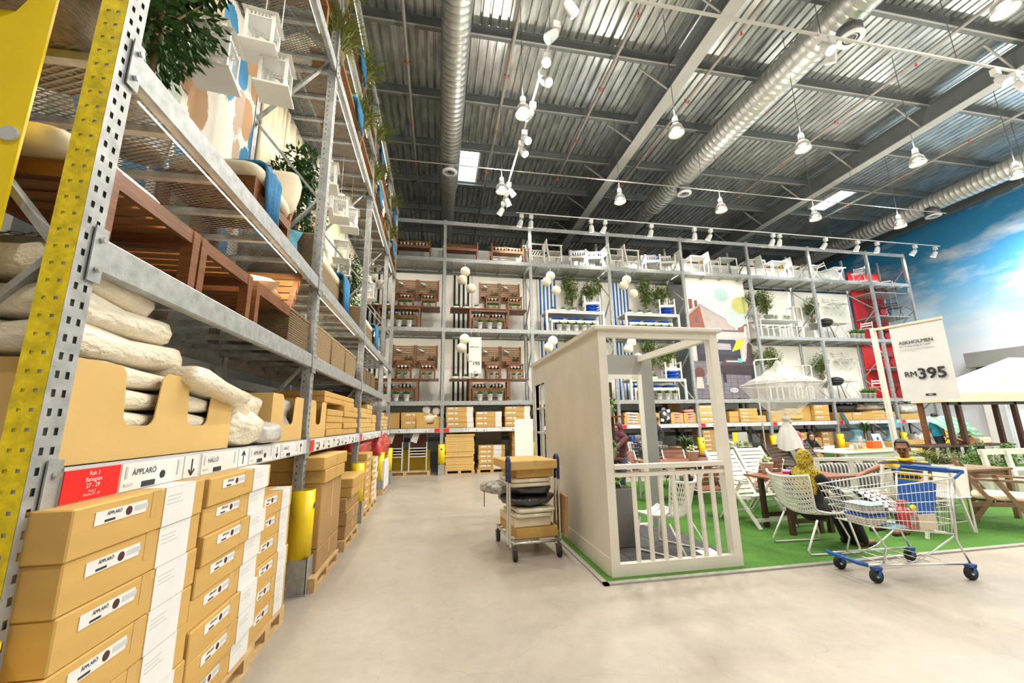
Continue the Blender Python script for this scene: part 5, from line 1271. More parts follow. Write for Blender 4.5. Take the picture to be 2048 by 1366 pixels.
stack(12.55, YF+.05, RZ, 2, (.6,.6,.2), 'the pair of large boxes behind the mosquito net', 'carton'); stack(13.3, YF+.05, RZ, 5, (.75,.6,.095), 'the slipping pile right of the mosquito net', 'carton_pale', jit=.05); carton((13.95, YF+.2, RZ), (.5,.5,.62), 'tall upright carton right of the slipping pile', 'cartons of the far rack', 'carton'); stack(14.55, YF+.05, RZ, 3, (.68,.6,.2), 'the three-high pile left of the grill bay upright', 'carton', (-.26,.3,.05,.14))
for k in range(5): stack(12.6+k*.55, YF+.2, .0, 4 if k % 2 else 5, (.5,.6,.2), f'the floor pile behind the two women, {ORD[k]} of five', 'carton_brown' if k != 2 else 'carton', (-.2,.2,.04,.14))
stack(15.55, YF+.05, RZ, 1, (.75,.6,.28), 'the plain single on the first shelf of the grill bay', 'carton'); stack(16.45, YF+.05, RZ, 1, (1.0,.6,.30), 'the labelled wide single in the grill bay', 'carton', (-.4,.3,.05,.24)); stack(17.2, YF+.05, RZ, 3, (.6,.6,.12), 'the three-high pile in the grill bay', 'carton_pale'); stack(17.75, YF+.05, RZ, 3, (.5,.6,.10), 'the last pile of the grill bay', 'carton')
bundle((16.2, YF+.7, RZ+.32), (1.3,.6,.32), 'dark wrapped goods lying on the grill bay boxes', 'dark_plastic', seed=31); bundle((17.3, YF+.55, RZ+.37), (1.3,.6,.30), 'grey film-wrapped goods over the grill bay boxes', 'grey_plastic', seed=33)
carton((18.75, YF+.05, RZ), (1.0,.6,.22), 'low carton under film-wrapped goods in the red end bay', 'cartons of the far rack', 'carton'); bundle((18.85, YF+.35, RZ+.22), (1.1,.55,.42), 'silver film-wrapped goods in the red end bay', 'grey_plastic', seed=35)
carton((18.75, YF+.05, .3), (.85,.6,.32), 'upper carton on the floor of the red end bay', 'cartons of the far rack', 'carton'); carton((18.75, YF+.05, 0), (.85,.6,.3), 'lower carton on the floor of the red end bay', 'cartons of the far rack', 'carton'); bundle((19.3, YF+.4, .0), (.7,.6,.8), 'grey covered goods beside the end bay cartons', 'grey_plastic', seed=37)
# blue shell chairs shown on the floor of the grill bay
def shell_chair_make():
    t = thing('shell_chair', '', 'chair'); m = MB(); n = 10
    prof = [(-.32,.45),(-.15,.42),(.05,.40),(.2,.46),(.30,.62),(.36,.80),(.42,.98)]
    vs, fs = [], []
    for i, (y, z) in enumerate(prof):
        for k in range(n+1):
            u = -1+2*k/n; wq = .34-.06*(i/6)**2; vs.append((u*wq, y-.12*u*u*(i > 3), z+.16*u*u*(1 if i < 4 else .2)))
    for i in range(len(prof)-1):
        for k in range(n): a = i*(n+1)+k; fs.append((a,a+1,a+n+2,a+n+1))
    m.add(vs, fs); m.build('shell', 'sky_blue', t, True)
    MB().lathe([(.30,0),(.28,.05),(.14,.12),(.12,.3),(.2,.42)], 18).build('foot', 'sky_blue', t, True); return t
shell = Proto(shell_chair_make)
shell((15.75, YF-.15, .62), .8, 'left blue shell chair on the box below the grill bay', 'blue shell chairs', 1.1); shell((17.35, YF-.15, .62), -.5, 'right blue shell chair on the box below the grill bay', 'blue shell chairs', 1.1)
for x, n in ((15.75,'left'),(17.35,'right')): tag(MB().cbox(x-.5,YF-.55,0,x+.5,YF+.45,.615,.01).build('display_plinth', 'carton_pale'), f'{n} box plinth under a blue shell chair', 'plinth', 'shell chair plinths')
# ---------------------------------------------------------------- goods on the left rack (fronts face +X)
FX = -1.18; HR = PI/2
def ls(y0, y1, z, n, h, desc, fx=FX, d=.62, **k):
    """stack along the aisle between y0 and y1"""
    stack(fx, (y0+y1)/2, z, n, (y1-y0-.012, d, h), desc, rz=HR, group=k.pop('group', 'cartons along the aisle'), **k)
pallet((FX-.01, 2.06, 0), HR, 'pallet under the nearest stack of labelled cartons', .8, .6); ls(1.66, 2.455, .123, 7, .166, 'the nearest labelled stack by the yellow post', strip=(-.30,.26,.046,.115), sheet=(.075,.225,True), text=True)
pallet((FX+.0, 2.87, 0), HR, 'pallet under the second stack of labelled cartons', .8, .6); ls(2.465, 3.275, .123, 8, .1445, 'the second labelled stack along the aisle', strip=(-.27,.26,.045,.10), sheet=(.12,.24,True), text=True)
pallet((FX-.02, 3.60, 0), HR, 'pallet under the short stack before the guard', .65, .6); ls(3.29, 3.93, .123, 6, .154, 'the short labelled stack before the guard', fx=FX-.03, strip=(-.27,.24,.05,.11), sheet=(.08,.18,True), text=True)
pallet((FX+.06, 4.95, 0), HR, 'pallet under the tall plain carton', .95, .6)
ls(4.62, 5.5, .123, 1, .22, 'the tall carton, its lower sleeve', FX+.04, matn='carton_brown', strip=None); ls(4.62, 5.5, .345, 1, .62, 'the tall plain block beyond the guard', FX+.04, matn='carton_brown', tape=True)
ls(4.62, 5.52, .966, 1, .135, 'the lid row on the tall block', FX+.05, matn='carton'); ls(4.55, 5.62, 1.102, 1, .135, 'the long top row above the tall block', FX+.06, matn='carton')
pallet((FX+.06, 6.2, 0), HR, 'pallet under the four plain cartons', .9, .6); ls(5.8, 6.62, .123, 3, .165, 'the lower three plain boxes past the tall block', FX+.05, matn='carton_brown'); ls(5.86, 6.78, .623, 2, .12, 'the two wide boxes on the plain pile', FX+.10, matn='carton')
pallet((FX-.0, 7.72, 0), HR, 'pallet under the first far stack', .8, .6); ls(7.45, 8.05, .123, 8, .118, 'the first far stack behind the second guard', FX+.0, strip=(-.2,.2,.03,.06), dot=False)
pallet((FX+.0, 8.55, 0), HR, 'pallet under the second far stack', .8, .6); ls(8.2, 8.95, .123, 8, .10, 'the second far stack with white labels', FX+.0, strip=(-.3,.3,.04,.06), sheet=(.02,.2,False), dot=False)
pallet((FX+.0, 10.35, 0), HR, 'pallet under the white carton at the rack end', .9, .6)
tag(MB().cbox(-1.8,9.95,.123,-1.16,10.8,.75,.01).build('white_carton', 'paper'), 'white carton block under the red bag', 'box')
bundle((-1.52, 10.6, .75), (.74,1.5,.58), 'big red plastic bag bulging out of the rack end', 'red_plastic', seed=41)
bundle((-1.7, 8.6, .95), (.7,1.4,.35), 'dark red wrapped goods behind the second far stack', 'red_plastic', seed=43); bundle((-1.75, 6.2, .87), (.6,1.1,.40), 'black wrapped goods behind the plain cartons', 'dark_plastic', seed=45)
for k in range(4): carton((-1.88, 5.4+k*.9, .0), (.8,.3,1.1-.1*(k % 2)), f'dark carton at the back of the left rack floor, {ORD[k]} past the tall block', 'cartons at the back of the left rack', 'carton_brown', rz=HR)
# first shelf
LZ1 = 1.425
open_carton((-1.312, 2.325, LZ1), (1.19,.72,.39), 'big scooped display carton full of cushions, nearest on the first shelf', HR, 2, 'carton_pale', 'scooped display cartons')
def pad(loc, size, label, matn='cream_plastic', tilt=0, rz=0, group='plastic wrapped cushions'):
    t = thing('wrapped_cushion', label, 'cushion', loc, rz, group); t.rotation_euler = (tilt, 0, rz); w_, d, h = size
    m = MB(); m.sell((0,0,h/2), (w_/2,d/2,h/2), .42, .30, 32, 12)
    m.v = [(x*(1+.03*math.sin(y*19+z*33)), y*(1+.03*math.sin(x*23)), z*(1+.12*math.sin(x*11+y*9)*(z > h*.5))) for x, y, z in m.v]
    m.build('pad', matn, t, True)
    f = MB(); n = 8; vs = []
    for i in range(n+1):
        for q, e in ((0, d/2-.02), (1, d/2+.06+.04*math.sin(i*2.1))): vs.append((lerp(-w_*.46, w_*.46, i/n)*(1-.25*q), e, h*.5+.03*math.sin(i*1.7)*q))
    f.add(vs, [(2*i,2*i+1,2*i+3,2*i+2) for i in range(n)]); f.build('film_end', 'film', t, True)
    return t
for k in range(4): pad((-1.68, 2.12, LZ1+.01+k*.098), (.66,.60,.105), f'cream cushion in film inside the nearest display carton, {ORD[k]} from below')
for k in range(3): pad((-1.66, 2.58, LZ1+.01+k*.098), (.66,.44,.105), f'cream cushion in film at the far side of the nearest display carton, {ORD[k]} from below')
for k, (y, l, tl) in enumerate(((2.09,.86,.02),(2.02,.72,.0),(1.93,.56,-.10))): pad((-1.74, y, 1.83+k*.125), (.76,l,.15), f'long cream cushion in film piled above the display carton, {("lowest","middle","topmost")[k]}', 'cream_plastic', tl)
pad((-1.58, 2.68, 1.72), (.70,.70,.12), 'cream cushion in film sliding off the far end of the pile', 'cream_plastic', -.16)
for k in range(3): pad((-1.80, 3.20, LZ1+.01+k*.125), (.55,.70,.125), f'grey floral cushion in film, {ORD[k]} from below', 'floral_grey')
for k, (y, x, s, n) in enumerate(((3.13,-1.40,(.34,.42,.22),'lower left'),(3.22,-1.46,(.34,.40,.20),'upper left'),(3.48,-1.36,(.30,.46,.16),'right'))): bundle((x, y, LZ1+(.17 if k == 1 else 0)), s, f'crumpled clear bag of pads beside the display carton, {n}', 'cream_plastic' if k < 2 else 'grey_plastic', 'bag', 'plastic_bag', 51+k, group='crumpled clear bags')
open_carton((-1.32, 3.98, LZ1), (.78,.72,.40), 'second scooped display carton with tilted front by the guard post', HR, 1, 'carton_pale', 'scooped display cartons'); bundle((-1.60, 3.98, LZ1+.03), (.5,.55,.33), 'silver film-wrapped pads inside the second display carton', 'grey_plastic', seed=61)
open_carton((-1.32, 4.92, LZ1), (.62,.72,.40), 'third scooped display carton just past the post', HR, 1, 'carton_pale', 'scooped display cartons')
for q, (a, b_, n, h) in enumerate(((5.3,6.15,4,.082),(6.2,7.2,5,.082))): ls(a, b_, LZ1, n, h, f'the flat pile on the first shelf past the post, {("left","right")[q]}', -1.32, matn='carton', tape=True)
ls(5.3, 7.1, LZ1+.415, 2, .07, 'the long flat boxes on the two piles', -1.36, matn='carton')
for q, (a, b_, n) in enumerate(((7.5,8.1,5),(8.15,8.75,6),(8.85,9.4,4),(10.15,10.75,5),(10.8,11.5,4))): ls(a, b_, LZ1, n, .085, f'small pile on the first shelf at the far left, {ORD[q]}', -1.32, matn='carton_pale', strip=(-.2,.14,.03,.05) if q > 2 else None, dot=False)
bundle((-1.65, 8.3, LZ1+.52), (.65,1.5,.22), 'black wrapped goods on the small far piles', 'dark_plastic', seed=63); bundle((-1.50, 10.3, LZ1+.43), (.5,1.0,.30), 'pale blue plastic draped over the last far piles', 'film', seed=65)
# second shelf: slatted wooden tables, a chair, wicker boxes
LZ2 = 2.298
def low_table_make():
    t = thing('slatted_low_table', '', 'table'); w_, d, h = .66, .66, .34
    legs4(t, w_, d, h, .06, 'wood_brown')
    for y in (.0, d-.025): MB().box(-w_/2+.06,y+.006,h-.075,w_/2-.06,y+.03,h).build('apron', 'wood_brown', t)
    for x in (-w_/2, w_/2-.03): MB().box(x,.06,h-.075,x+.03,d-.06,h).build('apron', 'wood_brown', t)
    sm = MB().box(-.04,.03,h-.02,.04,d-.03,h).mesh('slat', 'wood_warm')
    for k in range(6): place('slat', sm, t, (-w_/2+.075+k*(w_-.15)/5, 0, 0))
    return t
low_table = Proto(low_table_make)
low_table((-1.36, 2.10, LZ2), HR, 'nearest slatted brown table section on the second shelf', 'slatted brown table sections'); low_table((-1.36, 2.78, LZ2), HR, 'second slatted brown table section on the second shelf', 'slatted brown table sections')
def lounge_seat_make():
    t = thing('slatted_lounge_seat', '', 'chair'); w_, d, h = .78, .66, .34; legs4(t, w_, d, h, .06, 'wood_brown')
    for y in (.0, d-.03): MB().box(-w_/2+.06,y,h-.09,w_/2-.06,y+.03,h).build('apron', 'wood_brown', t)
    for x in (-w_/2, w_/2-.03): MB().box(x,.06,h-.09,x+.03,d-.06,h).build('apron', 'wood_brown', t)
    sm = MB().box(-.045,.03,h-.02,.045,d-.03,h).mesh('slat', 'wood_warm')
    for k in range(7): place('slat', sm, t, (-w_/2+.08+k*(w_-.16)/6, 0, 0))
    # back frame at the right end, leaning
    for y in (.03, d-.03): MB().bar((w_/2-.05,y,h-.05),(w_/2+.17,y,h+.42),.05,.05,(1,0,0)).build('back_post', 'wood_brown', t)
    for k in range(5):
        f = (k+.6)/5.2; x = lerp(w_/2-.04, w_/2+.17, f); z = lerp(h, h+.42, f); MB().box(x-.01,.0,z-.028,x+.01,d,z+.028).build('back_slat', 'wood_warm', t)
    return t
lounge_seat = Proto(lounge_seat_make)
lounge_seat((-1.36, 3.58, LZ2), HR, 'slatted brown lounge seat on the second shelf', 'slatted brown lounge seats')
cream_pillow = cushion('cream_pillow', 'cream', .52, .50, .16, pinch=.2); cream_pillow((-1.62, 3.60, LZ2+.345), .3, 'cream pillow lying on the brown lounge seat', 'cream pillows')
bench_a = thing('slatted_seat_back', 'brown slatted seat back behind the yellow post on the second shelf', 'seat back', (-1.50, 2.05, LZ2), HR)
MB().box(-.38,.57,0,-.33,.60,.80).build('post', 'wood_brown', bench_a); MB().box(.33,.57,0,.38,.60,.80).build('post', 'wood_brown', bench_a)
for k in range(4): MB().box(-.38,.545,.40+k*.10,.38,.57,.46+k*.10).build('back_slat', 'wood_warm', bench_a)
tag(MB().sell((-1.74,2.02,LZ2+.41), (.26,.34,.07), .5, .35, 24, 10).build('seat_cushion', 'cream', None, True), 'cream seat cushion behind the yellow post', 'cushion')
def wicker_make(w_, d, h, matn):
    def f():
        t = thing('wicker_box', '', 'basket'); MB().box(-w_/2,0,0,w_/2,d,h*.9).build('body', matn, t)
        rib = MB()
        for k in range(int(h/.022)): rib.box(-w_/2-.004,-.004,k*.022,w_/2+.004,d+.004,k*.022+.012)
        r = rib.build('weave', matn, t); r['kind'] = 'stuff'
        MB().cbox(-w_/2-.012,-.012,h*.9,w_/2+.012,d+.012,h,.01).build('rim', matn, t); return t
    return f
wick = [Proto(wicker_make(.60,.5,.34,'wicker')), Proto(wicker_make(.72,.5,.38,'wicker_pale')), Proto(wicker_make(.5,.45,.30,'wicker'))]
for k, (y, q, n) in enumerate(((4.18,0,'dark wicker box before the post'),(5.0,1,'first pale wicker box past the post'),(5.8,1,'second pale wicker box past the post'),(6.6,1,'third pale wicker box past the post'),(7.75,2,'first small wicker box of the third bay'),(8.3,2,'second small wicker box of the third bay'),(8.9,2,'third small wicker box of the third bay'),(10.4,2,'wicker box in the last bay'))):
    wick[q]((-1.36, y, LZ2), HR, n + ' on the second shelf', 'wicker boxes')
tag(MB().box(-2.08,5.1,LZ2,-2.05,7.2,LZ2+.72).build('corrugated_board', 'cream'), 'tall cream corrugated board behind the wicker boxes', 'board')
bucket = Proto(lambda: tag(MB().lathe([(.12,0),(.16,.28),(.17,.28),(.15,.27),(.0,.05)], 18).build('glass_jar', 'galv_pot', None, True), '', 'jar')); bucket((-1.5, 7.05, LZ2+.0), 0, 'metal jar beside the last pale wicker box', 'jars')
# third shelf: pots, trees, seats, lanterns, panels
LZ3 = 3.158
near_tree = Proto(tree_make(FICUS_NEAR, 1.4, .95, None, .022))
near_tree((-1.80, 2.46, LZ3+.10), .4, 'leafy ficus tree in a metal bucket at the upper left', 'ficus trees of the left rack')
tag(MB().lathe([(.14,0),(.145,.01),(.19,.33),(.20,.33),(.20,.35),(.18,.35),(.17,.28),(0,.27)], 28).build('metal_bucket', 'galv_pot', None, True, loc=(-1.80,2.46,LZ3)), 'large galvanised bucket holding the upper left ficus', 'bucket')
tag(MB().lathe([(.24,0),(.27,.12),(.28,.30),(.29,.30),(.29,.33),(.25,.33),(.24,.1),(0,.1)], 28).build('wicker_basket', 'wicker', None, True, loc=(-1.78,1.80,LZ3)), 'round dark wicker basket behind the yellow post', 'basket')
near_tree((-1.80, 5.05, LZ3+.35), 1.9, 'leafy ficus tree in the second bay of the left rack', 'ficus trees of the left rack'); near_tree((-1.85, 8.4, LZ3+.30), 3.0, 'leafy ficus tree in the third bay of the left rack', 'ficus trees of the left rack')
for y, n, h in ((5.05,'second',.47),(8.4,'third',.42)): tag(MB().lathe([(.12,0),(.17,h),(.15,h),(0,h*.8)], 18).build('plant_pot', 'galv_pot', None, True, loc=(-1.8 if y < 6 else -1.85, y, LZ3)), f'metal plant pot of the {n} bay ficus', 'pot', 'ficus pots')
def throw(loc, w_, drop, label, rz=0, matn='blue_cloth'):
    t = thing('folded_throw', label, 'blanket', loc, rz, 'blue throws'); m = MB(); n = 14
    pts = [(0,-.30*1, .02)]; prof = [(-.34,.015),(-.1,.03),(.0,.035),(.04,.02),(.06,-.04),(.065,-drop*.5),(.075,-drop)]
    vs, fs = [], []
    for i, (x, z) in enumerate(prof):
        for k in range(n+1):
            u = k/n; vs.append((x+.012*math.sin(u*19+i)*(i > 2), (u-.5)*w_*(1-.1*(i > 4)), z+.006*math.sin(u*25)))
    for i in range(len(prof)-1):
        for k in range(n): a = i*(n+1)+k; fs.append((a,a+1,a+n+2,a+n+1))
    o = m.add(vs, fs).build('cloth', matn, t, True); md = o.modifiers.new('thickness', 'SOLIDIFY'); md.thickness = .02
    return t
seat3 = lounge_seat((-1.45, 3.55, LZ3), HR, 'slatted brown lounge seat on the third shelf', 'slatted brown lounge seats')
tag(MB().sell((0,0,.06), (.34,.40,.07), .5, .3, 24, 10).build('seat_cushion', 'cream', None, True, loc=(-1.75,3.5,LZ3+.34)), 'thick cream seat cushion on the third-shelf lounge seat', 'cushion'); tag(MB().sell((0,0,.06), (.34,.07,.30), .5, .3, 24, 10).build('back_cushion', 'cream', None, True, loc=(-1.75,3.95,LZ3+.62), rot=(-.35,0,0)), 'cream back cushion leaning on the third-shelf lounge seat', 'cushion')
throw((-1.47, 3.38, LZ3+.48), .28, .42, 'blue folded throw hanging off the lounge seat'); tag(MB().pillow(.5,.5,.18).build('aqua_pillow', 'aqua_cushion', None, True, loc=(-1.8,4.5,LZ3+.42), rot=(.9,0,.2)), 'aqua pillow just before the second post', 'pillow')
for k, (y, n) in enumerate(((5.55,'second'),(8.6,'third'))):
    s = thing('wicker_sofa', f'brown wicker sofa in the {n} bay, third shelf', 'sofa', (-1.42, y, LZ3), HR, 'wicker sofas')
    MB().cbox(-.75,.0,.06,.75,.68,.34,.02).build('seat_base', 'wicker', s); MB().cbox(-.86,.0,.0,-.75,.70,.62,.02).build('armrest', 'wicker', s); MB().cbox(-.75,.58,.34,.75,.70,.72,.02).build('backrest', 'wicker', s)
    tag(MB().sell((0,0,.07), (.33,.70,.08), .5, .3, 24, 10).build('seat_cushion', 'cream', None, True, loc=(-1.75,y+.05,LZ3+.35)), f'cream seat cushion on the {n} bay wicker sofa', 'cushion', 'cream sofa cushions')
    tag(MB().pillow(.62,.62,.22).build('back_pillow', 'cream', None, True, loc=(-1.85,y+.30,LZ3+.78), rot=(1.1,0,.9)), f'big cream pillow on the {n} bay wicker sofa', 'pillow', 'cream sofa cushions')
    throw((-1.42, y+.42, LZ3+.50), .34, .50, f'blue throw over the {n} bay wicker sofa')
# white candle lanterns on cords
def candle_lantern_make():
    t = thing('candle_lantern', '', 'lantern'); w_, h = .24, .36
    MB().cbox(-w_/2-.03,-w_/2-.03,0,w_/2+.03,w_/2+.03,.025,.004).build('base', 'white_plastic', t); MB().box(-.06,-.06,.36+.045,.06,.06,.36+.075).build('cap', 'white_plastic', t)
    lm = MB().box(-.012,-.012,.025,.012,.012,h).mesh('post', 'white_plastic')
    for x in (-1,1):
        for y in (-1,1): place('post', lm, t, (x*(w_/2-.012), y*(w_/2-.012), 0))
    r = MB(); a, b_ = w_/2+.03, .07
    r.add([(-a,-a,h),(a,-a,h),(a,a,h),(-a,a,h),(-b_,-b_,h+.05),(b_,-b_,h+.05),(b_,b_,h+.05),(-b_,b_,h+.05)], [(0,3,2,1),(4,5,6,7),(0,1,5,4),(1,2,6,5),(2,3,7,6),(3,0,4,7)]).build('roof', 'white_plastic', t)
    vm = MB().box(-.006,-.004,h-.05,.006,.004,h-.012).mesh('vent_bar', 'white_plastic'); fr = MB().box(-w_/2,-.005,h-.06,w_/2,.005,h-.05).mesh('vent_rail', 'white_plastic')
    gm = MB().box(-w_/2+.02,-.0015,.03,w_/2-.02,.0015,h-.06).mesh('pane', 'glass_clear')
    for k in range(4):
        a = PI/2*k; dx, dy = math.sin(a)*(w_/2-.008), -math.cos(a)*(w_/2-.008); p = place('pane', gm, t, (dx,dy,0), (0,0,a)); place('vent_rail', fr, t, (dx,dy,0), (0,0,a))
        for q in range(7): place('vent_bar', vm, p, (-w_/2+.03+q*(w_-.06)/6,0,0))
    MB().lathe([(.04,.026),(.04,.15),(.036,.155),(0,.15)], 14).build('candle', 'cream', t, True)
    MB().tube([(.05*math.cos(PI*k/8),0,h+.075+.05*math.sin(PI*k/8)) for k in range(9)], .005, 6).build('ring', 'white_plastic', t)
    return t
candle_lantern = Proto(candle_lantern_make)
LAN = [(-1.62,3.68,4.70,'largest in the open, nearest the second post'),(-1.75,2.98,4.18,'low one against the blossom panel'),(-1.95,3.25,4.55,'behind the low one by the blossom panel'),(-1.72,3.55,5.02,'high one at the photo top'),
  (-1.62,5.55,4.86,'first beyond the second post'),(-1.75,5.9,4.70,'broad low one beyond the second post'),(-1.62,6.35,4.80,'third beyond the second post'),(-1.85,6.5,5.1,'high one beyond the second post'),(-1.6,7.0,4.95,'last before the third post'),
  (-1.85,7.6,4.6,'first past the third post, beside the ficus'),(-1.9,8.1,4.45,'second past the third post'),(-1.6,9.2,4.35,'near the fourth post'),(-1.75,9.6,4.65,'small high one by the fourth post')]
for x, y, z, n in LAN:
    o = candle_lantern((x, y, z), .15, f'white candle lantern hung on a cord, {n}', 'hanging candle lanterns')
    MB().tube([(0,0,.48),(0,0,5.90-z)], .004, 5).build('cord', 'cream', o)
# panels and curtains at the back
LP = [(1.9,4.44,'brush_pattern','blossom-painted panel with blue and tan shapes','tall'),(4.60,5.25,'cream','narrow pale panel beside the blossom panel','plain'),(5.3,6.3,'cream','wide cream curtain panel','plain'),(6.45,7.25,'brush_pattern','second blossom-painted panel','tall'),(7.45,8.2,'cream','cream panel of the third bay','plain'),(8.25,9.0,'green_print','green streaked curtain','plain'),(9.05,9.9,'cream','cream curtain of the third bay','plain'),(10.15,11.6,'green_print','green streaked curtain of the last bay','plain')]
for a, b_, mt, n, q in LP:
    if q == 'tall': o = MB().box(-.01,-(b_-a)/2,0,.01,(b_-a)/2,2.68).build('backdrop_panel', mt)
    else:
        m = MB(); k_ = 26; vs = []
        for i in range(k_+1):
            u = i/k_; xx = .03*math.sin(u*26)
            vs += [(xx,(u-.5)*(b_-a),0),(xx,(u-.5)*(b_-a),2.68)]
        o = m.add(vs, [(2*i,2*i+2,2*i+3,2*i+1) for i in range(k_)]).build('backdrop_curtain', mt, None, True); md = o.modifiers.new('thickness', 'SOLIDIFY'); md.thickness = .01
    o.location = (-2.14, (a+b_)/2, LZ3+.02); tag(o, f'{n} at the back of the left rack', 'panel', 'backdrop panels of the left rack')
# fourth and fifth shelves: loungers, grasses, blue cloths
def lounger_make():
    t = thing('wooden_lounger', '', 'lounger'); w_ = 1.5
    MB().box(-w_/2,0,.24,w_/2,.60,.29).build('frame', 'wood_warm', t); legs4(t, w_, .6, .24, .06, 'wood_warm')
    MB().sell((-.05,.3,.34), (w_/2-.08,.28,.05), .5, .25, 24, 8).build('mattress', 'cream', t, True)
    for k in range(4): MB().bar((w_/2-.10+k*.05,.05,.32+k*.10),(w_/2-.10+k*.05,.58,.32+k*.10),.05,.02).build('back_slat', 'wood_warm', t)
    MB().bar((w_/2-.15,.03,.28),(w_/2+.10,.03,.72),.05,.04,(0,1,0)).build('back_post', 'wood_warm', t); return t
lounger = Proto(lounger_make)
dry_grass = Proto(lambda: (lambda t: (MB().lathe([(.08,0),(.11,.16),(.10,.16),(0,.14)], 14).build('pot', 'wicker', t, True), place('foliage', DRY, t, (0,0,.17), kind='stuff'), t)[2])(thing('dry_grass_pot', '', 'plant')))
for zi, (z, zn) in enumerate(((5.958,'fourth'),(6.858,'fifth'))):
    for k, y in enumerate((3.3, 5.35, 6.75, 8.35, 9.4, 10.95)):
        lounger((-1.31, y, z), HR, f'wooden lounger with cream mattress on the {zn} shelf, {ORD[k]} along the aisle', 'wooden loungers')
    for k, y in enumerate((4.62, 6.05, 7.55, 10.2)):
        dry_grass((-1.37, y, z+.1), k*1.1, f'bushy dry grass spilling over the {zn} shelf edge, {ORD[k]} along the aisle', 'dry grasses of the left rack')
    for k, y in enumerate((5.7, 8.0, 10.6)):
        throw((-1.33, y, z+.43), .34, .38, f'blue cloth hanging from the {zn} shelf, {ORD[k]} along the aisle')
for k, y in enumerate((4.65, 4.85)): paper_lantern((-1.85, y, 6.15+.28*k), 0, f'cream paper lantern behind mesh above the second post, {("lower","upper")[k]}', 'round paper lanterns', 1.1)
# extra rack behind, seen dark through the meshes
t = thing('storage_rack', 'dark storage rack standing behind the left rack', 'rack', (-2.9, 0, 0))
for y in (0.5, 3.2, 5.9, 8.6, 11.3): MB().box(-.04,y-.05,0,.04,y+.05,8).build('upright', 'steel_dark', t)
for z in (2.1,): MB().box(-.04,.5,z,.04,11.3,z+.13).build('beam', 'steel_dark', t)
# ---------------------------------------------------------------- green display island
car = thing('turf_carpet', 'bright green artificial turf carpet under the garden furniture', 'carpet', (0,0,0))
MB().box(1.66, 4.06, .0, 20.5, 10.1, .012).build('pile', 'turf', car)
MB().box(1.61, 4.0, 0, 1.66, 10.1, .018).build('edge_trim', 'turf_edge', car); MB().box(1.61, 4.0, 0, 20.5, 4.06, .018).build('edge_trim', 'turf_edge', car)
# dark deck tiles inside the pavilion
dk = thing('deck_tiles', 'dark grey slatted deck tiles on the pavilion floor', 'deck', (1.86, 4.30, .012))
dtm = MB()
for k in range(5): dtm.box(.004, .004+k*.0585, 0, .292, .004+k*.0585+.053, .022)
dtm = dtm.mesh('deck_tile', 'deck_tile')
for i in range(5):
    for j in range(6):
        if not (i == 4 and j > 4): place('deck_tile', dtm, dk, (i*.296, j*.296, 0))
# pavilion
pv = thing('garden_pavilion', 'beige garden pavilion with railing, doorway and side window', 'pavilion', (0,0,.012))
X0, X1, Y0, Y1, HT = 1.755, 3.255, 4.17, 7.32, 2.60
wl_ = MB(); wy0, wy1, wz0, wz1 = 6.45, 7.12, .95, 2.19
wl_.box(X0,Y0+.0,0,X0+.055,wy0,HT-.05); wl_.box(X0,wy1,0,X0+.055,Y1,HT-.05); wl_.box(X0,wy0,0,X0+.055,wy1,wz0); wl_.box(X0,wy0,wz1,X0+.055,wy1,HT-.05)
wl_.build('side_wall', 'pavilion_paint', pv)
MB().box(X0-.012,Y0+.02,0,X0,Y1,.17).build('plinth_board', 'pavilion_paint', pv)
fr = MB().box(X0-.02,wy0-.05,wz0-.05,X0+.07,wy0,wz1+.05).box(X0-.02,wy1,wz0-.05,X0+.07,wy1+.05,wz1+.05).box(X0-.02,wy0,wz1,X0+.07,wy1,wz1+.05).box(X0-.03,wy0,wz0-.05,X0+.08,wy1,wz0); wf = fr.build('window_frame', 'white_paint', pv)
MB().bar((X0+.025,(wy0+wy1)/2,wz0),(X0+.025,(wy0+wy1)/2,wz1),.04,.04).build('glazing_bar', 'white_paint', wf)
for f in (1/3, 2/3): MB().bar((X0+.025,wy0,lerp(wz0,wz1,f)),(X0+.025,wy1,lerp(wz0,wz1,f)),.035,.035).build('glazing_bar', 'white_paint', wf)
MB().box(X0,Y0-.02,0,X0+.095,Y0+.0,HT-.05).build('corner_board', 'pavilion_paint', pv); MB().box(X0+.055,Y0,0,X0+.095,Y0+.09,HT-.05).build('corner_post', 'pavilion_paint', pv)
MB().box(X1-.10,Y0-.02,0,X1,Y0+.08,HT-.05).build('corner_post', 'pavilion_paint', pv)
MB().box(X0+.095,Y0-.018,HT-.13,X1-.10,Y0+.06,HT-.05).build('top_beam', 'pavilion_paint', pv)
MB().cbox(X0-.05,Y0-.06,HT-.05,X1+.05,Y0+.12,HT,.01).build('cornice', 'pavilion_paint', pv); MB().box(X0-.05,Y0+.12,HT-.05,X0+.09,Y1,HT).build('cornice', 'pavilion_paint', pv)
MB().box(X1-.09,Y0+.12,HT-.13,X1-.01,5.94,HT-.04).build('side_beam', 'pavilion_paint', pv)
MB().box(X0+.095,Y0-.03,1.035,X1-.10,Y0+.07,1.08).build('handrail', 'pavilion_paint', pv); MB().box(X0+.095,Y0-.01,.955,X1-.10,Y0+.04,.995).build('middle_rail', 'pavilion_paint', pv); MB().box(X0+.095,Y0-.02,0,X1-.10,Y0+.05,.115).build('bottom_rail', 'pavilion_paint', pv)
for k in range(7): MB().box(X0+.30+k*.155,Y0-.005,.115,X0+.335+k*.155,Y0+.03,.955).build('baluster', 'pavilion_paint', pv)
MB().box(X0+.72,Y0-.005,.995,X0+.80,Y0+.03,1.035).build('rail_block', 'pavilion_paint', pv)
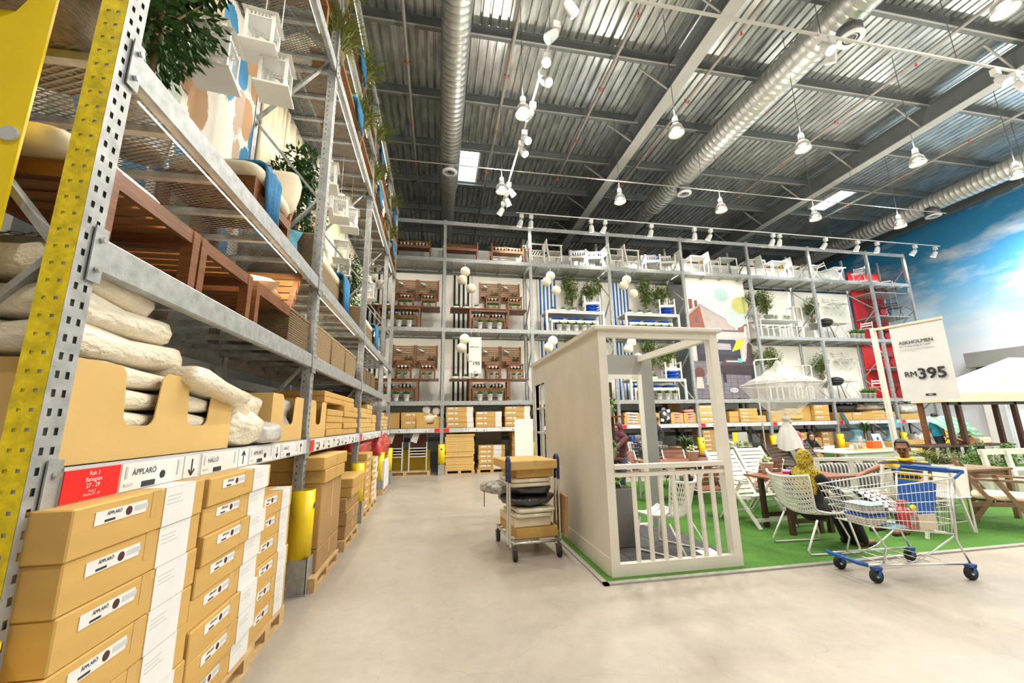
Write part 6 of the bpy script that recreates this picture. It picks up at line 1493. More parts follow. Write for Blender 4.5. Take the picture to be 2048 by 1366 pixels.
# rear wall with doorway
dx0, dx1, dz = 2.36, 3.16, 2.22; ry = 5.94
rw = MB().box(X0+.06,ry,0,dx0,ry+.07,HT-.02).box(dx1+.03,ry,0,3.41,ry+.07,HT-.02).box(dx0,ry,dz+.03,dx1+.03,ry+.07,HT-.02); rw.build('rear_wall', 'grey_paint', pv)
MB().box(dx0-.02,ry-.03,0,dx0+.04,ry,dz+.04).box(dx1-.03,ry-.03,0,dx1+.04,ry,dz+.04).box(dx0+.04,ry-.03,dz-.03,dx1-.03,ry,dz+.04).build('door_frame', 'white_paint', pv)
MB().box(dx0,ry-.02,0,dx1,ry+.08,.025).build('threshold', 'white_paint', pv)
# things inside the pavilion
pl = thing('tall_planter', 'tall dark grey planter box behind the pavilion railing', 'planter', (2.30, 4.95, .036)); MB().cbox(-.17,0,0,.16,.30,.68,.006).build('box', 'grey_planter', pl); MB().box(-.16,.01,.66,.15,.29,.685).build('soil', 'soil', pl); o = place('foliage', HERB, pl, (-.04,.15,.78), None, 1.8); o['kind'] = 'stuff'
def sled_chair_make(back=.44, wide=.60):
    t = thing('woven_chair', '', 'chair'); d = .56; hb = .42
    # seat + back shell: woven strips on a tubular rim; front towards -y
    def surf(u, v):     # u -1..1 across, v 0..1 from front edge over the seat and up the back
        if v < .45: y = lerp(0, d*.82, v/.45); z = hb-.035*math.sin(PI*v/.45)-.02*v; k = .90
        else: f = (v-.45)/.55; y = d*.82+.20*f; z = hb-.02+back*f; k = lerp(.90, 1.12, f)
        return Vector((u*wide/2*k, y-.10*u*u*(v > .45)*(v-.45)/.55*1.2, z+.07*u*u*(1-abs(v-.45)*.8)))
    m = MB(); nu, nv = 17, 26
    for i in range(nu+1):
        u = -1+2*i/nu; m.tube([surf(u, v/nv) for v in range(nv+1)], .0065, 4)
    for s_ in (1, -1):
        for i in range(-nu, nu+1, 1):
            pts = []
            for v in range(nv+1):
                u = (-1+2*(i/nu)+s_*v/nv*1.6)
                if -1 <= u <= 1: pts.append(surf(u, v/nv))
            if len(pts) > 2: m.tube(pts, .005, 4)
    w_ = m.build('weave', 'white_plastic', t); w_['kind'] = 'stuff'
    rim = [surf(-1, v/12) for v in range(13)]+[surf(-1+2*i/10, 1) for i in range(1,10)]+[surf(1, 1-v/12) for v in range(13)]+[surf(1-2*i/10, 0) for i in range(1,10)]
    MB().tube(rim, .014, 8, True).build('rim', 'white_plastic', t, True)
    for sx in (-1, 1):
        x = sx*wide*.42
        pts = [(x,.05,hb-.03),(x*1.08,-.02,.06),(x*1.08,0,.012),(x*1.08,.06,.011),(x*1.08,d-.02,.011),(x*1.08,d+.04,.012),(x*1.08,d+.06,.06),(x,d*.78,hb-.05)]
        MB().tube(pts, .011, 8).build('sled_leg', 'white_plastic', t, True)
    return t
woven = Proto(sled_chair_make)
woven((4.82, 4.47, .013), PI/2-.08, 'white woven armchair carrying the woman in the yellow headscarf', 'white woven armchairs', 1.0)
woven((2.62, 4.98, .037), PI+.55, 'white woven armchair inside the pavilion', 'white woven armchairs', .95)
tag(MB().plate([(3.02,4.66,.037),(3.25,4.70,.037),(3.22,4.43,.037),(3.0,4.40,.037)], (0,0,.002)).build('paper_sheet', 'paper'), 'white paper sheet lying on the pavilion floor', 'paper')
# plant stand seen through the doorway
ps = thing('plant_stand', 'dark pole with a small wooden shelf behind the doorway', 'plant stand', (3.14, 7.0, .012)); MB().box(-.06,.05,0,.06,.10,2.25).build('pole', 'wood_dark', ps); MB().box(-.16,-.12,1.60,.2,.1,1.63).build('shelf', 'wood_brown', ps); MB().box(-.16,-.12,.86,.14,.1,.89).build('shelf', 'wood_brown', ps); MB().box(-.22,-.1,0,.22,.25,.03).build('foot', 'wood_dark', ps)
herbw = Proto(pot_make('potted_herb', P_SMALL, 'white_plastic', HERB, .15, 1.5)); herbw((3.07, 6.98, 1.643), 0, 'bushy green herb in white pot on the upper doorway shelf', None, 1.5); herbw((3.08, 6.98, .903), 0, 'bushy green herb in white pot on the lower doorway shelf', None, 1.4)
tag(MB().pillow(.42,.30,.10).build('orange_cushion', 'orange', None, True, loc=(2.95,7.55,.80), rot=(.9,0,.3)), 'bright orange cushion seen through the doorway', 'cushion')
tag(MB().cbox(2.85,7.6,.012,3.5,8.1,.75,.01).build('brown_cabinet', 'wood_dark'), 'low dark cabinet beyond the doorway', 'cabinet')
# ---------------------------------------------------------------- load trolley in the aisle
tr = thing('load_trolley', 'steel load trolley with blue U handles in the aisle', 'trolley', (1.14, 5.35, 0), .08)
MB().tube([(-.28,-.46,.19),(.28,-.46,.19),(.28,.46,.19),(-.28,.46,.19)], .016, 8, True).build('base_frame', 'chrome', tr, True)
for k in range(4): MB().tube([(-.28,-.3+k*.2,.19),(.28,-.3+k*.2,.19)], .009, 6).build('cross_bar', 'chrome', tr)
for sx, yy in ((-1,-.42),(1,-.30)):
    for dy in (0,.11): MB().tube([(sx*.33,yy+dy-.04,.16),(sx*.33,yy+dy-.04,.90)], .014, 8).build('upright_tube', 'chrome', tr)
    MB().tube([(sx*.33,yy-.04,.86),(sx*.33,yy-.045,1.03)]+[(sx*.33,yy+.015-.065*math.cos(PI*k/8),1.06+.085*math.sin(PI*k/8)) for k in range(9)]+[(sx*.33,yy+.075,1.03),(sx*.33,yy+.07,.86)], .02, 8).build('handle', 'navy_handle', tr, True)
    MB().tube([(sx*.33,yy-.02,.98),(sx*.33,yy+.05,.95)], .013, 6).build('handle_web', 'navy_handle', tr)
for x, y in ((-.27,-.43),(.27,-.43),(-.27,.43),(.27,.43)):
    c = MB().tube([(x,y,.19),(x,y,.13)], .014, 8).box(x-.028,y-.03,.12,x+.028,y+.03,.14).box(x-.026,y-.035,.05,x-.02,y+.03,.13).box(x+.02,y-.035,.05,x+.026,y+.03,.13).build('caster_fork', 'steel_dark', tr)
    MB().tube([(x-.017,y-.01,.062),(x+.017,y-.01,.062)], .061, 18).build('wheel', 'rubber', c, True)
def onload(o): return o
TX, TY = 1.14, 5.0
carton((TX+.06, TY-.02, .207), (.52,.78,.12), 'flat carton at the bottom of the trolley load', 'cartons on the trolley', 'carton', rz=.1)
t = thing('flat_pack', 'folded white panel pack low on the trolley', 'panel', (TX+.02, TY+.0, .33), .1); MB().cbox(-.24,0,0,.22,.7,.10,.01).build('slab', 'cream', t)
for k, (dx, z) in enumerate(((.03,.435),(.06,.49))): tag(MB().sell((0,.3,.025), (.25,.32,.03), .4, .25, 24, 8).build('folded_pad', 'cream_plastic', None, True, loc=(TX+dx,TY-.03,z), rot=(0,0,.1)), f'{("lower","upper")[k]} white folded pad in film on the trolley', 'pad', 'pads on the trolley')
bundle((TX-.02, TY+.33, .545), (.60,.66,.14), 'lower black wrapped pack on the trolley', 'dark_plastic', 'pack', 'wrapped_pack', 71, group='black packs on the trolley'); bundle((TX, TY+.33, .675), (.58,.66,.12), 'upper black wrapped pack on the trolley', 'dark_plastic', 'pack', 'wrapped_pack', 73, group='black packs on the trolley')
carton((TX-.12, TY+.02, .66), (.26,.6,.11), 'small carton wedged beside the black packs', 'cartons on the trolley', 'carton_brown', rz=.1) if False else None
for k, z in enumerate((.785,.835)): tag(MB().sell((0,.3,.025), (.27,.33,.028), .4, .25, 24, 8).build('folded_pad', 'cream_plastic', None, True, loc=(TX,TY-.02,z), rot=(0,0,.1)), f'{("lower","upper")[k]} pale pad under the top cartons of the trolley', 'pad', 'pads on the trolley')
carton((TX+.05, TY+.0, .89), (.48,.70,.10), 'narrow carton second from the top of the trolley', 'cartons on the trolley', 'carton', rz=.1); carton((TX+.02, TY-.08, .992), (.62,.74,.105), 'wide carton on top of the trolley load', 'cartons on the trolley', 'carton_pale', rz=.12)
o = tag(MB().cbox(-.014,0,0,.014,.60,.46,.010).build('leaning_board', 'carton_brown', None, False, loc=(TX+.385,TY-.12,.22), rot=(0,.05,-.04)), 'brown board in film leaning on the right side of the trolley', 'board')
t = thing('patterned_cushion', 'grey patterned cushion in film sticking out left of the trolley', 'cushion', (.80, 5.35, .70), .5); MB().sell((0,0,.05), (.22,.20,.07), .6, .5, 24, 10).build('pad', 'floral_grey', t, True); MB().tube([(-.20,0,.05),(-.235,0,.02),(-.235,0,-.16)], .005, 5).build('strap', 'black', t)
# ---------------------------------------------------------------- shopping cart
def wire_grid(m, P, nu, nv, r):
    for i in range(nu+1): m.tube([P(i/nu, j/6) for j in range(7)], r, 4)
    for j in range(nv+1): m.tube([P(i/6, j/nv) for i in range(7)], r, 4)
def cart_make():
    """front towards local -x, width along y"""
    t = thing('shopping_cart', '', 'cart')
    A = dict(tl=Vector((-.55,-.22,.84)), tr=Vector((-.55,.22,.84)), bl=Vector((-.44,-.18,.50)), br=Vector((-.44,.18,.50)), TL=Vector((.52,-.28,.93)), TR=Vector((.52,.28,.93)), BL=Vector((.44,-.25,.40)), BR=Vector((.44,.25,.40)))
    bil = lambda a, b_, c, d: (lambda u, v: (a.lerp(b_, u)).lerp(d.lerp(c, u), v))
    for nm, q, nu, nv in (('near_side',('bl','BL','TL','tl'),22,5),('far_side',('br','BR','TR','tr'),22,5),('front_grid',('bl','br','tr','tl'),10,5),('bottom_grid',('bl','BL','BR','br'),18,6),('rear_grid',('BL','BR','TR','TL'),12,4)):
        m = MB(); wire_grid(m, bil(*[A[k] for k in q]), nu, nv, .0028); o = m.build(nm, 'wire', t); o['kind'] = 'stuff'
    MB().tube([A['tl'],A['TL'],A['TR'],A['tr']], .0065, 8, True).build('top_rim', 'wire', t, True); MB().tube([A['bl'],A['BL'],A['BR'],A['br']], .005, 8, True).build('bottom_rim', 'wire', t, True)
    h = MB().tube([(.62,-.29,.99),(.62,.29,.99)], .021, 10).build('handle', 'blue_handle', t, True); MB().cbox(.59,-.17,.965,.65,.17,1.02,.01).build('handle_panel', 'blue_handle', h)
    for sy in (-1,1):
        MB().tube([(.52,sy*.28,.93),(.62,sy*.285,.99)], .012, 8).build('handle_arm', 'blue_handle', t); MB().tube([(.50,sy*.26,.92),(.40,sy*.27,.36),(.50,sy*.27,.14)], .010, 8).build('rear_post', 'chrome', t, True)
        MB().tube([(-.55,sy*.19,.16),(.0,sy*.23,.15),(.50,sy*.27,.14)], .011, 8).build('base_tube', 'chrome', t, True); MB().tube([(-.40,sy*.18,.49),(-.30,sy*.19,.30),(-.36,sy*.19,.16)], .009, 8).build('front_post', 'chrome', t, True); MB().tube([(.44,sy*.25,.40),(.05,sy*.22,.20),(-.1,sy*.21,.155)], .008, 8).build('brace', 'chrome', t, True)
    MB().tube([(-.56,-.22,.17),(-.60,-.15,.175),(-.61,0,.18),(-.60,.15,.175),(-.56,.22,.17)], .020, 8).build('bumper', 'blue_handle', t, True)
    m = MB()
    for k in range(6): m.tube([(-.5+k*.16,-.2,.155),(-.5+k*.16,.2,.155)], .004, 5)
    m.build('lower_rack', 'chrome', t)['kind'] = 'stuff'
    s = MB(); s.bar((.36,0,.66),(.42,0,.87),.36,.012,(1,0,0)); st = s.build('child_seat_flap', 'blue_handle', t); MB().bar((.30,0,.50),(.36,0,.66),.36,.01,(1,0,0)).build('child_seat', 'blue_handle', t)
    for x, y in ((-.46,-.19),(-.46,.19),(.48,-.27),(.48,.27)):
        c = MB().box(x-.03,y-.028,.115,x+.05,y+.028,.14).bar((x+.03,y-.025,.12),(x,y-.025,.06),.006,.03).bar((x+.03,y+.025,.12),(x,y+.025,.06),.006,.03).build('caster_fork', 'blue_handle', t)
        MB().tube([(x,y-.016,.063),(x,y+.016,.063)], .062, 20).build('wheel', 'rubber', c, True); MB().tube([(x,y-.019,.063),(x,y+.019,.063)], .018, 10).build('hub', 'chrome', c)
    return t
cart = Proto(cart_make)
CX, CY = 4.62, 3.66
cart((CX, CY, 0), -.06, 'wire shopping cart with blue handle standing at the carpet edge', 'shopping carts')
tag(MB().pillow(.44,.40,.16).build('checked_pillow', 'pillow_check', None, True, loc=(CX+.02,CY+.06,.66), rot=(.5,.2,.3)), 'black and white checked pillow in the shopping cart', 'pillow')
for k, z in enumerate((.50,.60)):
    t = thing('storage_box', f'{("lower","upper")[k]} clear storage box with blue lid in the cart front', 'box', (CX-.30, CY-.02, z), .1, 'storage boxes in the cart'); MB().cbox(-.11,-.12,0,.11,.12,.075,.008).build('tub', 'lamp_glass', t); MB().cbox(-.12,-.13,.075,.12,.13,.09,.006).build('lid', 'sky_cloth' if k else 'blue_cushion', t)
t = thing('red_lantern', 'red metal lantern with round cap in the cart', 'lantern', (CX+.02, CY-.14, .465)); MB().lathe([(.07,0),(.075,.01),(.075,.15),(.05,.18),(.035,.19),(.035,.23),(.045,.235),(.045,.25),(0,.255)], 16).build('body', 'red_plastic', t, True); MB().box(-.03,-.078,.04,.03,-.07,.12).build('pane', 'lamp_glass', t)
t = thing('white_basket', 'white slatted basket in the cart', 'basket', (CX+.22, CY-.12, .435)); MB().box(-.11,-.08,0,.11,.08,.012).build('bottom', 'cream', t)
for sy in (-.08,.075): MB().box(-.11,sy,.012,.11,sy+.006,.15).build('long_wall', 'cream', t)
for sx in (-.11,.104): MB().box(sx,-.074,.012,sx+.006,.075,.15).build('end_wall', 'cream', t)
t = thing('toy_ball', 'green ball with yellow patch in the cart', 'ball', (CX+.30, CY+.08, .545)); MB().sell((0,0,0), (.115,.115,.115), 1, 1, 22, 14).build('ball', mat('toy_green', (.01,.28,.06), .4), t, True); MB().sell((.03,-.09,.04), (.05,.035,.05), 1, 1, 14, 8).build('patch', 'yellow', t, True)
tag(MB().pillow(.24,.16,.05).build('aqua_bag', 'sky_cloth', None, True, loc=(CX-.12,CY-.12,.475)), 'light blue packet in the cart bottom', 'packet')
# second cart and trolley far behind
cart((8.75, 11.2, 0), .5, 'loaded shopping cart parked before the poster bay', 'shopping carts'); bundle((8.7, 11.2, .46), (.7,.36,.42), 'white and yellow goods in the far shopping cart', 'paper', seed=81); tag(MB().cbox(8.75,10.95,.85,9.05,11.0,1.15,.01).build('yellow_bag', 'yellow'), 'yellow shopping bag on the far cart', 'bag')
cart((5.9, 10.9, 0), 2.6, 'shopping cart half hidden behind the yucca', 'shopping carts'); bundle((5.9, 10.9, .46), (.7,.4,.55), 'dark wrapped goods in the cart behind the yucca', 'dark_plastic', seed=83)
t = thing('load_trolley', 'far load trolley with blue handles pushed by the standing man', 'trolley', (6.05, 12.0, 0), -.3)
for sy in (-.28,.28): MB().tube([(0,sy-.14,.15),(0,sy-.14,.92)]+[(0,sy-.14*math.cos(PI*k/8),.95+.14*math.sin(PI*k/8)) for k in range(9)]+[(0,sy+.14,.92),(0,sy+.14,.15)], .018, 8).build('handle', 'blue_handle', t, True)
MB().box(-.8,-.42,.15,.05,.42,.19).build('platform', 'chrome', t)
for x in (-.7,0):
    for y in (-.35,.35): MB().tube([(x,y-.016,.07),(x,y+.016,.07)], .07, 14).build('wheel', 'rubber', t, True)
# ---------------------------------------------------------------- garden furniture on the turf
GZ = .013
def recliner_make(matn):
    """folding position chair, front towards local -y; origin on the floor under the seat middle"""
    def f():
        t = thing('position_chair', '', 'chair'); w_ = .56
        sm = MB().box(-w_/2+.03,-.028,-.009,w_/2-.03,.028,.009).mesh('slat', matn)
        for k in range(6): place('seat_slat', sm, t, (0,-.24+k*.08,.41-.012*k))
        A, B = Vector((0,.22,.37)), Vector((0,.58,1.0)); d = (B-A).normalized(); an = math.atan2(d.z, d.y)
        for k in range(10): p = A.lerp(B, (k+.5)/10); place('back_slat', sm, t, p, (an,0,0))
        for sx in (-1,1):
            x = sx*(w_/2-.012)
            MB().bar((x,-.28,.405),(x,.20,.345),.025,.05).build('seat_side', matn, t); MB().bar((x,A.y-.02,A.z-.03),(x,B.y+.01,B.z+.02),.028,.045,(1,0,0)).build('back_side', matn, t)
            xo = sx*(w_/2+.022)
            MB().bar((xo,-.42,.0),(xo,.12,.62),.028,.045,(1,0,0)).build('leg', matn, t); MB().bar((xo-sx*.03,.38,.0),(xo-sx*.03,-.12,.60),.028,.045,(1,0,0)).build('leg', matn, t)
            MB().box(xo-.03,-.26,.615,xo+.03,.36,.64).build('armrest', matn, t)
        MB().bar((-w_/2,-.33,.10),(w_/2,-.33,.10),.025,.045).build('foot_bar', matn, t); MB().bar((-w_/2,.29,.10),(w_/2,.29,.10),.025,.045).build('foot_bar', matn, t)
        return t
    return f
white_rec = Proto(recliner_make('white_paint')); dark_rec = Proto(recliner_make('wood_dark'))
white_rec((4.79, 5.76, GZ), .06, 'white slatted position chair nearest the pavilion post', 'white position chairs'); white_rec((5.80, 6.32, GZ), .02, 'white slatted position chair further back, partly behind the first', 'white position chairs')
dark_rec((7.02, 7.0, GZ), .05, 'dark brown slatted position chair behind the yellow headscarf', 'dark position chairs'); dark_rec((8.0, 7.25, GZ), .25, 'dark brown slatted position chair beside the white far table', 'dark position chairs')
t = thing('gateleg_table', 'reddish brown folding table where the seated couple sits', 'table', (5.15, 4.93, GZ)); tw = .66
MB().box(-.62,0,.705,.66,.62,.73).build('table_top', 'wood_red', t)
for k in range(4): MB().box(-.62,.155*k+.15,.7302,.66,.155*k+.153,.7306).build('top_joint', 'wood_dark', t) if k < 3 else None
for x, y in ((-.42,.05),(-.42,.50),(.02,.05),(.05,.50),(.18,.04),(.42,.50)): MB().box(x-.03,y,0,x+.03,y+.06,.705).build('leg', 'wood_dark', t)
MB().box(-.39,.06,.60,.0,.085,.69).build('apron', 'wood_dark', t); MB().box(-.39,.06,.14,.40,.085,.20).build('stretcher', 'wood_dark', t); MB().box(-.39,.51,.14,.40,.535,.20).build('stretcher', 'wood_dark', t)
succ_pot((4.86, 5.46, GZ+.731), 0, 'pale succulent in white pot on the couple table', 'succulents', 1.0)
tag(MB().plate([(5.2,5.25,GZ+.735),(5.5,5.2,GZ+.735),(5.55,5.42,GZ+.735),(5.25,5.47,GZ+.735)], (0,0,.002)).build('leaflet', 'paper'), 'white leaflet lying on the couple table', 'paper'); tag(MB().sell((5.16,5.42,GZ+.75), (.07,.05,.02), .8, .8).build('pink_purse', 'pink_hot', None, True), 'pink purse on the couple table', 'purse')
# red-brown table with white legs behind the pavilion and its chairs
t = thing('terrace_table', 'reddish table with white metal legs behind the pavilion railing', 'table', (4.98, 7.10, GZ)); MB().box(-.95,0,.715,.95,.95,.735).build('table_top', 'wood_red', t)
for x in (-.88,.88):
    for y in (.06,.89): MB().tube([(x,y,0),(x*.97,y,.715)], .018, 8).build('leg', 'white_plastic', t)
MB().box(-.88,.04,.66,.88,.065,.715).build('apron', 'white_plastic', t)
succ_pot((4.93, 7.35, GZ+.736), 0, 'pale succulent in white pot on the reddish terrace table', 'succulents', 1.25)
def terrace_chair_make():
    t = thing('terrace_chair', '', 'chair')
    for sx in (-1,1):
        x = sx*.26; MB().tube([(x,-.02,0),(x,.02,.64),(x,.10,.66),(x,.50,.66)], .013, 8).build('front_leg', 'white_plastic', t, True); MB().tube([(x,.50,0),(x,.40,.42),(x,.56,.86)], .013, 8).build('rear_leg', 'white_plastic', t, True)
    slats(5, -.24, .24, .02, .46, .41, .018, .008).build('seat', 'wood_red', t); MB().tube([(-.25,.0,.405),(.25,.0,.405),(.25,.46,.40),(-.25,.46,.40)], .011, 8, True).build('seat_frame', 'white_plastic', t)
    back_slats(5, .48, .44, .50, .86, .016, .012, .12).build('backrest', 'wood_red', t); return t
tchair = Proto(terrace_chair_make)
for x, y, r, n in ((4.45,6.55,PI,'at the near left side of the reddish terrace table'),(5.45,6.62,PI+.1,'at the near right side of the reddish terrace table'),(4.35,8.35,.2,'at the far left side of the reddish terrace table'),(5.4,8.35,-.1,'at the far right side of the reddish terrace table')): tchair((x, y, GZ), r, f'white framed terrace chair {n}', 'terrace chairs')
t = thing('dark_table', 'dark brown table with flower pots behind the white position chairs', 'table', (6.75, 8.2, GZ)); MB().box(-.75,0,.70,.75,.75,.73).build('table_top', 'wood_dark', t); legs4(t, 1.5, .75, .70, .07, 'wood_dark'); MB().box(-.68,.02,.60,.68,.05,.70).build('apron', 'wood_dark', t)
t = thing('dark_bench', 'dark brown garden bench behind the yucca plant', 'bench', (5.75, 9.0, GZ)); back_slats(4, 1.5, .4, .45, .88, .02, .03, .1).build('backrest', 'wood_dark', t); slats(4, -.75, .75, 0, .42, .40, .03, .012).build('seat', 'wood_dark', t); legs4(t, 1.5, .45, .40, .06, 'wood_dark')
for k in range(3): succ_pot((6.55+k*.22, 8.35, GZ+.731), k, f'white flowering pot on the dark brown table, {ORD[k]} from the left', 'flower pots on the dark table', 1.2)
t = thing('price_stand', 'small white stand reading RM 59 on the dark brown table', 'sign', (7.12, 8.6, GZ+.731)); MB().box(-.13,0,.05,.13,.008,.50).build('card', 'paper', t); MB().box(-.08,-.05,0,.08,.06,.05).build('foot', 'white_plastic', t); place('currency_print', TXT['rm_xs'], t, (-.11,-.003,.22), (PI/2,0,0), .8); place('price_print', TXT['59'], t, (-.01,-.003,.20), (PI/2,0,0))
yu = thing('potted_yucca', 'spiky green yucca behind the reddish terrace table', 'plant', (5.32, 8.15, GZ)); MB().lathe([(.15,0),(.20,.35),(.18,.35),(0,.3)], 18).build('pot', 'grey_planter', yu, True); MB().tube([(0,0,.3),(.02,0,.85)], [.035,.025], 8).build('trunk', 'bark', yu, True); place('foliage', YUCCA, yu, (.02,0,.85), kind='stuff')
yu = thing('potted_yucca', 'spiky yucca in front of the blue shell chairs', 'plant', (13.6, 11.0, GZ)); MB().lathe([(.15,0),(.20,.35),(.18,.35),(0,.3)], 18).build('pot', 'grey_planter', yu, True); MB().tube([(0,0,.3),(.02,0,1.05)], [.035,.025], 8).build('trunk', 'bark', yu, True); place('foliage', YUCCA, yu, (.02,0,1.05), kind='stuff')
# white sofa frame behind the couple
t = thing('white_sofa_frame', 'white garden sofa frame with dark wrapped cushions behind the couple', 'sofa', (6.15, 5.85, GZ), -.30)
for x in (0,.52,1.04,1.56): MB().box(x-.035,-.03,0,x+.035,.03,.88).build('back_post', 'white_paint', t)
MB().box(-.035,-.035,.84,1.6,.035,.89).build('top_rail', 'white_paint', t); MB().box(0,-.02,.60,1.56,.02,.64).build('back_rail', 'white_paint', t); MB().box(0,0,.30,1.56,.7,.35).build('seat_board', 'white_paint', t)
for x in (0,1.52): MB().box(x,.62,0,x+.06,.68,.62).build('front_leg', 'white_paint', t); MB().box(x,0,.60,x+.07,.7,.64).build('armrest', 'white_paint', t)
cb = thing('wrapped_cushion', 'dark striped cushion in film on the white sofa frame', 'cushion', (6.95, 5.85, GZ+.36), -.30); MB().sell((0,.2,.20), (.70,.10,.20), .5, .35, 28, 10).build('pad', 'check_grey', cb, True)
# white far table with the two women
t = thing('white_table', 'large white table where the two women sit', 'table', (10.35, 8.05, GZ), .10); MB().cbox(-1.25,0,.71,1.25,1.05,.745,.006).build('table_top', 'white_paint', t); legs4(t, 2.4, 1.0, .71, .09, 'white_paint', .02); MB().box(-1.12,.04,.61,1.12,.07,.71).build('apron', 'white_paint', t)
tag(MB().cbox(-.5,-.2,0,.5,.2,.03,.012).build('wooden_tray', 'tray_wood', None, False, loc=(10.45,8.45,GZ+.746), rot=(0,0,.1)), 'pale wooden tray on the large white table', 'tray'); tag(MB().cbox(-.16,-.08,0,.16,.08,.17,.006).build('orange_box', 'orange', None, False, loc=(10.62,8.42,GZ+.777), rot=(0,0,.1)), 'translucent orange box on the wooden tray', 'box')
t = thing('carafe', 'hourglass glass carafe on the wooden tray', 'carafe', (10.32, 8.5, GZ+.777)); MB().lathe([(.05,0),(.065,.02),(.055,.10),(.022,.17),(.055,.28),(.05,.28),(.018,.17),(.05,.1),(0,.02)], 16).build('glass', 'lamp_glass', t, True); MB().lathe([(.03,.14),(.028,.20),(.024,.2),(.024,.14)], 12).build('wood_collar', 'tray_wood', t, True)
for k in range(2): tag(MB().lathe([(.03,0),(.035,.13),(.032,.13),(.028,.01),(0,.01)], 12).build('drinking_glass', 'lamp_glass', None, True, loc=(10.05+k*.12,8.42,GZ+.777)), f'{("left","right")[k]} drinking glass on the wooden tray', 'glass', 'drinking glasses')
t = thing('table_card', 'white menu card standing on the large white table', 'sign', (11.05, 8.6, GZ+.746), .1); MB().bar((0,0,0),(0,.08,.36),.30,.006,(0,1,0)).build('card', 'paper', t); MB().box(-.03,.035,.20,.03,.05,.28).build('picture', 'blue_handle', t); MB().box(-.12,-.02,-.0,.12,.14,.004).build('foot', 'paper', t)
for x, y, r, n in ((8.62,8.45,PI/2,'under the woman in the pink headscarf'),(9.62,9.2,PI+.2,'under the woman in the black headscarf'),(10.7,9.35,PI,'empty at the far side of the large white table'),(6.74,4.72,-PI/2,'under the man in the striped shirt')):
    cafe_chair((x, y, GZ), r, f'white chair {n}', 'white chairs on the turf')
# mosquito net on its stand
t = thing('net_stand', 'thin white pole with arm that carries the mosquito net', 'stand', (6.72, 7.5, GZ)); MB().tube([(0,0,.0),(0,0,2.74),(.05,0,2.78),(.60,0,2.82)], .014, 8).build('pole', 'white_plastic', t, True); MB().lathe([(.22,0),(.22,.02),(.03,.04)], 18).build('foot', 'white_plastic', t, True)
t = thing('mosquito_net', 'white mosquito net canopy gathered in a knot', 'net', (7.30, 7.5, GZ))
MB().lathe([(.03,2.78),(.10,2.66),(.35,2.47),(.62,2.34),(.78,2.25)], 32).build('top_cone', 'net', t, True); MB().lathe([(.78,2.25),(.56,1.96),(.35,1.74),(.14,1.58),(.05,1.52)], 32).build('side_drape', 'net', t, True)
MB().tube([(.785*math.cos(2*PI*k/40),.785*math.sin(2*PI*k/40),2.25) for k in range(40)], .010, 6, True).build('hoop', 'white_plastic', t, True)
m = MB(); n = 36; vs = []
for j, (r_, z) in enumerate(((.05,1.55),(.045,1.47),(.12,1.32),(.19,1.12),(.24,.90))):
    for k in range(n): a = 2*PI*k/n; q = r_*(1+.12*math.sin(a*9)*(j > 1)); vs.append((q*math.cos(a), q*math.sin(a), z+(.03*math.sin(a*3) if j == 4 else 0)))
m.add(vs, [(j*n+k, j*n+(k+1) % n, (j+1)*n+(k+1) % n, (j+1)*n+k) for j in range(4) for k in range(n)]).build('gathered_tail', 'net_dense', t, True)
MB().sell((.0,0,1.52), (.075,.075,.06), 1, 1).sell((.07,-.02,1.46), (.05,.05,.05), 1, 1).build('knot', 'net_dense', t, True)
# hanging price banner
t = thing('price_banner', 'tall white fabric banner reading ASKHOLMEN RM 395', 'sign', (8.70, 6.5, GZ))
MB().bar((0,0,0),(0,0,3.30),.07,.07).build('pole', 'white_paint', t); MB().lathe([(.28,0),(.28,.02),(.05,.04)], 18).build('foot', 'white_paint', t, True)
a = Vector((.0,0,3.27)); e = Vector((.22,-1.02,3.27)); ux = (e-a); ux.z = 0; ux.normalize(); ang = math.atan2(ux.y, ux.x)
MB().bar(a, e, .04, .045).build('arm', 'cream', t)
bn = thing('banner_cloth', '', '') if False else None
m = MB(); n = 14; W, Hh = .78, 1.43; vs = []
for i in range(n+1):
    for j in range(15):
        vs.append((i/n*W, .005*math.sin(i*.9+j*.35)*(j/14), -j/14*Hh))
cl_ = m.add(vs, [(i*15+j, i*15+j+1, (i+1)*15+j+1, (i+1)*15+j) for i in range(n) for j in range(14)]).build('cloth', 'paper', t, True, loc=a+ux*.26-Vector((0,0,.025)), rot=(0,0,ang))
for kx, x, z, s_ in (('ask',.11,-.36,.55),('ask2',.11,-.42,.55),('rm_b',.10,-.98,.80),('395',.29,-1.03,.90)): place('banner_print', TXT[kx], cl_, (x,-.022,z), (PI/2,0,0), s_)
MB().box(.11,-.014,-.475,.60,-.012,-.471).build('small_print', 'ink', cl_); MB().box(.11,-.014,-.50,.36,-.012,-.497).build('small_print', 'paper_grey', cl_)
MB().box(.34,-.014,-1.345,.48,-.012,-1.31).build('emblem', 'ink', cl_); place('emblem_lettering', TXT['emblem_s'], cl_, (.41,-.016,-1.338), (PI/2,0,0), .5)
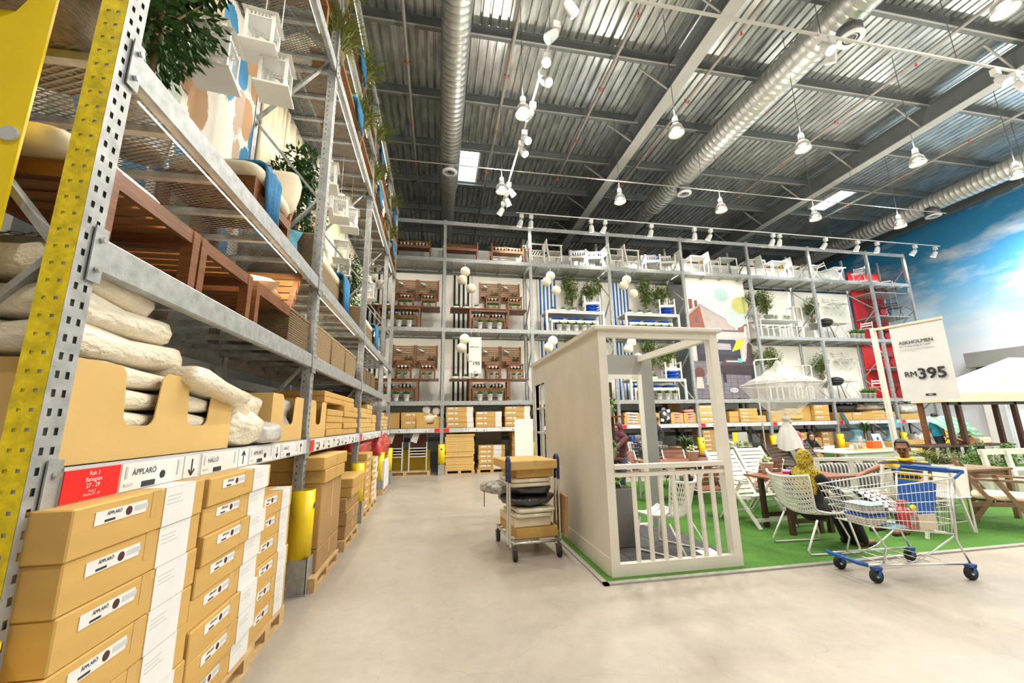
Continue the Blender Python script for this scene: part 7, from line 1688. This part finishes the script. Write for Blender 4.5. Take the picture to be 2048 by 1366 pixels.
# gazebo with cream canopy
g = thing('canopy_gazebo', 'dark wooden gazebo with a cream fabric roof at the right', 'gazebo', (0,0,GZ))
gx0, gx1, gy0, gy1 = 13.75, 21.3, 8.8, 9.6
MB().add([(gx0,gy0,2.13),(gx1,gy0,2.13),(gx1,gy1,2.13),(gx0,gy1,2.13),((gx0+gx1)/2-.3,(gy0+gy1)/2,3.25),((gx0+gx1)/2+.3,(gy0+gy1)/2,3.25)], [(0,1,5,4),(1,2,5),(2,3,4,5),(3,0,4)]).build('roof_cloth', 'canopy', g)
MB().box(gx0-.02,gy0-.02,1.90,gx1+.02,gy0,2.15).box(gx0-.02,gy1,1.90,gx1+.02,gy1+.02,2.15).box(gx0-.02,gy0,1.90,gx0,gy1,2.15).box(gx1,gy0,1.90,gx1+.02,gy1,2.15).build('valance', 'canopy', g)
for x, y in ((gx0+.12,gy0+.1),(gx0+.12,gy1-.1),(gx0+.55,gy0+.1),(16.0,gy0+.3),(16.35,gy0+.1),(gx1-.15,gy0+.1),(gx1-.15,gy1-.1)): MB().box(x-.05,y-.05,0,x+.05,y+.05,2.10).build('post', 'wood_dark' if y < 9.5 else 'wood_brown', g)
MB().box(gx0+.1,gy0+.05,1.82,gx1-.1,gy0+.15,1.90).build('lintel', 'wood_dark', g)
# mint striped parasol lying tilted
t = thing('mint_parasol', 'small mint green striped parasol tilted under the gazebo', 'parasol', (16.75, 10.6, 1.18)); t.rotation_euler = (.55, .22, 0)
for k in range(8):
    m = MB(); a0, a1 = 2*PI*k/8, 2*PI*(k+1)/8
    prof = [(0,.27),(.22,.24),(.44,.16),(.64,.04),(.76,-.08)]; vs = []
    for r_, z in prof:
        for q in range(5):
            f = q/4; p = Vector((math.cos(a0),math.sin(a0),0)).lerp(Vector((math.cos(a1),math.sin(a1),0)), f); vs.append((p.x*r_, p.y*r_, z+.05*math.sin(PI*f)*(r_ > .2)*-.6))
    m.add(vs, [(j*5+q, j*5+q+1, (j+1)*5+q+1, (j+1)*5+q) for j in range(4) for q in range(4)]).build('canopy_panel', 'mint_stripe', t, True)
MB().tube([(0,0,.36),(0,0,-1.0)], .015, 8).build('pole', 'tray_wood', t)
t = thing('dark_counter', 'long dark wooden table under the gazebo', 'table', (14.2, 8.75, GZ)); MB().box(-1.5,0,.70,1.6,.8,.74).build('table_top', 'wood_dark', t)
for x in (-1.3,-.4,.5,1.4): MB().box(x-.06,.1,0,x+.06,.2,.70).build('leg', 'wood_dark', t); MB().box(x-.06,.6,0,x+.06,.7,.70).build('leg', 'wood_dark', t)
t = thing('potted_shrub', 'round green shrub in terracotta box on the dark gazebo table', 'plant', (14.55, 9.05, GZ+.741)); MB().cbox(-.14,-.1,0,.14,.1,.20,.006).build('box', 'terracotta', t); place('foliage', HERB, t, (0,0,.28), None, 2.2, kind='stuff')
tag(MB().cbox(-.2,-.14,0,.2,.14,.18,.03).build('cream_hamper', 'cream', None, False, loc=(15.15,9.1,GZ+.741)), 'small cream hamper on the dark gazebo table', 'hamper')
t = thing('display_chair', 'wood and cloth folding chair under the mint parasol', 'chair', (14.1, 9.0, GZ+.741)); MB().bar((-.2,0,0),(.15,.1,.38),.03,.02).build('side_bar', 'tray_wood', t); MB().bar((.2,0,0),(-.1,.1,.38),.03,.02).build('side_bar', 'tray_wood', t); MB().bar((-.12,.05,.2),(.18,.05,.1),.25,.02).build('sling', 'cream', t)
# shrubs and grasses behind the man
for k, (x, y, s_, mt, n) in enumerate(((8.95,6.6,1.0,'grass_dry','tall dry grass behind the man'),(9.9,6.9,1.1,'grass_dry','tall dry grass beside the banner foot'),(8.5,6.0,1.0,'leaf','low green shrub behind the man'),(10.9,6.9,1.2,'leaf_olive','olive green shrub right of the dry grass'))):
    t = thing('grass_planter' if 'grass' in mt else 'shrub_planter', n, 'plant', (x, y, GZ), k); MB().cbox(-.22,-.18,0,.22,.18,.38,.01).build('box', 'grey_planter', t)
    if 'grass' in mt: place('foliage', DRY, t, (0,0,.36), None, s_, kind='stuff')
    else: place('foliage', foliage((.36,.26,.24), 700, .06, .02, 20+k, 8, mt), t, (0,0,.55), None, s_, kind='stuff')
# right-hand set: white wire stand, grey-brown chair and table, white bench
t = thing('wire_plant_stand', 'white metal stand with wire shelves right of the cart', 'stand', (6.62, 4.50, GZ), .1)
for y, dy in ((0,0),(.50,-.0)):
    MB().bar((.46,y,0),(.22,y,.86),.035,.03,(0,1,0)).build('leg', 'white_paint', t); MB().bar((-.46,y,0),(-.22,y,.86),.035,.03,(0,1,0)).build('leg', 'white_paint', t)
for k, z in enumerate((.15,.36,.44,.62,.82)):
    w_ = .46-.24*z/.86
    MB().tube([(-w_,0,z),(w_,0,z),(w_,.5,z),(-w_,.5,z)], .006, 6, True).build('wire_shelf', 'wire', t)
t = thing('grey_armchair', 'weathered brown garden armchair with cream seat cushion at the right edge', 'chair', (8.02, 4.42, GZ), .55); WG = 'wood_grey'
for sx in (-1,1):
    x = sx*.30; MB().bar((x,-.02,0),(x,.30,.66),.05,.06,(1,0,0)).build('front_leg', WG, t); MB().bar((x,.62,0),(x,.36,.42),.05,.06,(1,0,0)).build('rear_leg', WG, t); MB().bar((x,.40,.40),(x,.66,.90),.05,.05,(1,0,0)).build('back_post', WG, t); MB().box(x-.03,-.05,.63,x+.03,.60,.66).build('armrest', WG, t); MB().bar((x,.0,.36),(x,.58,.30),.025,.06).build('seat_side', WG, t)
for k in range(4): MB().bar((-.30,.46+k*.055,.50+k*.105),(.30,.46+k*.055,.50+k*.105),.02,.07).build('back_slat', WG, t)
slats(6, -.28, .28, 0, .52, .34, .02, .015).build('seat', WG, t)
tag(MB().sell((0,.27,.05), (.29,.29,.05), .5, .35, 24, 10).build('seat_cushion', 'cream', None, True, loc=(8.02,4.42,GZ+.36), rot=(0,0,.55)), 'cream cushion on the weathered brown armchair', 'cushion')
t = thing('grey_table', 'weathered brown table behind the wire stand', 'table', (8.25, 4.95, GZ), .0); slats(5, -.55, .50, 0, .65, .70, .03, .006).build('table_top', WG, t); legs4(t, .9, .6, .70, .06, WG); MB().box(-.4,.03,.60,.4,.055,.70).build('apron', WG, t)
t = thing('white_bench', 'white garden bench at the right edge before green shrubs', 'bench', (10.7, 5.85, GZ), -.1)
for x in (-.75,-.25,.25,.75): MB().bar((x,0,0),(x,.08,.90),.07,.06).build('post', 'white_paint', t)
MB().bar((-.8,.09,.86),(.8,.09,.86),.04,.10).build('top_rail', 'white_paint', t); MB().bar((-.8,.06,.55),(.8,.06,.55),.03,.06).build('middle_rail', 'white_paint', t); slats(4, -.78, .78, -.42, .02, .40, .03, .015).build('seat', 'white_paint', t)
for x in (-.74,.74): MB().box(x-.03,-.40,0,x+.03,-.34,.40).build('front_leg', 'white_paint', t)
for k, x in enumerate((10.6, 11.3)):
    t = thing('leafy_shrub', f'{("left","right")[k]} bright green shrub behind the white bench', 'plant', (x, 6.45, GZ), k, 'shrubs behind the white bench'); MB().cbox(-.25,-.18,0,.25,.18,.5,.01).build('box', 'white_paint', t); place('foliage', foliage((.42,.26,.26), 700, .07, .03, 40+k, 8, 'leaf_bright'), t, (0,0,.72), kind='stuff')
near_tree((17.6, 8.2, GZ), 1.0, 'slim green tree at the right edge under the gazebo', None, 1.25)
# ---------------------------------------------------------------- people
def person(key, label, skip=()):
    t = thing('person', label, 'person', (0,0,0))
    place('body', PEOPLE[key+'_body'], t)
    for sfx, nm in (('_shirt','shirt'),('_legs','trousers'),('_scarf','headscarf'),('_shoe0','shoe'),('_shoe1','shoe')):
        if key+sfx in PEOPLE: place(nm, PEOPLE[key+sfx], t)
    return t
def face(t, J, R3, s, beard=False, glasses=False, hair=False, eyes=True):
    c = Vector(J['head']); f = lambda x, y, z: c+R3 @ Vector((x*s, y*s, z*s))
    if eyes:
        for sx in (-1,1):
            MB().sell(f(sx*.031,.079,.004), (.013*s,.008*s,.007*s), 1, 1, 12, 8, R3).build('eye', 'eye_dark', t, True); limb_m = MB(); limb(limb_m, f(sx*.048,.076,.030), f(sx*.016,.085,.034), .004*s, .005*s, 6); limb_m.build('eyebrow', 'hair', t, True)
    m = MB(); limb(m, f(-.018,.088,-.052), f(.018,.088,-.052), .006*s, .006*s, 8); m.build('lips', 'lip', t, True)
    if beard: m = MB(); m.sell(f(0,.066,-.092), (.022*s,.018*s,.016*s), 1, 1, 12, 8, R3); m.build('goatee', 'hair', t, True); m = MB(); limb(m, f(-.022,.09,-.040), f(.022,.09,-.040), .005*s, .005*s, 6); m.build('moustache', 'hair', t, True)
    if glasses:
        g_ = MB()
        for sx in (-1,1): g_.tube([f(sx*.033+.026*math.cos(2*PI*k/16), .096, .004+.018*math.sin(2*PI*k/16)) for k in range(16)], .0024*s, 5, True)
        g_.tube([f(-.008,.098,.008),f(.008,.098,.008)], .0024*s, 5)
        for sx in (-1,1): g_.tube([f(sx*.058,.092,.008),f(sx*.080,.0,.010)], .0024*s, 5)
        g_.build('glasses', 'black', t)
    if hair:
        vs = MB(); vs.sell(f(0,-.020,.038), (.081*s,.093*s,.088*s), 1, 1, 22, 14, R3)
        inv = R3.transposed(); keep = []
        for fc in vs.f:
            p = sum((inv @ (Vector(vs.v[i])-c) for i in fc), Vector())/len(fc)
            if (p.z > .092*s) or (p.z > .075*s and p.y < .03*s) or (p.y < -.02*s and p.z > -.05*s) or (abs(p.x) > .055*s and p.y < .030*s and p.z > .012*s): keep.append(fc)
        vs.f = keep; o = vs.build('hair', 'hair', t, True); md = o.modifiers.new('thickness', 'SOLIDIFY'); md.thickness = .008
t = person('yellow', 'seated person in black wearing a yellow patterned headscarf'); face(t, JY, R3Y, .92)
mm = MB(); cc = Vector(JY['head'])+R3Y @ Vector((0,.0,.035)); mm.sell(cc+R3Y @ Vector((0,.028,.0)), (.094*.92,.060*.92,.108*.92), 1, 1, 20, 12, R3Y); mm.build('scarf_band', 'scarf_plain', t, True) if False else None
t = person('man', 'seated man in yellow and black striped polo shirt with glasses'); face(t, JM, R3M, 1.06, True, True, True)
cl2 = MB(); nk = Vector(JM['neck']); cl2.tube([(nk.x+.072*math.cos(2*PI*k/20), nk.y+.072*math.sin(2*PI*k/20), nk.z-.005+.012*math.cos(2*PI*k/20)) for k in range(20)], .022, 8, True); cl2.build('collar', 'yellow', t, True)
t = person('pink', 'seated person with rose pink headscarf at the far white table'); face(t, JP, R3P, .95)
t = person('dark', 'person in black headscarf leaning on the far white table'); face(t, JB, R3B, .95)
t = person('purple', 'standing person in maroon headscarf seen through the pavilion doorway'); face(t, JU, R3U, .905)
t = person('stander', 'standing man in dark sweater and cap pushing the far trolley'); face(t, JS, R3S, .995)
def cap(t, J, R3, s, matn='black', brim=True):
    c = Vector(J['head']); f = lambda x, y, z: c+R3 @ Vector((x*s, y*s, z*s)); m = MB(); m.sell(f(0,-.014,.045), (.086*s,.100*s,.085*s), 1, 1, 20, 12, R3); m.f = [q for q in m.f if sum((R3.transposed() @ (Vector(m.v[i])-c)).z for i in q)/len(q) > .03*s]; m.build('cap', matn, t, True)
    if brim: m = MB(); m.sell(f(0,.10,.045), (.065*s,.065*s,.008*s), 1, 1, 18, 8, R3); m.build('cap_brim', matn, t, True)
cap(t, JS, R3S, .995)
for sx in (-1,1):
    Rr = Vector(JS['fwd']).normalized().cross(Vector((0,0,1))); p = Vector(JS['chest']); b_ = Vector(JS['pelvis']); F_ = Vector(JS['fwd']).normalized()
    MB().tube([p+Rr*.09*sx+F_*.13+Vector((0,0,.05)), p+Rr*.10*sx+Vector((0,0,.185)), p+Rr*.09*sx-F_*.145, p.lerp(b_,.6)+Rr*.08*sx-F_*.15], .014, 6).build('strap', 'cloth_khaki', t)
t = person('capman', 'man in black cap and blue shirt behind the mint parasol'); cap(t, JC, R3C, .98); face(t, JC, R3C, .98)
# ---------------------------------------------------------------- side wall fittings
tag(MB().cbox(22.0,10.6,3.35,22.69,13.6,4.05,.01).build('wall_duct_box', mat('wall_grey', (.36,.35,.33), .6)), 'grey boxed bulkhead on the sky mural wall', 'bulkhead') if False else None
t = thing('bulkhead', 'grey boxed bulkhead fixed to the sky mural wall', 'bulkhead', (22.69, 11.6, 3.5)); MB().cbox(-.7,-2.2,0,0,1.5,.62,.01).build('box', 'grey_paint', t); MB().box(-.5,-2.0,-.12,-.1,1.3,0).build('bracket', 'steel_dark', t)
t = thing('drain_pipe', 'pale vertical pipe casing on the mural wall', 'pipe', (22.62, 12.6, 0)); MB().box(-.12,-.1,0,0,.1,2.3).build('casing', 'paper_grey', t); MB().box(-.2,.12,0,0,.5,2.3).build('cover', 'white_matte', t)
